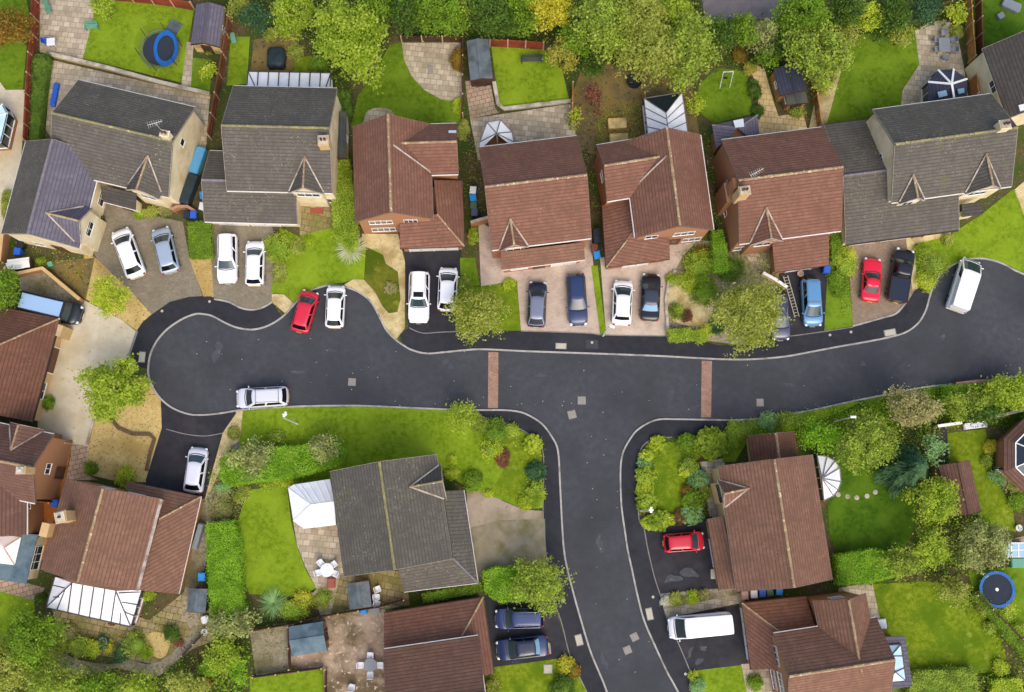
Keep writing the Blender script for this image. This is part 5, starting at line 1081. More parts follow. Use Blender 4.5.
# ---- bottom left thicket
T(30, 640, 32, 6.5, 'lf_green', 'deep green tree at the lower left, left end of the curved gravel path', ry=34)
T(6, 668, 26, 6, 'lf_olive', 'olive tree in the lower left corner', ry=30)
T(52, 682, 28, 5.5, 'lf_mid', 'mid-green tree on the bottom edge below the curved path', ry=22)
T(100, 688, 26, 4.5, 'lf_green', 'green bushy tree below the middle of the curved path', ry=17)
T(142, 688, 20, 4, 'lf_lime', 'lime bushy tree below the right half of the curved path', ry=13)
T(186, 688, 22, 4, 'lf_olive', 'olive tree on the bottom edge right of the curved path', ry=18)
T(222, 658, 20, 3.5, 'lf_lime', 'lime tree below the tall clipped hedge', ry=24)
T(232, 624, 26, 3.5, 'lf_grey', 'dusty grey-green bush tree at the foot of the tall clipped hedge', ry=14)
T(240, 672, 9, 3, 'lf_hedge', 'narrow bright green bush left of the small bottom lawn', ry=22)
# ---- hedges
H_ = hedge
H_([(221, 459), (236, 450), (331, 444), (345, 449), (343, 462), (303, 476), (228, 485), (221, 478)], 1.7, 'lf_hedge', 'long bright green clipped hedge between the verge and the square back lawn')
H_([(207, 524), (233, 521), (239, 540), (242, 600), (244, 624), (212, 624), (208, 570)], 2.0, 'lf_hedge', 'tall bright green hedge running down from the grey drive strip beside the dark shed')
H_([(332, 158), (347, 156), (356, 200), (357, 245), (350, 252), (334, 236), (333, 200)], 1.8, 'lf_lime', 'lime hedge filling the gap between the grey roof and the red roof')
H_([(483, 572), (496, 568), (522, 567), (527, 600), (500, 602), (485, 592)], 1.6, 'lf_hedge', 'dense bright hedge block above the two blue cars')
H_([(423, 594), (480, 583), (482, 591), (424, 602)], 1.4, 'lf_green', 'narrow green hedge strip between two roofs below the grey house')
H_([(188, 222), (210, 222), (212, 257), (190, 258)], 1.0, 'lf_green', 'square clipped green hedge block between two driveways with white cars')
H_([(667, 330), (690, 328), (694, 340), (670, 341)], 1.0, 'lf_lime', 'low lime hedge at the pavement beside the pink drive')
H_([(836, 556), (870, 549), (906, 556), (902, 574), (870, 582), (838, 584)], 1.8, 'lf_hedge', 'thick bright green hedge separating the dark lawn from the crossing-gable house')
H_([(712, 232), (722, 230), (726, 250), (728, 272), (714, 272)], 1.2, 'lf_hedge', 'upright lime hedge under the orange brick gable')
H_([(830, 233), (840, 232), (844, 262), (832, 263)], 1.2, 'lf_green', 'narrow green hedge between low plum roof and grey garage wing')
H_([(33, 56), (50, 54), (46, 80), (38, 142), (30, 142)], 1.2, 'lf_dark', 'dark hedge strip along the red fence at upper left')
H_([(973, 596), (979, 592), (1030, 648), (1024, 656)], 1.3, 'lf_green', 'diagonal hedge separating the right trampoline lawn from the large back lawn')
H_([(942, 386), (995, 383), (995, 393), (945, 402)], 1.2, 'lf_hedge', 'bright hedge along the inside of the roadside brick wall')
H_([(912, 672), (975, 668), (978, 700), (906, 700)], 1.3, 'lf_mid', 'ragged hedge on the bottom edge below the large back lawn')
H_([(992, 680), (1020, 678), (1024, 700), (990, 700)], 1.0, 'lf_acid', 'flat yellow-green hedge top at the lower right corner')
H_([(336, 92), (350, 90), (352, 112), (346, 125), (338, 112)], 1.0, 'lf_dark', 'dark hedge in the shade under the big lime tree')
# ---- shrubs, one by one
S = shrub
S(278, 247, 13, 'lf_lime', 'round lime bush beside the two white cars of the grey-roofed house', 1.1)
S(309, 242, 4.5, 'lf_acid', 'tiny ball shrub on the lawn under the grey-roofed house', .6, clipped=True)
S(299, 246, 7, 'lf_olive', 'low olive shrub left of the tiny ball shrub', .6)
spiky(351, 249, 16, 'lf_pale', 'cream spiky fountain plant at the end of the lime hedge', 260, 1.2)
S(280, 272, 6, 'lf_olive', 'flowering olive shrub at the lawn edge beside the grey drive', .7, ry=10)
S(391, 288, 5, 'lf_beige', 'pale flowering tuft on the dry round lawn', .5)
S(464, 283, 6, 'lf_mid', 'green shrub behind the olive-lime tree', .9)
S(509, 284, 5, 'lf_acid', 'lime shrub at the top right corner of the small square lawn', .6)
S(474, 236, 4.5, 'lf_lime', 'lime shrub at the foot of the brick garden wall', 1.0, ry=8)
S(688, 283, 9.5, 'lf_acid', 'yellow-lime round shrub in the gravel garden beside the black hatchback', 1.0)
S(699, 265, 13, 'lf_lime', 'lime shrub at the top of the gravel garden under the gable', 1.1)
S(704, 292, 12, 'lf_green', 'green shrub in the middle of the gravel garden', 1.2, ry=15)
S(718, 262, 11, 'lf_green', 'dark-centred green shrub below the upright lime hedge', 1.2)
S(730, 268, 12, 'lf_dark', 'dark green shrub behind the broad pale olive tree', 1.3)
S(672, 279, 5, 'lf_lime', 'small lime shrub inside the curve of the gravel garden edge', .6)
S(676, 312, 7, 'lf_mid', 'loose green shrub on the cream gravel', .7)
S(686, 316, 5, 'lf_red', 'purple-brown shrub on the cream gravel', .6)
S(708, 331, 6, 'lf_acid', 'small yellow shrub at the pavement left of the broad olive tree', .6)
S(699, 337, 7, 'lf_lime', 'lime shrub next to the low lime hedge at the pavement', .7)
S(716, 326, 7, 'lf_blue', 'blue-green shrub left of the broad olive tree', .8)
S(702, 252, 6, 'lf_orange', 'orange-tinged shrub at the head of the curved garden edge', .8)
S(845, 263, 13, 'lf_acid', 'yellow-lime round shrub left of the red coupe', 1.4, ry=14)
S(838, 284, 8, 'lf_green', 'dark low shrub on the strip between blue car and red coupe', .6, ry=12)
S(934, 264, 13, 'lf_mid', 'green shrub on the lawn corner right of the black pickup', 1.0, ry=12)
S(923, 252, 7, 'lf_lime', 'lime shrub next to the cream path under the low garage wing', .8)
S(926, 280, 9, 'lf_acid', 'yellow-green shrub at the lawn tip by the kerb', .7)
S(948, 240, 5, 'lf_olive', 'olive shrub with pale flowers at the lawn top', .6)
S(152, 213, 8, 'lf_olive', 'straw-coloured shrub under the front gablet of the cream house', .7, ry=5)
S(140, 214, 5, 'lf_lime', 'lime shrub by the porch of the cream house', .6)
S(166, 210, 6, 'lf_beige', 'pale dry shrub beside the brick bin enclosure', .6)
S(41, 262, 4, 'lf_lime', 'lime shrub beside the white-topped bin store', .6)
S(48, 402, 5, 'lf_green', 'small green shrub by the corner of the deep brown bungalow', .8, ry=7)
S(90, 468, 6, 'lf_green', 'green shrub at the lower left of the yellow gravel garden', .8)
S(126, 477, 9.5, 'lf_acid', 'pale yellow dome shrub at the bottom of the yellow gravel garden', 1.0)
S(234, 433, 5, 'lf_olive', 'brownish shrub in the cream strip above the hedge end', .6)
S(276, 439, 9, 'lf_mid', 'low green shrub above the middle of the long hedge', .8, ry=6)
S(224, 489, 7, 'lf_mint', 'mint shrub at the left foot of the long hedge', .8)
S(241, 494, 8, 'lf_olive', 'olive shrub at the top left of the square back lawn', .8, rz=.3)
S(222, 506, 8, 'lf_beige', 'sandy green shrub above the tall clipped hedge', .9, ry=14)
S(282, 480, 9, 'lf_acid', 'yellow-lime shrub left of the white conservatory', .8, ry=6)
S(267, 484, 6, 'lf_lime', 'lime shrub between the hedge and the square back lawn', .6)
S(303, 475, 7, 'lf_green', 'green shrub in the gap above the white conservatory', .8, ry=4)
spiky(273, 604, 16, 'lf_mint', 'arching grey-green grass clump at the foot of the square lawn', 240, 1.0, .05)
S(303, 601, 9, 'lf_yellow', 'bright yellow shrub at the corner of the square lawn', .8, ry=7)
S(293, 611, 13, 'lf_lime', 'lime shrub below the bright yellow shrub', 1.0, ry=11)
S(322, 598, 9, 'lf_olive', 'olive shrub right of the bright yellow shrub', .7)
S(491, 449, 9.5, 'lf_acid', 'brightest lime shrub in the corner bed of the verge', 1.0)
S(496, 432, 12, 'lf_green', 'wide green shrub behind the brightest lime shrub at the corner bed', 1.1)
S(481, 426, 8, 'lf_mid', 'loose green shrub below the lime bush tree at the verge end', .9)
S(512, 430, 6, 'lf_lime', 'small lime shrub on the outer curve of the corner bed', .7)
S(533, 444, 7.5, 'lf_acid', 'yellow clipped ball at the pavement bend', .9, clipped=True)
S(536, 471, 8, 'lf_blue', 'blue-green ball shrub at the pavement right of the corner bed', .9, clipped=True)
S(536, 492, 8, 'lf_lime', 'lime shrub near the pavement above the old concrete drive', .8, ry=13)
S(526, 503, 6, 'lf_acid', 'low yellow-lime shrub at the corner of the old concrete drive', .6)
S(473, 481, 8, 'lf_green', 'green hollow ring shrub by the grey garage roof', .9, clipped=True)
S(452, 473, 5.5, 'lf_acid', 'pale yellow shrub beside the grey gablet', .6)
S(452, 460, 4, 'lf_acid', 'tiny yellow shrub at the corner of the grey roof', .5)
S(502, 457, 6, 'lf_red', 'reddish brown shrub right of the brightest lime shrub', .6, ry=9)
S(488, 493, 4, 'lf_acid', 'small lime tuft at the top edge of the old concrete drive', .4)
for i, (x, y, r, m_, lab) in enumerate([(657.5, 443, 6, 'lf_acid', 'pale yellow clipped ball at the top left of the round corner lawn'), (646.5, 456, 5, 'lf_acid', 'small yellow clipped ball below the top left ball of the corner lawn'), (645, 464, 6, 'lf_mint', 'flat mint cushion between the small yellow ball and the lime cushions'),
        (646, 475, 8, 'lf_lime', 'square lime cushion midway down the kerb side of the corner lawn'), (644.5, 490, 7, 'lf_acid', 'yellow-lime cushion directly below the square lime cushion'), (646, 502, 8, 'lf_lime', 'lime cushion beside the corner lawn lamp post'), (658.5, 521, 8, 'lf_lime', 'lime clipped ball at the bottom left of the corner lawn above the red hatchback'),
        (648, 523, 5, 'lf_acid', 'small yellow cushion at the bottom kerb corner of the corner lawn'), (669, 520, 5, 'lf_acid', 'small yellow ball right of the bottom lime ball on the corner lawn'), (686, 443, 7.5, 'lf_green', 'dark green clipped ball on the top edge of the corner lawn'), (697, 443, 6, 'lf_green', 'green ball between dark ball and the large ball on the corner lawn'),
        (711, 443, 12.5, 'lf_lime', 'largest clipped ball shrub, top right of the corner lawn'), (698, 479, 7.5, 'lf_mint', 'light green clipped ball in front of the bay window'), (692.5, 514, 8.5, 'lf_mint', 'silver-mint ball shrub at the lower right of the corner lawn'), (693, 501, 8.5, 'lf_green', 'green mound above the silver-mint ball'),
        (680, 517, 5.5, 'lf_red', 'brown-red shrub left of the silver-mint ball'), (690, 466, 8, 'lf_mid', 'loose green shrub at the right edge of the corner lawn'), (685, 471, 5, 'lf_acid', 'pale lime tuft at the right edge of the corner lawn'), (687, 492, 6, 'lf_orange', 'orange-tinged shrub left of the green mound'), (705, 493, 6, 'lf_olive', 'olive shrub under the bay window wall')]):
    S(x, y, r, m_, lab, None if r > 7 else .7, clipped='loose' not in lab and 'shrub' not in lab or 'ball' in lab)
S(733, 436, 9, 'lf_lime', 'lime shrub at the left end of the roadside verge', .8, ry=14)
S(768, 420, 8, 'lf_mint', 'pale green shrub on the kerb above the dark brown roof', 1.0)
S(748, 428, 9, 'lf_mid', 'green shrub between verge end and dark brown roof', .9, ry=7)
S(788, 421, 12, 'lf_mid', 'spreading green shrub on the verge above the dark brown roof', .8, ry=7)
S(665, 601, 4, 'lf_pale', 'white-flowering shrub at the pavement end of the stepping strip bed', .5)
S(676, 599, 6, 'lf_olive', 'olive flowering shrub in the bed above the white van', .5)
S(692, 597, 6, 'lf_acid', 'lime shrub in the middle of the bed above the white van', .6)
S(704, 594, 5, 'lf_beige', 'pale flowering shrub at the garage end of the bed above the white van', .5)
S(692.5, 675, 3.5, 'lf_acid', 'small yellow ball at the lawn tip below the white van', .4, clipped=True)
S(697, 685, 7, 'lf_mint', 'pale mint shrub on the bottom edge by the pavement', .7, ry=8)
S(756, 682, 7, 'lf_green', 'green shrub on the paving beside the bay windows', .6)
S(565, 665, 8, 'lf_yellow', 'yellow flowering shrub at the pavement below the two blue cars', .7, ry=7)
S(574, 671, 5, 'lf_orange', 'orange flowering shrub beside the yellow flowering shrub', .6, ry=7)
S(562, 687, 12, 'lf_dark', 'dark fern-like shrub on the bottom edge by the pavement', .9, ry=10)
S(492, 688, 7, 'lf_olive', 'brown-green shrub at the corner of the bottom middle house', .6)
S(990, 447, 6, 'lf_yellow', 'bright yellow-lime shrub beside the octagonal roof', .7)
S(986, 460, 5, 'lf_mid', 'green shrub in the border left of the octagonal roof', .6)
S(1000, 475, 8, 'lf_mint', 'mint shrub below the octagonal roof', .8)
S(1014, 484, 10, 'lf_beige', 'beige flowering shrub below the white-striped glass roof', .9, ry=9)
S(1018, 500, 8, 'lf_green', 'green shrub at the right edge beside the olive lawn', .8, ry=10)
S(1004, 614, 12, 'lf_acid', 'lime bush at the edge of the right trampoline lawn', 1.0)
S(984, 606, 8, 'lf_olive', 'olive bush under the right trampoline rim', .9)
S(1016, 632, 10, 'lf_lime', 'bright lime bush near the right edge below the trampoline', 1.0)
S(952, 676, 10, 'lf_lime', 'lime shrub rising from the ragged hedge at the bottom', 1.3)
S(1000, 668, 7, 'lf_acid', 'yellow shrub beside the brown corner at lower right', .8)
S(990, 625, 6, 'lf_mid', 'green tuft in the diagonal hedge border', .7)
S(880, 565, 8, 'lf_olive', 'olive shrub above the large back lawn', 1.0)
for x, y, r, m_, lab in [(146, 593, 7, 'lf_lime', 'lime shrub at the right end of the double-hipped conservatory'), (60, 646, 9, 'lf_olive', 'olive shrub above the left end of the curved path'), (80, 645, 9, 'lf_mid', 'green shrub right of the olive shrub above the curved path'), (92, 648, 8, 'lf_acid', 'yellow shrub above the middle of the curved path'), (103, 643, 6, 'lf_blue', 'grey-blue shrub above the middle of the curved path'), (109, 646, 5, 'lf_yellow', 'pale yellow tuft beside the grey-blue shrub'),
        (122, 652, 9, 'lf_blue', 'dark blue-green shrub above the curved path'), (136, 644, 11, 'lf_mid', 'large green shrub left of the tan gravel disc'), (146, 652, 6, 'lf_lime', 'lime shrub touching the tan gravel disc'), (172, 634, 7, 'lf_dark', 'dark shrub above the tan gravel disc'), (178, 642, 4, 'lf_red', 'small red shrub right of the tan gravel disc'), (54, 630, 4, 'lf_acid', 'lime tuft below the left end of the double-hipped conservatory'),
        (206, 682, 5, 'lf_orange', 'orange flowering shrub near the bottom edge'), (68, 632, 7, 'lf_beige', 'straw shrub below the white conservatory'), (209, 668, 8, 'lf_hedge', 'bright shrub right of the gravel path end'), (112, 620, 4, 'lf_red', 'red pot shrub against the long conservatory edge'), (40, 600, 5, 'lf_dark', 'dark shrub between the bottom left lawn and the conservatory')]:
    S(x, y, r, m_, lab)
S(270, 57-22, 6, 'lf_olive', 'olive shrub above the covered garden furniture', .8)
S(318, 66, 9, 'lf_green', 'green shrub under the lower left of the big lime tree', 1.0)
S(296, 52, 7, 'lf_olive', 'pale shrub left of the big lime tree on bare ground', .8)
S(458, 60, 7, 'lf_orange', 'bronze shrub at the right side of the quarter-circle patio', 1.0, ry=10)
S(458, 106, 5, 'lf_acid', 'yellow tuft at the lower corner of the quarter-circle patio', .6, ry=7)
S(463, 130, 5, 'lf_olive', 'scruffy shrub between two red-brown roofs', .8, ry=10)
S(740, 55, 6, 'lf_orange', 'tan flowering shrub right of the swing', .7, ry=8)
S(750, 68, 6, 'lf_gold', 'golden shrub at the top of the swing lawn', .7)
S(754, 90, 6, 'lf_dark', 'dark shrub beside the cream path', .7, ry=10)
S(757, 110, 6, 'lf_dark', 'dark round shrub at the lower end of the cream path', .7)
S(822, 86, 7, 'lf_gold', 'gold-brown shrub at the end of the diagonal cream path', .8)
S(795, 112, 10, 'lf_olive', 'scruffy shrub below the small navy shed', .7, ry=5)
S(957, 32, 5, 'lf_olive', 'shrub on the right side of the table patio', .8, ry=8)
S(900, 32, 6, 'lf_acid', 'pale lime shrub at the top of the long back lawn', .7)
S(8, 205, 6, 'lf_olive', 'shrub at the left edge beside the slate-roofed wing', .8, ry=14)
S(208, 50, 4, 'lf_mid', 'green shrub under the slate shed', .6)

# ---- undergrowth nobody could count
def undergrowth(name, regions, mat, dens=5.0, hmax=0.7, leaf=0.2):
    C = []
    for pts in regions:
        xs = [p[0] for p in pts]; ys = [p[1] for p in pts]; XY = np.array(pts, float); m_ = MPP(sum(xs)/len(xs), sum(ys)/len(ys))
        n = int((max(xs)-min(xs))*(max(ys)-min(ys))*m_*m_*dens); q = np.column_stack([RNG.uniform(min(xs), max(xs), n), RNG.uniform(min(ys), max(ys), n)]); r = np.zeros(n, bool)
        for i in range(len(XY)):
            a, b = XY[i], XY[i-1]; r ^= ((a[1] > q[:, 1]) != (b[1] > q[:, 1])) & (q[:, 0] < (b[0]-a[0])*(q[:, 1]-a[1])/(b[1]-a[1]+1e-12)+a[0])
        for x, y in q[r]:
            g = G(x, y, 0); k = RNG.integers(4, 12); hh = hmax*RNG.random(); C.append(np.array([g.x, g.y, 0.08+hh*.5]) + RNG.normal(size=(k, 3))*np.array([.28, .28, hh*.3]))
    C = np.concatenate(C); C[:, 2] = np.maximum(C[:, 2], .08)
    o = quads_mesh(name, leaf_quads(C, leaf), mat); o['kind'] = 'stuff'; return o
TOPB = [[(230, -12), (390, -12), (390, 40), (340, 95), (320, 70), (300, 30), (230, 20)], [(390, -12), (700, -12), (700, 84), (690, 70), (580, 66), (545, 46), (490, 36), (400, 40)], [(700, 22), (800, 20), (966, -12), (966, 20), (920, 28), (850, 34), (812, 80), (770, 62), (700, 70)]]
undergrowth('undergrowth', TOPB, 'lf_dark', 4.0, 1.0, .26); undergrowth('undergrowth', TOPB, 'lf_mid', 1.5, .9, .24)
LOW = [[(-10, 630), (40, 622), (60, 650), (100, 668), (150, 676), (200, 650), (250, 640), (250, 700), (-10, 700)], [(836, 420), (930, 395), (1030, 384), (1030, 420), (940, 430), (950, 470), (1000, 540), (960, 580), (840, 584), (910, 550), (925, 500), (905, 452), (840, 440)], [(940, 590), (975, 598), (1026, 650), (1026, 700), (890, 700), (910, 684), (998, 672), (1004, 655), (990, 630)]]
undergrowth('undergrowth', LOW, 'lf_green', 3.0, .8, .22); undergrowth('undergrowth', LOW, 'lf_lime', 2.0, .8, .2)
VG = [[(740, 424), (780, 418), (851, 404), (929, 389), (945, 388), (942, 420), (860, 440), (800, 440), (800, 428), (745, 434)], [(946, 388), (1030, 376), (1030, 405), (948, 424)]]
undergrowth('undergrowth', VG, 'lf_lime', 5.0, .5, .16)
undergrowth('undergrowth', VG, 'lf_hedge', 4.0, .6, .16)
BEDS = [[(676, 256), (700, 240), (740, 246), (778, 262), (780, 330), (740, 345), (715, 340), (712, 300)], [(486, 424), (510, 428), (530, 436), (541, 450), (542, 506), (520, 500), (530, 470), (510, 445), (490, 460)], [(210, 470), (232, 450), (236, 484), (240, 520), (206, 524)], [(838, 262), (850, 262), (852, 300), (840, 320)], [(640, 100), (640, 140), (596, 150), (590, 110)]]
undergrowth('ground_cover', BEDS, 'lf_mid', 3.5, .5, .14); undergrowth('ground_cover', BEDS, 'lf_lime', 4.0, .5, .14)
K_ = [[(640, 450), (655, 440), (720, 436), (722, 452), (660, 452), (655, 470), (656, 515), (700, 505), (704, 470), (714, 470), (712, 518), (648, 528), (640, 510)]]
undergrowth('ground_cover', K_, 'lf_lime', 4.0, .16, .12)
GAPS = [[(336, 100), (352, 130), (356, 150), (338, 150)], [(462, 122), (478, 146), (490, 230), (466, 200)], [(580, 150), (598, 155), (598, 230), (590, 200)], [(702, 136), (718, 150), (724, 230), (714, 226)], [(50, 612), (130, 632), (150, 605), (205, 612), (190, 632), (150, 636), (130, 650), (70, 650)], [(250, 625), (330, 612), (400, 600), (400, 606), (330, 620), (256, 634)], [(40, 232), (95, 262), (84, 296), (48, 266), (34, 256)]]
undergrowth('ground_cover', GAPS, 'lf_olive', 2.5, .5, .14)
# fallen leaves on the roads
_n = 900; q = np.column_stack([RNG.uniform(150, 1024, _n*3), RNG.uniform(290, 690, _n*3)]); C = np.array([list(G(x, y, 0.025)) for x, y in q if (y < 410 and abs(y-(375 if x > 260 else 360)) < 38) or (572 < x-(y-420)*.13 < 622)])
C = C[RNG.random(len(C)) < .16]; o = quads_mesh('fallen_leaves', leaf_quads(C, .1, 6.0), 'lf_pale'); o['kind'] = 'stuff'
# ---------------------------------------------------------------- vehicles
def lerp(a, b, t): return a+(b-a)*t
def car(px, py, dx, dy, paint, label, Ln=4.1, Wd=1.76, Ht=1.48, ws0=.2, ws1=.37, rr=.84, rb=.97, belt=.95, nose=.72, tail=.9, roof=None, road=False, name='parked_car', cat='car', rails=False, sunroof=False, van=False, pick=False, group=None, bars=0, zread=.9, panel=None, tw=.69, spoiler=False, glass='car_glass', rglass='dark_glass'):
    """dx,dy: where the front points in the plan picture; ws0, ws1, rr, rb: windscreen foot and top, rear end of roof, foot of rear window (share of length from the nose)"""
    z0 = 0.0 if road else ZL
    if not van: Ln *= 1.05; Wd *= 1.06
    else: Ln *= 1.03; Wd *= 1.04
    c = G(px, py, zread); rz = heading(px, py, dx, dy); root = empty(name, (c.x, c.y, z0), label, cat, group)
    R = Matrix.Rotation(rz, 3, 'Z'); o = Vector((c.x, c.y, z0))
    def put(mb, nm, mats, parent=root, smooth=True, ang=35):
        mb.v = [tuple(o + R @ Vector(v)) for v in mb.v]; ob = mb.build(nm, mats, parent, smooth)
        if smooth: ob.data.set_sharp_from_angle(angle=math.radians(ang))
        return ob
    X = lambda f: Ln/2 - f*Ln
    hw = Wd/2; xw0 = X(ws0); xrb = X(rb)
    def top(x):
        if x > xw0: return lerp(belt, nose, ((x-xw0)/max(.05, Ln/2-xw0))**1.6)
        if x < xrb: return lerp(belt, tail, (xrb-x)/max(.05, xrb+Ln/2))
        return belt
    xs = [-1, -.985, -.95, -.9, -.8, -.65, -.45, -.2, 0, .2, .45, .6, .7, .78, .85, .9, .94, .97, .99, 1]
    rings = []
    for f in xs:
        x = f*Ln/2; e = max(0, (abs(f)-(.72 if f > 0 else .8))/(.28 if f > 0 else .2)); w = hw*(1-.4*e**2.6) if not van else hw*(1-(.3 if f > 0 else .12)*e**2.6); zt = top(x) - .16*max(0, e-.55)/.45*(1 if not van or f > 0 else .2); zb = .2+.1*e**3; x -= .05*e**3*(1 if f > 0 else -1)
        half = [(.84*w, zb), (.965*w, zb+.1), (w, lerp(zb, zt, .45)), (.985*w, zt-.14), (.94*w, zt-.035), (.72*w, zt+.012), (.36*w, zt+.03), (0, zt+.035)]
        rings.append([(x, y, z) for y, z in half] + [(x, -y, z) for y, z in half[-2::-1]])
    mb = MB(); k = len(rings[0]); vs = [p for r in rings for p in r]; fs = []
    for i in range(len(rings)-1):
        for j in range(k): fs.append((i*k+j, i*k+(j+1) % k, (i+1)*k+(j+1) % k, (i+1)*k+j))
    fs += [tuple(range(k)), tuple(range(len(rings)*k-1, (len(rings)-1)*k-1, -1))]
    mb.add(vs, fs); body = put(mb, 'body', 'paint_'+paint, ang=50)
    rp = 'paint_'+(roof or paint)
    # cabin shell
    xf0, xf1, xr1, xr0 = X(ws0)+.03, X(ws1), X(rr), X(rb); h0, h1 = hw*.92, hw*tw; bul = .16 if not van else .1
    zc = belt-.02; fr = [-1, -.86, -.5, 0, .5, .86, 1]
    def ring(t, ins=1.0, dz=0.0):
        xf, xr, h, z = lerp(xf0, xf1, t), lerp(xr0, xr1, t), lerp(h0, h1, t)*ins, lerp(zc, Ht-.05, t)+dz
        xm = (xf+xr)/2; xf, xr = xm+(xf-xm)*ins, xm+(xr-xm)*ins; b = bul*(1-.3*t)
        return [(xf-b*q*q-(.05 if abs(q) == 1 else 0), -q*h, z) for q in fr] + [(xr+b*.6*q*q+(.04 if abs(q) == 1 else 0), q*h*(.95), z) for q in fr]
    mb = MB(); rs = [ring(0), ring(1), ring(1, .93, .032), ring(1, .6, .05)]; k = 14; vs = [p for r in rs for p in r]; fs = []
    for i in range(3):
        for j in range(k): fs.append((i*k+j, i*k+(j+1) % k, (i+1)*k+(j+1) % k, (i+1)*k+j))
    fs.append(tuple(range(3*k, 4*k))); mb.add(vs, fs); put(mb, 'cabin', rp, ang=40)
    def S(t, idx): return Vector(ring(t)[idx])
    def patch(i0, i1, t0, t1, off, nm, mat):
        mb = MB(); n = i1-i0; pts = []
        for t in (t0, (t0+t1)/2, t1):
            row = [S(t, i) for i in range(i0, i1+1)]
            row[0] = row[0].lerp(row[1], .75); row[-1] = row[-1].lerp(row[-2], .75); pts.append([p+Vector(off) for p in row])
        vs = [p for r in pts for p in r]; fs = [(a*(n+1)+b, a*(n+1)+b+1, (a+1)*(n+1)+b+1, (a+1)*(n+1)+b) for a in range(2) for b in range(n)]; mb.add(vs, fs); return put(mb, nm, mat)
    patch(0, 6, .05, .93, (.012, 0, .012), 'windscreen', glass)
    if not van and not (pick): patch(7, 13, .12, .9, (-.012, 0, .01), 'rear_window', rglass)
    elif pick: patch(7, 13, .2, .85, (-.012, 0, .01), 'rear_window', 'dark_glass')
    for sd in (-1, 1):
        def side(a, t): # a: 0 front .. 1 rear
            if sd == -1: p, q = S(t, 6), S(t, 7+0)
            else: p, q = S(t, 0), S(t, 13)
            p = S(t, 6 if ring(t)[6][1]*sd > 0 else 0); q = S(t, 13 if ring(t)[13][1]*sd > 0 else 7)
            return p.lerp(q, a)
        for a0, a1 in ([(.05, .3)] if van else [(.06, .9)] if pick else [(.06, .44), (.48, .93)]):
            mb = MB(); of = Vector((0, sd*.012, .004)); pts = [side(a0, .1)+of, side(a1, .1)+of, side(a1-.02, .9)+of, side(a0+.02, .9)+of]
            mb.face(pts if sd > 0 else pts[::-1]); put(mb, 'side_window', 'dark_glass', smooth=False)
        mb = MB(); mx = xf0-.32; mb.ellipsoid((mx, sd*(hw+.09), belt+.03), (.06, .11, .07), 8, 6); mb.bar((mx-.02, sd*(hw-.1), belt), (mx, sd*(hw+.05), belt+.02), .05, .05); put(mb, 'wing_mirror', 'paint_'+paint)
        mb = MB(); mb.ellipsoid((Ln/2-.2, sd*hw*.72, nose-.09), (.2, .15, .085), 10, 6); put(mb, 'headlight', 'lamp_clear')
        mb = MB(); mb.ellipsoid((-Ln/2+.1, sd*hw*.76, tail-.12), (.1, .11, .14), 8, 6); put(mb, 'tail_light', 'lamp_red')
        if rails:
            mb = MB(); mb.tube([(xf1-.25, sd*h1*.9, Ht-.02), (xf1-.4, sd*h1*.9, Ht+.05), (xr1+.35, sd*h1*.9, Ht+.05), (xr1+.2, sd*h1*.9, Ht-.02)], .022, 6); put(mb, 'roof_rail', 'galv')
        for wx in (.3, -.31):
            r = .33 if Ht > 1.6 else .31; mb = MB(); y = sd*(hw-.09); mb.tube([(wx*Ln, y-.1, r), (wx*Ln, y-.09, r), (wx*Ln, y+.09, r), (wx*Ln, y+.1, r)], [r*.9, r, r, r*.9], 18); w_ = put(mb, 'wheel', 'tyre')
            mb = MB(); mb.tube([(wx*Ln, y+sd*.085, r), (wx*Ln, y+sd*.108, r)], [r*.66, r*.6], 14); put(mb, 'rim', 'rim', w_)
    mb = MB(); xq = xf0+.05
    for a, b in zip(range(6), range(1, 7)): mb.bar((xq-bul*fr[a]**2+.02, fr[a]*h0*.9, belt+.03), (xq-bul*fr[b]**2+.02, fr[b]*h0*.9, belt+.03), .07, .02)
    put(mb, 'cowl', 'trim_black', smooth=False)
    mb = MB(); mb.box((Ln/2-.045, 0, .5), (.06, Wd*.5, .16)); put(mb, 'grille', 'trim_black', smooth=False)
    mb = MB(); mb.box((Ln/2-.005, 0, .4), (.02, .5, .11)); put(mb, 'number_plate', 'plate_white', smooth=False)
    mb = MB(); mb.box((-Ln/2+.0, 0, .62), (.03, .5, .11)); put(mb, 'number_plate', 'plate_yellow', smooth=False)
    if sunroof:
        mb = MB(); mb.box((xf1-.42, 0, Ht+.004), (.5, h1*1.35, .02)); put(mb, 'sunroof', 'dark_glass', smooth=False)
    for k in range(bars):
        x = lerp(xf1-.35, xr1+.3, k/max(1, bars-1)); mb = MB(); mb.bar((x, -h1*1.05, Ht+.06), (x, h1*1.05, Ht+.06), .05, .035); mb.bar((x, -h1*.95, Ht-.03), (x, -h1*.95, Ht+.06), .05, .04); mb.bar((x, h1*.95, Ht-.03), (x, h1*.95, Ht+.06), .05, .04); put(mb, 'roof_bar', 'galv', smooth=False)
    if spoiler:
        mb = MB(); mb.box((xr1-.06, 0, Ht-.04), (.2, h1*1.7, .03)); put(mb, 'spoiler', rp, smooth=False)
    if pick:
        xa, xb = xr0-.05, -Ln/2+.12; mb = MB(); mb.box(((xa+xb)/2, 0, tail+.06), (xa-xb, Wd*.84, .05)); put(mb, 'bed_cover', 'paint_ink', smooth=False)
        for sd in (-1, 1): mb = MB(); mb.bar((xa, sd*hw*.9, tail+.05), (xb, sd*hw*.9, tail+.05), .1, .1); put(mb, 'bed_rail', 'trim_black', smooth=False)
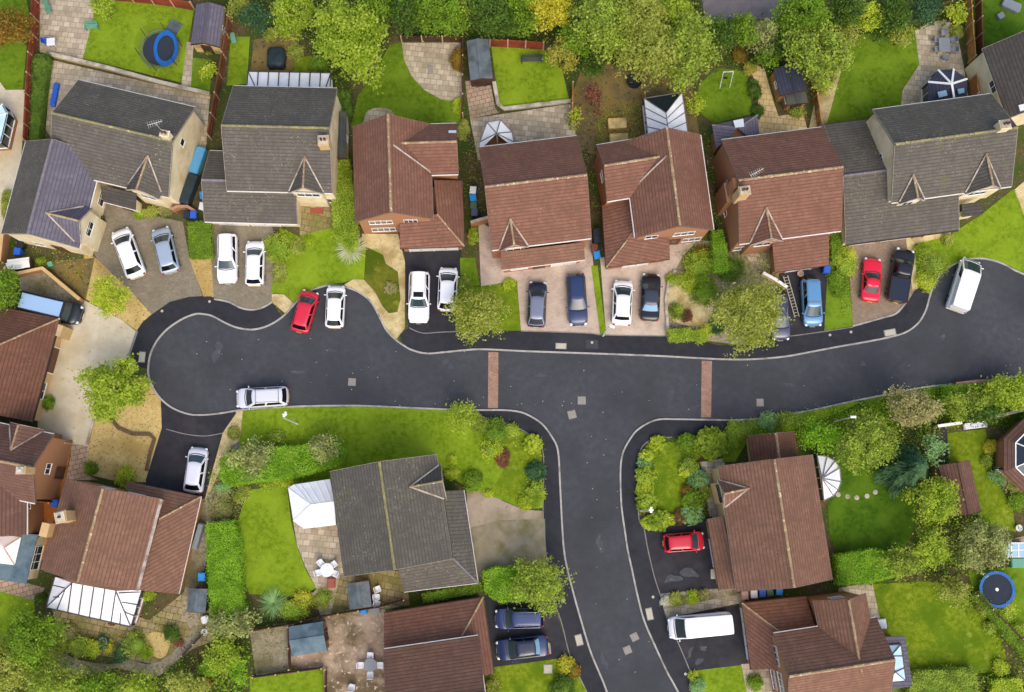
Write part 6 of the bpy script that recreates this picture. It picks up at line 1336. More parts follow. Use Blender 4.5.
    if panel:
        mb = MB(); mb.box(((xf1+xr1)/2, 0, Ht+.02), ((xf1-xr1)*.93, h1*1.62, .03)); mb.box(((xf1+xr1)/2, 0, Ht+.045), ((xf1-xr1)*.86, h1*1.5, .03)); put(mb, 'roof_panel', 'paint_'+panel, smooth=False)
    elif van:
        for x in (xf1-.5, (xf1+xr1)/2-.2, xr1+.7): mb = MB(); mb.bar((x, -h1*.8, Ht+.004), (x, h1*.8, Ht+.004), .05, .015); put(mb, 'roof_rib', rp, smooth=False)
    if van:
        for sd in (-1, 1): mb = MB(); mb.box((0, sd*(hw-.005), .75), (Ln*.6, .03, .06)); put(mb, 'side_trim', 'trim_black', smooth=False)
    return root
c1 = dict(Ln=4.2, Wd=1.78)
car(128, 253, -17, -46, 'white', 'white hatchback on the grey block drive, left of two at the cream house', 4.9, 1.85, 1.6, .17, .33, .82, .93, 1.0, .78, .92)
car(165, 250, -11, -45, 'silver', 'silver-blue hatchback with red tail lights beside a white hatchback on the grey block drive', 4.5, 1.76, 1.5, .19, .36, .86, .95)
car(227, 258, 0, 50, 'white', 'white estate facing the road on the drive of the house with the glazed lean-to', 4.75, 1.82, 1.6, .27, .42, .95, .985, 1.0, .8, rails=True)
car(254.5, 263, 1, -45, 'white', 'white hatchback with black rear window facing the glazed lean-to house', 4.3, 1.72, 1.5, .2, .36, .88, .97)
car(304.5, 311, 11, -38, 'crimson', 'red hatchback parked askew on the road by the bulging kerb', 4.0, 1.72, 1.5, .16, .34, .86, .95, road=True)
car(335, 306.5, 2, -41, 'white', 'white hatchback parked on the road next to the askew red hatchback', 4.0, 1.72, 1.55, .17, .34, .84, .97, 1.0, .82, road=True)
car(262, 397, -50, 3, 'pearl', 'white estate with roof rails standing in the turning head road', 4.75, 1.8, 1.62, .2, .34, .9, .98, 1.0, .8, road=True, rails=True, bars=2)
car(419, 297, -1, 50, 'white', 'white off-roader with a dark sunroof on the black tarmac drive', 4.85, 1.92, 1.75, .3, .43, .96, .99, 1.08, .95, 1.05, rails=True, sunroof=True)
car(447.5, 289, 2, -41, 'white', 'white hatchback half under the olive-lime tree on the black tarmac drive', 4.15, 1.76, 1.52, .16, .35, .84, .97)
car(537, 304, 2, -44, 'navy', 'small navy hatchback with a pale grey roof on the pink drive', 4.3, 1.72, 1.48, .18, .37, .84, .97, roof='grey_roof')
car(577, 299, 3, 50, 'blue', 'blue estate car facing the road on the pink drive', 4.9, 1.8, 1.5, .28, .45, .92, .985, roof='royal')
car(622.5, 302.5, 2, -44, 'white', 'white rounded hatchback next to a black car on the pinkish drive', 4.3, 1.8, 1.55, .16, .37, .80, .9, spoiler=True, rglass='dark_glass')
car(650.5, 297, 2, -46, 'black', 'black car with pale rear window next to a white hatchback', 4.5, 1.8, 1.5, .22, .37, .68, .82, tail=.94, rglass='pale_glass', roof='charcoal')
car(812, 302, 3, 46, 'sky', 'light blue people carrier on the dark drive below the chimney-breast house', 4.5, 1.78, 1.7, .2, .38, .94, .985, 1.0, .8, bars=2)
car(872, 279.5, 3, -42, 'bright_red', 'bright red coupe on the brown block drive', 4.2, 1.72, 1.35, .34, .5, .68, .82, .88, .7, .86)
car(901, 275.5, 9, -52, 'black', 'black pickup truck with a dark blue bed cover beside the red coupe', 5.2, 1.9, 1.78, .2, .31, .52, .56, 1.08, .95, 1.05, pick=True, name='pickup_truck', cat='pickup truck')
car(966, 284, 17, -54, 'white', 'white panel van parked across the mouth of the side arm at right', 5.3, 1.98, 2.0, .07, .29, .985, .995, 1.1, .85, 1.1, van=True, road=True, name='panel_van', cat='van', tw=.86, zread=1.2)
car(195.5, 470, 6, -40, 'pearl', 'pearl-white hatchback on the sunken tarmac drive by the yellow gravel', 4.1, 1.74, 1.5, .17, .34, .82, .95)
car(684, 542, 38, -3, 'red', 'red hatchback on the tarmac drive beside the corner lawn', 3.7, 1.66, 1.46, .16, .34, .88, .97)
car(700.5, 626, -65, 6, 'white', 'long white van on the tarmac drive below the flowering bed', 5.7, 2.02, 2.15, .1, .24, .985, .995, 1.15, .9, 1.1, van=True, name='panel_van', cat='van', tw=.86, zread=1.2)
car(519.5, 618.5, -48, 1, 'denim', 'blue estate with silver roof rails, upper of two blue cars below the hedge block', 4.3, 1.78, 1.55, .2, .36, .93, .985, roof='denim', rails=True)
car(522.5, 648, -51, 6, 'royal', 'blue saloon with a dark roof, lower of two blue cars on the tarmac', 4.6, 1.82, 1.48, .22, .38, .74, .84, tail=.93, roof='navy', rglass='pale_glass')
car(780, 317, 3, 44, 'slate', 'purple-grey estate almost hidden under the broad pale olive tree', 4.3, 1.72, 1.48, .26, .42, .93, .98, rails=True)
# van with pale roof tucked beside the bungalow
car(47, 307, 46, 11, 'black', 'black van with a pale blue roof panel between brick garden wall and bungalow', 6.3, 2.0, 2.2, .14, .2, .86, .99, 1.2, 1.0, 1.1, van=True, name='panel_van', cat='van', tw=.84, panel='ice', zread=1.3)
# ---------------------------------------------------------------- fences and garden walls
def fence(pts, h, mat, label, post='post_pale', name='fence', panel=1.85, cat='fence', group=None, rails=True):
    """boarded panels between posts; pts = ground line in the plan picture"""
    P = [G(x, y, 0) for x, y in pts]; c = sum(P, Vector())/len(P); root = empty(name, (P[0].x, P[0].y, 0), label, cat, group)
    for a, b in zip(P, P[1:]):
        n = max(1, round((b-a).length/panel)); d = (b-a)/n; u = d.normalized(); rz = math.atan2(u.y, u.x); nv = Vector((-u.y, u.x, 0))
        for k in range(n):
            p, q = a+d*k, a+d*(k+1); hh = h*(1+random.uniform(-.02, .02)); mb = MB(); nb = 9
            for j in range(nb):
                m_ = p.lerp(q, (j+.5)/nb); mb.box(m_+nv*(.012 if j % 2 else -.012)+Vector((0, 0, .1+hh/2)), (d.length/nb-.012, .025, hh-.1), rz)
            for zz in (.35, hh*.55, hh-.12): mb.bar(p+nv*.05+Vector((0, 0, zz)), q+nv*.05+Vector((0, 0, zz)), .05, .07)
            mb.bar(p+Vector((0, 0, hh+.07)), q+Vector((0, 0, hh+.07)), .09, .04); mb.build('panel', mat, root)
            mb = MB(); mb.box((p.x, p.y, (h+.25)/2), (.12, .12, h+.25), rz); mb.build('post', post, root)
        mb = MB(); mb.box((b.x, b.y, (h+.25)/2), (.12, .12, h+.25), rz); mb.build('post', post, root)
    return root
def wall(pts, h, mat, label, w=.22, cope='stone', name='garden_wall', group=None):
    P = [G(x, y, 0) for x, y in pts]; root = empty(name, (P[0].x, P[0].y, 0), label, 'wall', group)
    mb = MB(); strip_mesh(mb, P, w, 0, h); mb.build('wall', mat, root); mb = MB(); strip_mesh(mb, P, w+.08, h+.002, h+.07); mb.build('coping', cope, root); return root
fence([(41, -12), (38, 40), (33.5, 100), (31, 145)], 1.8, 'fence_red', 'tall red-brown boarded fence running down the upper left side')
fence([(115, 1), (155, 5), (195, 10)], 1.6, 'fence_red', 'red-brown fence behind the trampoline lawn')
fence([(236, -8), (230, 40), (223, 80), (212, 140)], 1.8, 'fence_brown', 'brown boarded fence between the slate shed and the narrow lawn strip')
fence([(490, 47), (543, 50)], 1.7, 'fence_red', 'short red-brown fence panel run behind the fenced square lawn')
fence([(402, 42), (463, 42)], 1.2, 'fence_dark', 'thin dark fence across the straight top of the quarter-circle patio')
fence([(463, 42), (463, 118)], 1.2, 'fence_dark', 'dark fence between the quarter-circle patio and the stepped path')
fence([(572, 88), (571, 130)], 1.4, 'fence_tan', 'tan fence between the flagged patio and the bare earth yard')
fence([(643, 98), (648, 140)], 1.3, 'timber', 'timber fence along the left side of the white hipped conservatory')
fence([(963, 0), (966, 45), (970, 100)], 1.8, 'fence_tan', 'tan lattice-topped fence right of the table patio')
fence([(974, -8), (975, 40), (979, 100)], 1.6, 'fence_brown', 'brown fence backing the dark upper right lawn')
fence([(920, 14), (946, 8)], 1.3, 'fence_brown', 'short brown fence at the head of the table patio')
fence([(811, 84), (817, 130)], 1.5, 'fence_tan', 'orange-tan fence between navy shed and diagonal cream path')
fence([(256, 629), (288, 624), (320, 616), (380, 606), (405, 599)], 1.3, 'fence_dark', 'dark weathered fence below the square back lawn and the grey shed')
fence([(290, 626), (291, 668)], 1.0, 'fence_dark', 'short dark fence beside the gravel square')
fence([(255, 676), (323, 667)], .9, 'fence_dark', 'low dark fence above the small bottom lawn')
fence([(327, 668), (327, 700)], 1.0, 'fence_dark', 'dark fence at the right side of the small bottom lawn')
fence([(970, 594), (1000, 622), (1030, 652)], 1.5, 'fence_dark', 'dark diagonal fence between the right trampoline lawn and the large back lawn')
fence([(53, 441), (73, 444)], 1.7, 'timber', 'orange-brown timber gate across the orange side passage', name='timber_gate', cat='gate', panel=1.0)
fence([(31, 500), (57, 503)], 1.7, 'timber', 'second timber gate halfway down the orange side passage', name='timber_gate', cat='gate', panel=1.2)
fence([(27, 534), (50, 536)], 1.7, 'fence_dark', 'dark timber gate at the lower end of the orange side passage', name='timber_gate', cat='gate', panel=1.2)
fence([(184, 655), (206, 632)], .6, 'fence_dark', 'low dark edging fence at the right end of the curved gravel path')
wall([(51, 56), (110, 70), (160, 84), (211, 96)], .6, 'brick_buff', 'low cream retaining wall below the trampoline lawn', .3)
wall([(494, 83), (498, 105), (504, 110), (571, 102)], .35, 'stone', 'low rounded stone kerb wall around the fenced square lawn', .3)
wall([(9, 270), (22, 276), (47, 270.5), (84, 301.5)], 1.1, 'brick_orange', 'orange brick garden wall coming to a point above the black van', .24, 'brick_buff')
wall([(6, 264), (9, 236), (14, 234)], 1.4, 'brick_orange', 'orange brick bin store wall at the left edge', .24, 'brick_buff')
wall([(174, 212), (180, 209), (190, 209), (198, 214)], .9, 'brick_red', 'curved red brick bin wall at the corner of the cream house', .2, 'brick_red')
wall([(471, 227), (488, 222)], 1.7, 'brick_red', 'red brick gateway wall between two red-brown houses', .22, 'stone')
wall([(952, 385), (972, 382.5), (992, 381.5)], .9, 'brick_red', 'low red brick wall along the road at the right', .24, 'brick_red')
wall([(933, 427), (957, 423.5)], 1.1, 'render', 'white capped garden wall beside the dark path', .2, 'white_paint')
wall([(964, 421), (997, 416), (1030, 408)], 1.0, 'brick_red', 'brick wall behind the white slatted bench', .22, 'stone')
wall([(96, 416), (88, 445)], .3, 'brick_buff', 'low edging wall between concrete drive and yellow gravel', .15)
wall([(675, 271), (668.5, 281), (665.5, 301), (667.5, 334)], .3, 'stone', 'curved low grey wall edging the gravel garden', .2)
wall([(111, 418), (119, 428), (133, 434), (150, 434.5), (155, 439), (151, 452), (147, 471)], .18, 'bark', 'curving brown log edging across the yellow gravel', .26, 'bark')
wall([(761, 274.5), (773, 281), (785, 289)], .8, 'render', 'short white wall slanting out of the pale olive tree', .2, 'white_paint')
# ---------------------------------------------------------------- sheds
def shed(quad, ze, rise, roof, wall, label, name='shed', door_side=3, hip=(0, 0), win=None):
    h = House(sum(p[0] for p in quad)/4, sum(p[1] for p in quad)/4, name, label, 'shed')
    b = h.gable(quad, ze, rise, roof, wall, ridge=None, gut=None, ov=.1, ovg=.08, barge='fence_dark', th=.05)
    F = b['side'](door_side); h.door(F, .5, .8, min(1.75, ze-.1), 'fence_dark', False)
    h.window(b['side'](0 if door_side in (1, 3) else 1), .5, 1.3, .7, .5, name='window', trans=False)
    r0, r1 = b['r']; mb = MB(); mb.bar(r0+Vector((0, 0, .02)), r1+Vector((0, 0, .02)), .3, .03); mb.build('ridge_cap', roof, h.root); return b
shed([(219, 48), (225, 8), (196, 3), (191, 43)], 2.0, .7, 'roof_slate', 'timber_pale', 'slate-blue roofed shed at the right of the trampoline lawn')
shed([(470, 82), (467, 41), (488, 39), (493, 77)], 1.9, .35, 'felt', 'fence_dark', 'grey felt-roofed shed beside the quarter-circle patio')
shed([(779, 95), (773, 63), (800, 70), (808, 91)], 2.0, .4, 'roof_navy', 'timber', 'navy-roofed timber shed partly under a loose green tree')
shed([(787.5, 106), (785, 92), (805, 87.5), (808, 102)], 1.7, .2, 'felt_dark', 'timber', 'small dark-roofed timber shed in front of the navy shed')
shed([(293, 656), (326, 651), (324, 621), (288, 627)], 2.0, .5, 'felt_blue', 'timber', 'blue-grey corrugated roofed shed below the dark weathered fence', door_side=1)
shed([(350, 609.5), (347, 584), (369, 580), (371.5, 606.5)], 1.9, .35, 'felt', 'fence_brown', 'small grey shed against the grey house, beside the white chairs')
shed([(186, 611), (190, 589), (207, 588), (206, 613)], 1.7, .3, 'felt', 'fence_dark', 'small dark grey shed at the foot of the brown-tiled house')
shed([(981, 511), (970, 461), (938, 465), (949, 517)], 2.2, 1.0, 'roof_plum', 'brick_red', 'brown-tiled outbuilding between conifer and olive lawn', name='outbuilding')
shed([(346, 158), (347, 112), (336.5, 112), (336.5, 158)], 2.3, .2, 'felt_dark', 'render', 'long narrow dark lean-to shed beside the glazed lean-to house', name='shed')
shed([(7, 270), (31, 267), (28, 257), (6, 260)], 1.3, .1, 'white_paint', 'fence_dark', 'white flat-topped bin store cabinet by the orange brick wall', name='storage_cabinet')
# ---------------------------------------------------------------- bins
def bin_(px, py, col, label, lid=None, rz=None, h=1.05, w=.56, group=None, name='wheelie_bin'):
    c = G(px, py, h); rz = random.uniform(-.2, .2) if rz is None else rz; root = empty(name, (c.x, c.y, ZL), label, 'bin', group); R = Matrix.Rotation(rz, 3, 'Z')
    mb = MB(); mb.box((c.x, c.y, ZL+.08+(h-.2)/2), (w, w*1.2, h-.18), rz, taper=.82); mb.build('body', 'pl_'+col, root)
    mb = MB(); mb.box((c.x, c.y, ZL+h-.06), (w*1.1, w*1.32, .06), rz); mb.box((c.x, c.y, ZL+h-.015), (w*.9, w*1.05, .04), rz); l = mb.build('lid', 'pl_'+(lid or col), root)
    e = R @ Vector((0, w*.7, 0)); f = R @ Vector((w*.42, 0, 0)); mb = MB(); mb.tube([Vector((c.x, c.y, ZL+h-.1))+e-f, Vector((c.x, c.y, ZL+h-.1))+e+f], .02, 6); mb.build('handle', 'trim_black', root)
    for s in (-1, 1):
        q = Vector((c.x, c.y, ZL+.12))+e*.75+f*s; mb = MB(); mb.tube([q-f*.08*s, q+f*.12*s], .12, 10); mb.build('wheel', 'tyre', root)
for a in [(473, 190, 'grey', 'grey-lidded bin topmost in the row between two red-brown houses', 'white'), (473, 197.5, 'cyan', 'light blue bin second in the passage row between two red-brown houses', None), (473.5, 205, 'green', 'green-grey bin third in the passage row between two red-brown houses', None), (474.5, 212.5, 'slate', 'slate-blue bin lowest in the passage row above the brick gateway', None),
          (596.5, 232, 'black', 'black bin topmost in the alley right of the pink drive house', None), (597, 239.5, 'navy', 'navy bin second in the alley right of the pink drive house', None), (594.5, 247.5, 'brown', 'brown bin third in the alley right of the pink drive house', None), (597, 254.5, 'cyan', 'bright blue bin lowest in the alley right of the pink drive house', None),
          (827, 269, 'blue', 'blue bin at the corner of the low plum roof', None), (54.5, 503.5, 'blue', 'blue bin by the buff chimney stack in the side passage', None), (201.5, 577, 'blue', 'blue bin with a pale lid above the small dark grey shed', 'cyan'),
          (745, 595.5, 'pink', 'pinkish bin at the left end of the bin row between two brown houses', None), (754, 594, 'white', 'whitish bin second in the bin row between two brown houses', None), (762.5, 593, 'blue', 'dark blue bin in the middle of the bin row between two brown houses', None), (770, 592, 'green', 'green bin fourth in the bin row between two brown houses', None), (779.5, 591, 'cyan', 'bright blue bin at the right end of the bin row between two brown houses', None),
          (187, 214.5, 'navy', 'navy bin inside the curved red brick bin wall', None), (193, 214.5, 'blue', 'vivid blue bin inside the curved red brick bin wall', None), (203, 195, 'cyan', 'light blue bin against the left wall of the grey garage wing', None), (202.5, 206, 'white', 'white bin against the left wall of the grey garage wing', None),
          (17, 251, 'blue', 'vivid blue bin inside the orange brick bin store', None), (20, 244, 'black', 'black bin inside the orange brick bin store', None)]:
    bin_(a[0], a[1], a[2], a[3], a[4])
# ---------------------------------------------------------------- trampolines
def ring_pad(mb, c, r0, r1, z, th=.05, n=36, sx=1, sy=1):
    vs = []; fs = []
    for i in range(n):
        a = 2*PI*i/n; ca, sa = math.cos(a)*sx, math.sin(a)*sy
        vs += [(c.x+r0*ca, c.y+r0*sa, z), (c.x+r1*ca, c.y+r1*sa, z), (c.x+r1*ca, c.y+r1*sa, z+th), (c.x+r0*ca, c.y+r0*sa, z+th)]
    for i in range(n):
        j = (i+1) % n
        for k in range(4): fs.append((i*4+k, i*4+(k+1) % 4, j*4+(k+1) % 4, j*4+k))
    mb.add(vs, fs)
def trampoline(px, py, rpx, label, slipped=False, net=True):
    c = G(px, py, .85); r = rpx*MPP(px, py, .85); root = empty('trampoline', (c.x, c.y, ZL), label, 'trampoline')
    mb = MB(); mb.lathe((c.x, c.y, 0), [(r*.86, .84), (r*.86, .86), (0.0, .85)], 36); mb.build('jumping_mat', 'mat_black', root)
    mb = MB(); k = 36; mb.tube([(c.x+r*math.cos(2*PI*i/k), c.y+r*math.sin(2*PI*i/k), .85) for i in range(k+1)], .04, 6)
    mb.build('frame', 'galv', root)
    mb = MB()
    for i in range(72): a = 2*PI*i/72; mb.bar((c.x+r*.86*math.cos(a), c.y+r*.86*math.sin(a), .85), (c.x+r*.99*math.cos(a), c.y+r*.99*math.sin(a), .85), .015, .015)
    mb.build('springs', 'galv', root)
    mb = MB()
    if slipped:
        ring_pad(mb, Vector((c.x+r*.3, c.y+r*.03, 0)), r*.68, r*.95, .885, .06, 40, .64, 1.0)
        mb.build('safety_pad', 'pl_padblue', root)
    else:
        ring_pad(mb, c, r*.86, r*1.02, .88, .05); mb.build('safety_pad', 'pl_padblue', root)
        mb = MB(); mb.lathe((c.x, c.y, .862), [(.0, 0), (.16, 0.004)], 12); mb.build('mat_mark', 'plate_white', root)
    for i in range(4):
        a = PI/4+i*PI/2; mb = MB(); d = Vector((math.cos(a), math.sin(a), 0)); t = Vector((-d.y, d.x, 0))*.5; b = Vector((c.x, c.y, 0))+d*r
        mb.tube([b+t+Vector((0, 0, .85)), b+t+Vector((0, 0, .05)), b-t+Vector((0, 0, .05)), b-t+Vector((0, 0, .85))], .035, 6); mb.build('leg', 'galv', root)
    if net:
        for i in range(6):
            a = i*PI/3+.3; mb = MB(); b = Vector((c.x+r*1.04*math.cos(a), c.y+r*1.04*math.sin(a), 0)); mb.tube([b+Vector((0, 0, .1)), b+Vector((0, 0, 2.5))], .025, 6); mb.build('net_pole', 'trim_black', root)
        mb = MB(); vs = []; n = 48
        for i in range(n): a = 2*PI*i/n; vs += [(c.x+r*1.02*math.cos(a), c.y+r*1.02*math.sin(a), .9), (c.x+r*1.02*math.cos(a), c.y+r*1.02*math.sin(a), 2.45)]
        mb.add(vs, [(2*i, 2*((i+1) % n), 2*((i+1) % n)+1, 2*i+1) for i in range(n)]); mb.build('safety_net', 'mesh_net', root)
trampoline(160, 49, 20, 'netted trampoline with its blue pad slipped into a crescent on the upper left lawn', True)
trampoline(997, 589.5, 17.5, 'trampoline with an even blue rim and white centre mark at the right', False, False)
# ---------------------------------------------------------------- lamp posts
def lamp(hx, hy, bx, by, label):
    b = G(bx, by, 0); root = empty('street_lamp', (b.x, b.y, 0), label, 'street lamp', 'street lamps along the estate roads'); 
    # height at which the head stands over the foot
    best = min((((G(hx, hy, z)-b).xy.length, z) for z in [5+.1*k for k in range(40)])); z = best[1]
    mb = MB(); mb.tube([b, b+Vector((0, 0, 1.2)), b+Vector((0, 0, 1.25)), b+Vector((0, 0, z-.3))], [.085, .085, .055, .045], 8); mb.build('column', 'steel_white', root)
    e = G(hx, hy, z); d = (e-b); d.z = 0; d = d.normalized() if d.length > .05 else Vector((1, 0, 0)); t = b+Vector((0, 0, z-.3))
    mb = MB(); mb.tube([t, t+Vector((0, 0, .3))+d*.1, Vector((e.x, e.y, z+.02))], .035, 6); mb.build('bracket', 'steel_white', root)
    mb = MB(); mb.box((e.x, e.y, z+.05), (.5, .22, .12), math.atan2(d.y, d.x), taper=.8); mb.ellipsoid((e.x, e.y, z+.12), (.24, .11, .05), 10, 5); l = mb.build('lantern', 'white_paint', root)
    mb = MB(); mb.box((e.x, e.y, z-.04), (.4, .2, .04), math.atan2(d.y, d.x)); mb.build('lens', 'lamp_clear', l)
lamp(285, 414.5, 298, 424, 'white street lamp standing in the long verge below the white estate car')
lamp(853, 417, 834, 421.5, 'white street lamp among the trees at the end of the verge')
lamp(612, 326.5, 603, 336, 'white street lamp on the grass strip between two pink drives')
lamp(651, 510, 640, 510.5, 'white street lamp in the cushions of the round corner lawn')
# ---------------------------------------------------------------- covers in road and pavement
def cover(px, py, w, h, rzpx, mat, label, name='manhole_cover', road=True, group=None):
    z = 0.012 if road else ZG+.055; c = G(px, py, z); m_ = MPP(px, py); rz = heading(px, py, *rzpx); W_, H2 = w*m_, h*m_; root = empty(name, (c.x, c.y, z), label, 'cover', group)
    mb = MB(); mb.box((c.x, c.y, z), (W_, H2, .02), rz); mb.build('frame', 'manhole', root)
    mb = MB(); mb.box((c.x, c.y, z+.012), (W_*.84, H2*.84, .012), rz)
    R = Matrix.Rotation(rz, 3, 'Z')
    for i in range(3):
        for j in range(3): q = R @ Vector(((i-1)*W_*.25, (j-1)*H2*.25, 0)); mb.box((c.x+q.x, c.y+q.y, z+.02), (W_*.16, H2*.16, .008), rz)
    mb.build('lid', mat, root)
cover(352, 382, 7.5, 7.5, (1, .05), 'manhole', 'single square cover in the road of the cul-de-sac, left of the brick bands')
cover(581.7, 400.5, 8, 8, (1, 0), 'manhole', 'square cover in the junction, upper of two')
cover(572, 414.5, 8, 8, (1, -.25), 'manhole', 'tilted square cover in the junction, lower of two')
cover(760, 402.5, 7, 7.5, (1, 0), 'manhole', 'square cover in the road right of the second brick band')
cover(634.5, 637, 7.5, 7.5, (1, -.5), 'manhole', 'slanted square cover in the lower road, upper of two')
cover(627.5, 650, 7.5, 7.5, (1, -.4), 'manhole', 'slanted square cover in the lower road, lower of two')
cover(142, 357, 6.5, 11, (1, .05), 'manhole_pale', 'pale utility cover on the footway by the concrete drive', 'utility_cover', False)
cover(561, 346, 11, 6, (1, .03), 'manhole_pale', 'pale utility cover on the footway below the small square lawn', 'utility_cover', False)
cover(890, 332.5, 12, 6.5, (1, -.18), 'manhole_pale', 'pale utility cover on the footway below the brown block drive', 'utility_cover', False)
cover(579, 640, 7, 11, (1, -.25), 'manhole_pale', 'pale utility cover on the footway beside the two blue cars', 'utility_cover', False)
cover(649.5, 614, 6.5, 12, (1, -.2), 'manhole_pale', 'pale utility cover on the footway beside the long white van', 'utility_cover', False)
cover(548, 672-3, 9, 9, (1, 0), 'manhole_pale', 'pale stone slab cover on the lawn below the two blue cars', 'utility_cover', False)
for x, y, lab in [(162, 311, 'small round pale cap on the footway near the grey block drive'), (209.5, 301.5, 'small round pale cap on the footway below the white estate'), (592, 342.5, 'small round cap beside the tarmac patch'), (564, 600, 'small round cap on the footway by the olive-green street tree'), (653, 597, 'small round cap on the footway beside the flowering bed'), (830, 335, 'left of two small round caps below the narrow grass strip'), (851, 332, 'right of two small round caps below the narrow grass strip'), (685.5, 674, 'small round cap at the foot of the lower tarmac drive')]:
    c = G(x, y, ZG+.05); mb = MB(); mb.lathe((c.x, c.y, ZG+.04), [(.13, 0), (.13, .022), (.1, .026), (.1, .02), (0, .02)], 14); tag(mb.build('stopcock_cover', 'manhole_pale', None, base=c), lab, 'cover')
# ---------------------------------------------------------------- garden furniture
def table(px, py, w, d, rz, mat, label, round_=False, h=.74, name='garden_table', pole=False):
    c = G(px, py, h); root = empty(name, (c.x, c.y, ZL), label, 'table'); mb = MB()
    if round_: mb.lathe((c.x, c.y, ZL+h-.04), [(w/2, 0), (w/2, .035), (0, .04)], 24)
    else:
        R = Matrix.Rotation(rz, 3, 'Z'); n = 6
        for i in range(n): q = R @ Vector((0, (i-(n-1)/2)*d/n, 0)); mb.box((c.x+q.x, c.y+q.y, ZL+h-.02), (w, d/n-.012, .04), rz)
    mb.build('tabletop', mat, root)
    for sx in (-1, 1):
        for sy in (-1, 1):
            q = Matrix.Rotation(rz, 3, 'Z') @ Vector((sx*w*(.3 if round_ else .44), sy*(w if round_ else d)*(.3 if round_ else .42), 0)); mb = MB(); mb.tube([(c.x+q.x, c.y+q.y, ZL), (c.x+q.x*.92, c.y+q.y*.92, ZL+h-.05)], .03, 6); mb.build('leg', mat, root)
def chair(px, py, rz, mat, label, group=None, name='garden_chair', w=.52):
    c = G(px, py, .5); root = empty(name, (c.x, c.y, ZL), label, 'chair', group); R = Matrix.Rotation(rz, 3, 'Z'); T_ = lambda x, y, z: Vector((c.x, c.y, ZL+z)) + R @ Vector((x, y, 0))
    mb = MB(); mb.box(T_(0, 0, .44), (w, w, .05), rz); mb.build('seat', mat, root)
    mb = MB()
    for k in range(5): y = (k-2)*w*.22; mb.bar(T_(-w*.48, y, .5), T_(-w*.62, y, .92), w*.17, .03)
    mb.bar(T_(-w*.63, -w*.5, .94), T_(-w*.63, w*.5, .94), .05, .05); mb.build('backrest', mat, root)
    for s in (-1, 1):
        mb = MB(); mb.bar(T_(-w*.5, s*w*.5, .66), T_(w*.4, s*w*.5, .66), .06, .04); mb.tube([T_(w*.38, s*w*.5, 0), T_(w*.38, s*w*.5, .66)], .022, 6); mb.build('armrest', mat, root)
    for sx in (-1, 1):
        for sy in (-1, 1): mb = MB(); mb.tube([T_(sx*w*.42, sy*w*.42, 0), T_(sx*w*.42, sy*w*.42, .42)], .022, 6); mb.build('leg', mat, root)
def seat_ring(px, py, rpx, angs, mat, labels, group):
    for a, l in zip(angs, labels): chair(px+rpx*math.cos(a), py+rpx*math.sin(a), PI-a, mat, l, group)
table(327, 570, 1.25, 1.25, 0, 'pl_white', 'round white garden table on the patio beside the square back lawn', True)
seat_ring(327, 570, 9, [.2-PI/2-.9, -PI/2+.9, PI-.3, .4], 'pl_white', ['white chair upper left of the white table on the lawn-side patio', 'white chair upper right of the white table on the lawn-side patio', 'white chair left of the white table on the lawn-side patio', 'white chair right of the white table on the lawn-side patio'], 'white chairs at the lawn-side patio table')
table(370.5, 665, 1.2, 1.2, 0, 'pl_grey', 'round grey stone-topped table on the pinkish patio at the bottom', True)
seat_ring(370.5, 665, 9.5, [-PI/2, 0, PI/2, PI], 'pl_white', ['pale chair above the round grey table', 'pale chair right of the round grey table', 'pale chair below the round grey table', 'pale chair left of the round grey table'], 'chairs round the grey patio table')
chair(378, 589, .4, 'pl_white', 'white chair beside the small grey shed, upper of three', 'white chairs by the small grey shed')
chair(377, 597, .1, 'pl_white', 'white chair beside the small grey shed, middle of three', 'white chairs by the small grey shed')
chair(377.5, 604, -.2, 'pl_white', 'white chair beside the small grey shed, lowest of three', 'white chairs by the small grey shed')
chair(352, 687, 1.4, 'pl_white', 'white chair alone on the bottom patio', None)
table(944.5, 45, 1.15, 1.5, 0, 'pl_grey', 'square grey dining table on the table patio behind the garden room')
for k, (x, y, a, l) in enumerate([(936, 40, 0, 'grey patio chair at the upper left of the square grey dining table'), (936, 50, 0, 'grey patio chair at the lower left of the square grey dining table'), (953, 40, PI, 'grey patio chair at the upper right of the square grey dining table'), (953.5, 50, PI, 'grey patio chair at the lower right of the square grey dining table'), (943.5, 33, -PI/2, 'grey patio chair at the head of the square grey dining table'), (945, 58, PI/2, 'grey patio chair at the foot of the square grey dining table')]):
    chair(x, y, a, 'pl_grey', l, 'grey chairs at the dining table')
table(51, 42, .8, .8, .1, 'pl_white', 'small white table on the upper left patio beside a blue chair')
chair(46, 41, .2, 'pl_blue', 'blue chair beside the small white table on the upper left patio')
def bench(px, py, ln, rz, mat, label, name='garden_bench'):
    c = G(px, py, .45); root = empty(name, (c.x, c.y, ZL), label, 'bench'); R = Matrix.Rotation(rz, 3, 'Z'); T_ = lambda x, y, z: Vector((c.x, c.y, ZL+z)) + R @ Vector((x, y, 0))
    mb = MB()
    for k in range(4): mb.bar(T_(-ln/2, (k-1.5)*.12, .44), T_(ln/2, (k-1.5)*.12, .44), .1, .03)
    mb.build('seat', mat, root); mb = MB()
    for k in range(3): mb.bar(T_(-ln/2, .27+.03*k, .56+.13*k), T_(ln/2, .27+.03*k, .56+.13*k), .03, .09)
    mb.build('backrest', mat, root)
    for s in (-1, 1): mb = MB(); mb.box(T_(s*ln*.46, 0, .22), (.06, .5, .44), rz); mb.bar(T_(s*ln*.46, -.25, .64), T_(s*ln*.46, .28, .64), .06, .05); mb.bar(T_(s*ln*.46, -.22, .4), T_(s*ln*.46, -.22, .64), .05, .05); mb.build('leg', mat, root)
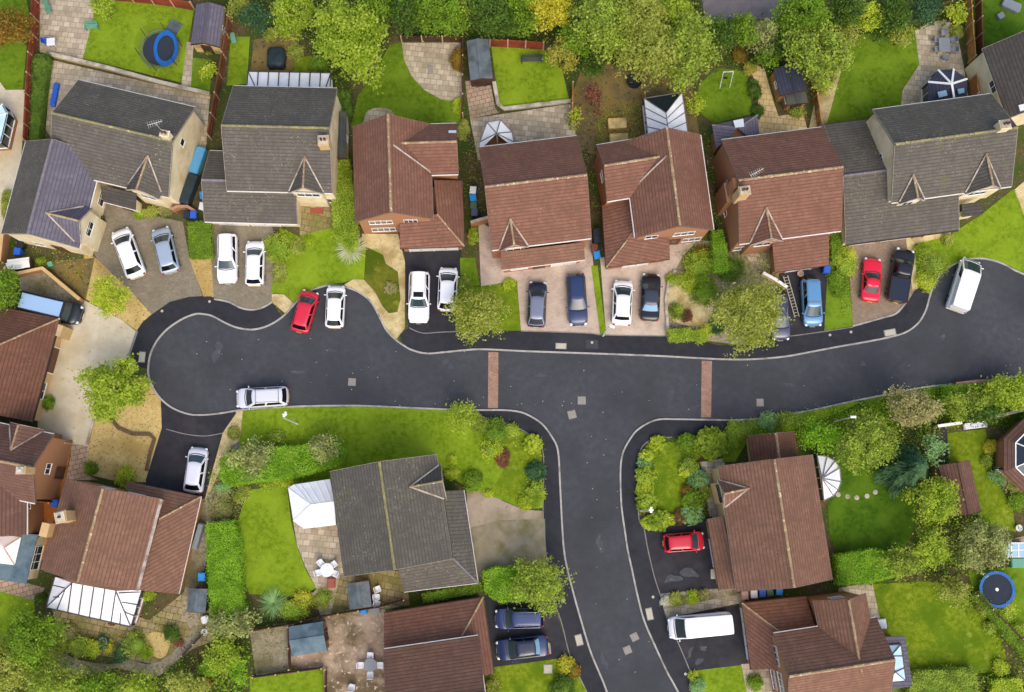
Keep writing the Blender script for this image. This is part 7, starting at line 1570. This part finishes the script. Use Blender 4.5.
bench(532, 59.5, 2.2, .03, 'felt_dark', 'dark bench at the top of the fenced square lawn')
bench(46.5, 5, 1.5, -1.2, 'pl_teal', 'faded teal bench at the top of the upper left patio')
bench(91.5, 26.5, 1.3, .1, 'pl_teal', 'pale teal bench on the edge of the trampoline lawn')
bench(975, 426, 2.2, .12, 'pl_white', 'white slatted bench in front of the brick wall at the right')
def slab_item(px, py, w, d, h, rz, mat, label, name, cat, z0=0.0, bev=.04, slats=0):
    c = G(px, py, h); mb = MB(); a, b = w/2, d/2; k = min(bev, a*.3, b*.3); R = Matrix.Rotation(rz, 3, 'Z')
    out = [(-a+k, -b), (a-k, -b), (a, -b+k), (a, b-k), (a-k, b), (-a+k, b), (-a, b-k), (-a, -b+k)]; vs = []
    for z, s in ((ZL+z0, 1.0), (ZL+z0+h*.88, 1.0), (ZL+z0+h, .9)): vs += [tuple(Vector((c.x, c.y, z)) + R @ Vector((x*s, y*s, 0))) for x, y in out]
    fs = [tuple(range(7, -1, -1)), tuple(range(16, 24))] + [(i*8+j, i*8+(j+1) % 8, (i+1)*8+(j+1) % 8, (i+1)*8+j) for i in range(2) for j in range(8)]
    mb.add(vs, fs); o = mb.build(name, mat, None, base=(c.x, c.y, ZL)); return tag(o, label, cat)
def planter(px, py, w, d, rz, mat, label):
    c = G(px, py, .5); root = empty('raised_planter', (c.x, c.y, ZL), label, 'planter'); R = Matrix.Rotation(rz, 3, 'Z')
    for s in (-1, 1):
        mb = MB(); q = R @ Vector((0, s*d/2, 0)); mb.box((c.x+q.x, c.y+q.y, .32), (w, .06, .6), rz); mb.build('side', mat, root)
        mb = MB(); q = R @ Vector((s*w/2, 0, 0)); mb.box((c.x+q.x, c.y+q.y, .32), (.06, d-.062, .598), rz); mb.build('side', mat, root)
    mb = MB(); mb.box((c.x, c.y, .5), (w-.07, d-.07, .12), rz); mb.build('top_boards', mat, root)
planter(617.3, 123.5, 1.75, 1.0, .05, 'timber_pale', 'pale timber raised bed on the bare earth, upper of two')
planter(619, 138, 1.75, .8, .05, 'timber_pale', 'pale timber raised bed beside the red roof, lower of two')
# swing
c = G(729, 82, 0); root = empty('swing_frame', (c.x, c.y, ZL), 'white metal swing frame on the lawn behind the slate-roofed orangery', 'swing'); tl, tr = G(723.5, 72, 2.0), G(733.5, 71.5, 2.0)
for nm, t in (('leg', tl), ('leg', tr)):
    mb = MB(); mb.tube([t+Vector((0, -.9, ZL-2.0)), t, t+Vector((0, .9, ZL-2.0))], .04, 6); mb.build(nm, 'steel_white', root)
mb = MB(); mb.tube([tl, tr], .045, 6); mb.build('top_bar', 'steel_white', root); m_ = (tl+tr)/2; mb = MB(); mb.box((m_.x, m_.y, .5), (.45, .2, .05)); s_ = mb.build('swing_seat', 'trim_black', root)
mb = MB(); mb.tube([m_+Vector((-.2, 0, 0)), (m_.x-.2, m_.y, .5)], .012, 4); mb.tube([m_+Vector((.2, 0, 0)), (m_.x+.2, m_.y, .5)], .012, 4); mb.build('chain', 'galv', s_)
# covered furniture
c = G(276, 57, .6); mb = MB(); n = 20; vs = []; fs = []
for i, (z, s) in enumerate(((ZL, 1.0), (.45, .97), (.75, .86), (.86, .55), (.9, .0))):
    for j in range(n):
        a = 2*PI*j/n; rr = (abs(math.cos(a))**5+abs(math.sin(a))**5)**(-1/5)*(1+.05*math.sin(5*a+i)); vs.append((c.x+.95*rr*s*math.cos(a), c.y+1.15*rr*s*math.sin(a), z+.05*math.sin(3*a)*(1 if i == 3 else 0)))
for i in range(4):
    for j in range(n): fs.append((i*n+j, i*n+(j+1) % n, (i+1)*n+(j+1) % n, (i+1)*n+j))
mb.add(vs, fs); tag(mb.build('covered_furniture', 'cover_dark', None, True, base=(c.x, c.y, ZL)), 'garden furniture under a dark rain cover behind the glazed lean-to', 'furniture')
# fire bowl, pots, boards and oddments
c = G(634, 82, .4); root = empty('fire_bowl', (c.x, c.y, ZL), 'round black fire bowl on the bare earth yard', 'fire bowl'); mb = MB(); mb.lathe((c.x, c.y, ZL), [(.3, .1), (.65, .3), (.75, .45), (.7, .45), (.55, .3), (0, .2)], 24); mb.build('bowl', 'pl_black', root)
for i in range(3): a = i*2.1; mb = MB(); mb.tube([(c.x+.5*math.cos(a), c.y+.5*math.sin(a), 0), (c.x+.4*math.cos(a), c.y+.4*math.sin(a), .3)], .03, 5); mb.build('leg', 'pl_black', root)
c = G(470, 481-1, .3)
slab_item(174.5, 26.5, 1.25, 1.25, .08, -.5, 'felt', 'pale grey board lying at the upper right of the slipped-pad trampoline', 'paving_board', 'board')
slab_item(430.5, 69.5, .5, .75, .12, 0, 'manhole', 'small dark slab in the middle of the quarter-circle patio', 'drain_slab', 'slab')
slab_item(54.5, 94.5, .5, 2.4, .35, -.12, 'pl_blue', 'blue plastic slide lying along the side of the cream house', 'plastic_slide', 'slide', bev=.15)
slab_item(197, 160, .95, 2.9, .9, -.28, 'pl_sky', 'light blue tarpaulin bundle against the cream gable wall', 'tarpaulin_bundle', 'tarpaulin', bev=.2)
slab_item(188.5, 188, 1.0, 3.1, 1.1, -.32, 'cover_dark', 'long black storage box against the cream gable wall', 'storage_box', 'box', bev=.08)
slab_item(233, 37.5, .5, 1.1, .3, .3, 'pl_teal', 'small teal toy boat shaped sandpit on the narrow lawn strip', 'sandpit', 'sandpit', bev=.2)
slab_item(363.5, 611, .6, .6, .5, .1, 'pl_cyan', 'bright blue crate under the small grey shed', 'crate', 'crate')
slab_item(374.5, 610, 1.0, .6, .4, .1, 'pl_grey', 'grey-green trough right of the bright blue crate', 'trough', 'trough')
slab_item(331, 583, .75, .9, .4, 0, 'pl_red', 'red brick-coloured box on the patio below the white table', 'planter_box', 'planter')
slab_item(316, 595, .7, .7, .25, .6, 'stone', 'square grey stone at the corner of the square lawn', 'stone_slab', 'stone')
slab_item(317, 211, 1.3, .6, .03, 0, 'pl_red', 'red doormat on the patio below the grey front gablet', 'doormat', 'doormat', bev=.02)
slab_item(197.5, 602-66, .5, 2.4, .9, -.25, 'pl_grey', 'grey upright storage box along the brown-tiled garage wall', 'storage_box', 'box')
slab_item(1012, 5, 1.9, 1.0, .5, -.45, 'pl_grey', 'grey garden sofa on the dark upper right lawn', 'garden_sofa', 'sofa', bev=.15)
slab_item(1001, 15.5, .7, .6, .4, .5, 'pl_grey', 'small grey side table beside the grey garden sofa', 'side_table', 'table')
slab_item(1020, 563, 1.6, .9, .6, 0, 'pl_teal', 'teal box at the right edge above the trampoline', 'storage_box', 'box')
slab_item(882, 624, .8, .9, .35, .1, 'pl_white', 'pale plinth on the slab path left of the large back lawn', 'plinth', 'plinth')
slab_item(205, 619.5, .7, .7, .5, .3, 'pl_white', 'white bag below the small dark grey shed', 'garden_bag', 'bag', bev=.2)
slab_item(548, 648.5, .5, 1.0, .12, .1, 'manhole', 'grey block behind the blue saloon', 'wheel_block', 'block')
slab_item(716, 574, 1.0, .9, .06, 0, 'manhole_pale', 'pale doorstep slab at the garage beside the red hatchback drive', 'doorstep', 'slab')
slab_item(50, 268-4, .5, .5, .5, .4, 'pl_teal', 'pale teal tub in the yard of the pointed brick wall', 'garden_tub', 'tub', bev=.12)
# greenhouse frame at the right edge
c = G(1016, 550, 1.0); root = empty('cold_frame', (c.x, c.y, ZL), 'white cold frame with glass panes at the right edge', 'cold frame'); mb = MB(); W_, D_ = 2.0, 1.3
for i in range(4): mb.bar((c.x-W_/2+i*W_/3, c.y-D_/2, .7), (c.x-W_/2+i*W_/3, c.y+D_/2, .9), .08, .06)
for y, z in ((-D_/2, .7), (0, .8), (D_/2, .9)): mb.bar((c.x-W_/2, c.y+y, z), (c.x+W_/2, c.y+y, z), .08, .06)
mb.build('frame', 'bar_white', root); mb = MB(); mb.slab([(c.x-W_/2, c.y-D_/2, .69), (c.x+W_/2, c.y-D_/2, .69), (c.x+W_/2, c.y+D_/2, .89), (c.x-W_/2, c.y+D_/2, .89)], .02); mb.build('pane', 'pale_glass', root); mb = MB(); mb.prism([(c.x-W_/2, c.y-D_/2), (c.x+W_/2, c.y-D_/2), (c.x+W_/2, c.y+D_/2), (c.x-W_/2, c.y+D_/2)], ZL, .64); mb.build('base', 'timber', root)
# ladder and planks on the drive
c0, c1_ = G(785.5, 276, .15), G(797, 317, .15); root = empty('ladder', (c0.x, c0.y, ZL), 'long aluminium ladder lying on the dark drive left of the light blue people carrier', 'ladder'); u = (c1_-c0).normalized(); v = Vector((-u.y, u.x, 0))*.22
for s in (-1, 1): mb = MB(); mb.bar(c0+v*s, c1_+v*s, .07, .1); mb.build('rail', 'manhole_pale', root)
mb = MB(); n = 14
for i in range(n): p = c0.lerp(c1_, (i+.5)/n); mb.bar(p-v, p+v, .05, .03)
mb.build('rungs', 'manhole_pale', root)
# stepping stones
for (x, y), w_ in zip([(838, 494.5), (847.5, 496.5), (856.5, 497.5), (866.8, 496), (875, 492)], ['first', 'second', 'third', 'fourth', 'fifth']):
    c = G(x, y, .05); mb = MB(); mb.lathe((c.x, c.y, ZG+.02), [(.24, 0), (.24, .05), (.2, .065), (0, .06)], 14); tag(mb.build('stepping_stone', 'stone', None, base=c), w_+' pale round stepping stone from the half-round conservatory across the dark lawn', 'stepping stone', 'stepping stones across the dark lawn')
# pots
for x, y, r, m_, lab in [(470, 240, .22, 'pl_red', 'terracotta pot by the lime shrub near the brick gateway'), (103, 218, .2, 'pl_black', 'black pot beside the slate-roofed wing wall'), (205, 632, .3, 'pl_white', 'white pot at the foot of the tall clipped hedge'), (104, 641, .35, 'pl_grey', 'grey stone urn above the curved path'), (60, 446, .25, 'pl_black', 'dark pot at the edge of the concrete drive'), (500, 656, .3, 'pl_yellow', 'pale yellow pot at the nose of the blue saloon'), (1018, 528, .3, 'pl_white', 'white pot at the lower end of the olive lawn'), (800, 274, .3, 'pl_pink', 'pinkish pot by the top of the ladder')]:
    c = G(x, y, .3); root = empty('flower_pot', (c.x, c.y, ZL), lab, 'pot'); mb = MB(); mb.lathe((c.x, c.y, ZL), [(r*.65, 0), (r*.9, r*1.3), (r*1.05, r*1.3), (r*1.05, r*1.55), (r*.9, r*1.55), (r*.85, r*1.2), (0, r*1.2)], 14); mb.build('pot', m_, root)
    P = np.array([c.x, c.y, r*1.7]) + RNG.normal(size=(40, 3))*r*.4; quads_mesh('plant', leaf_quads(P, .1), 'lf_mid', root)
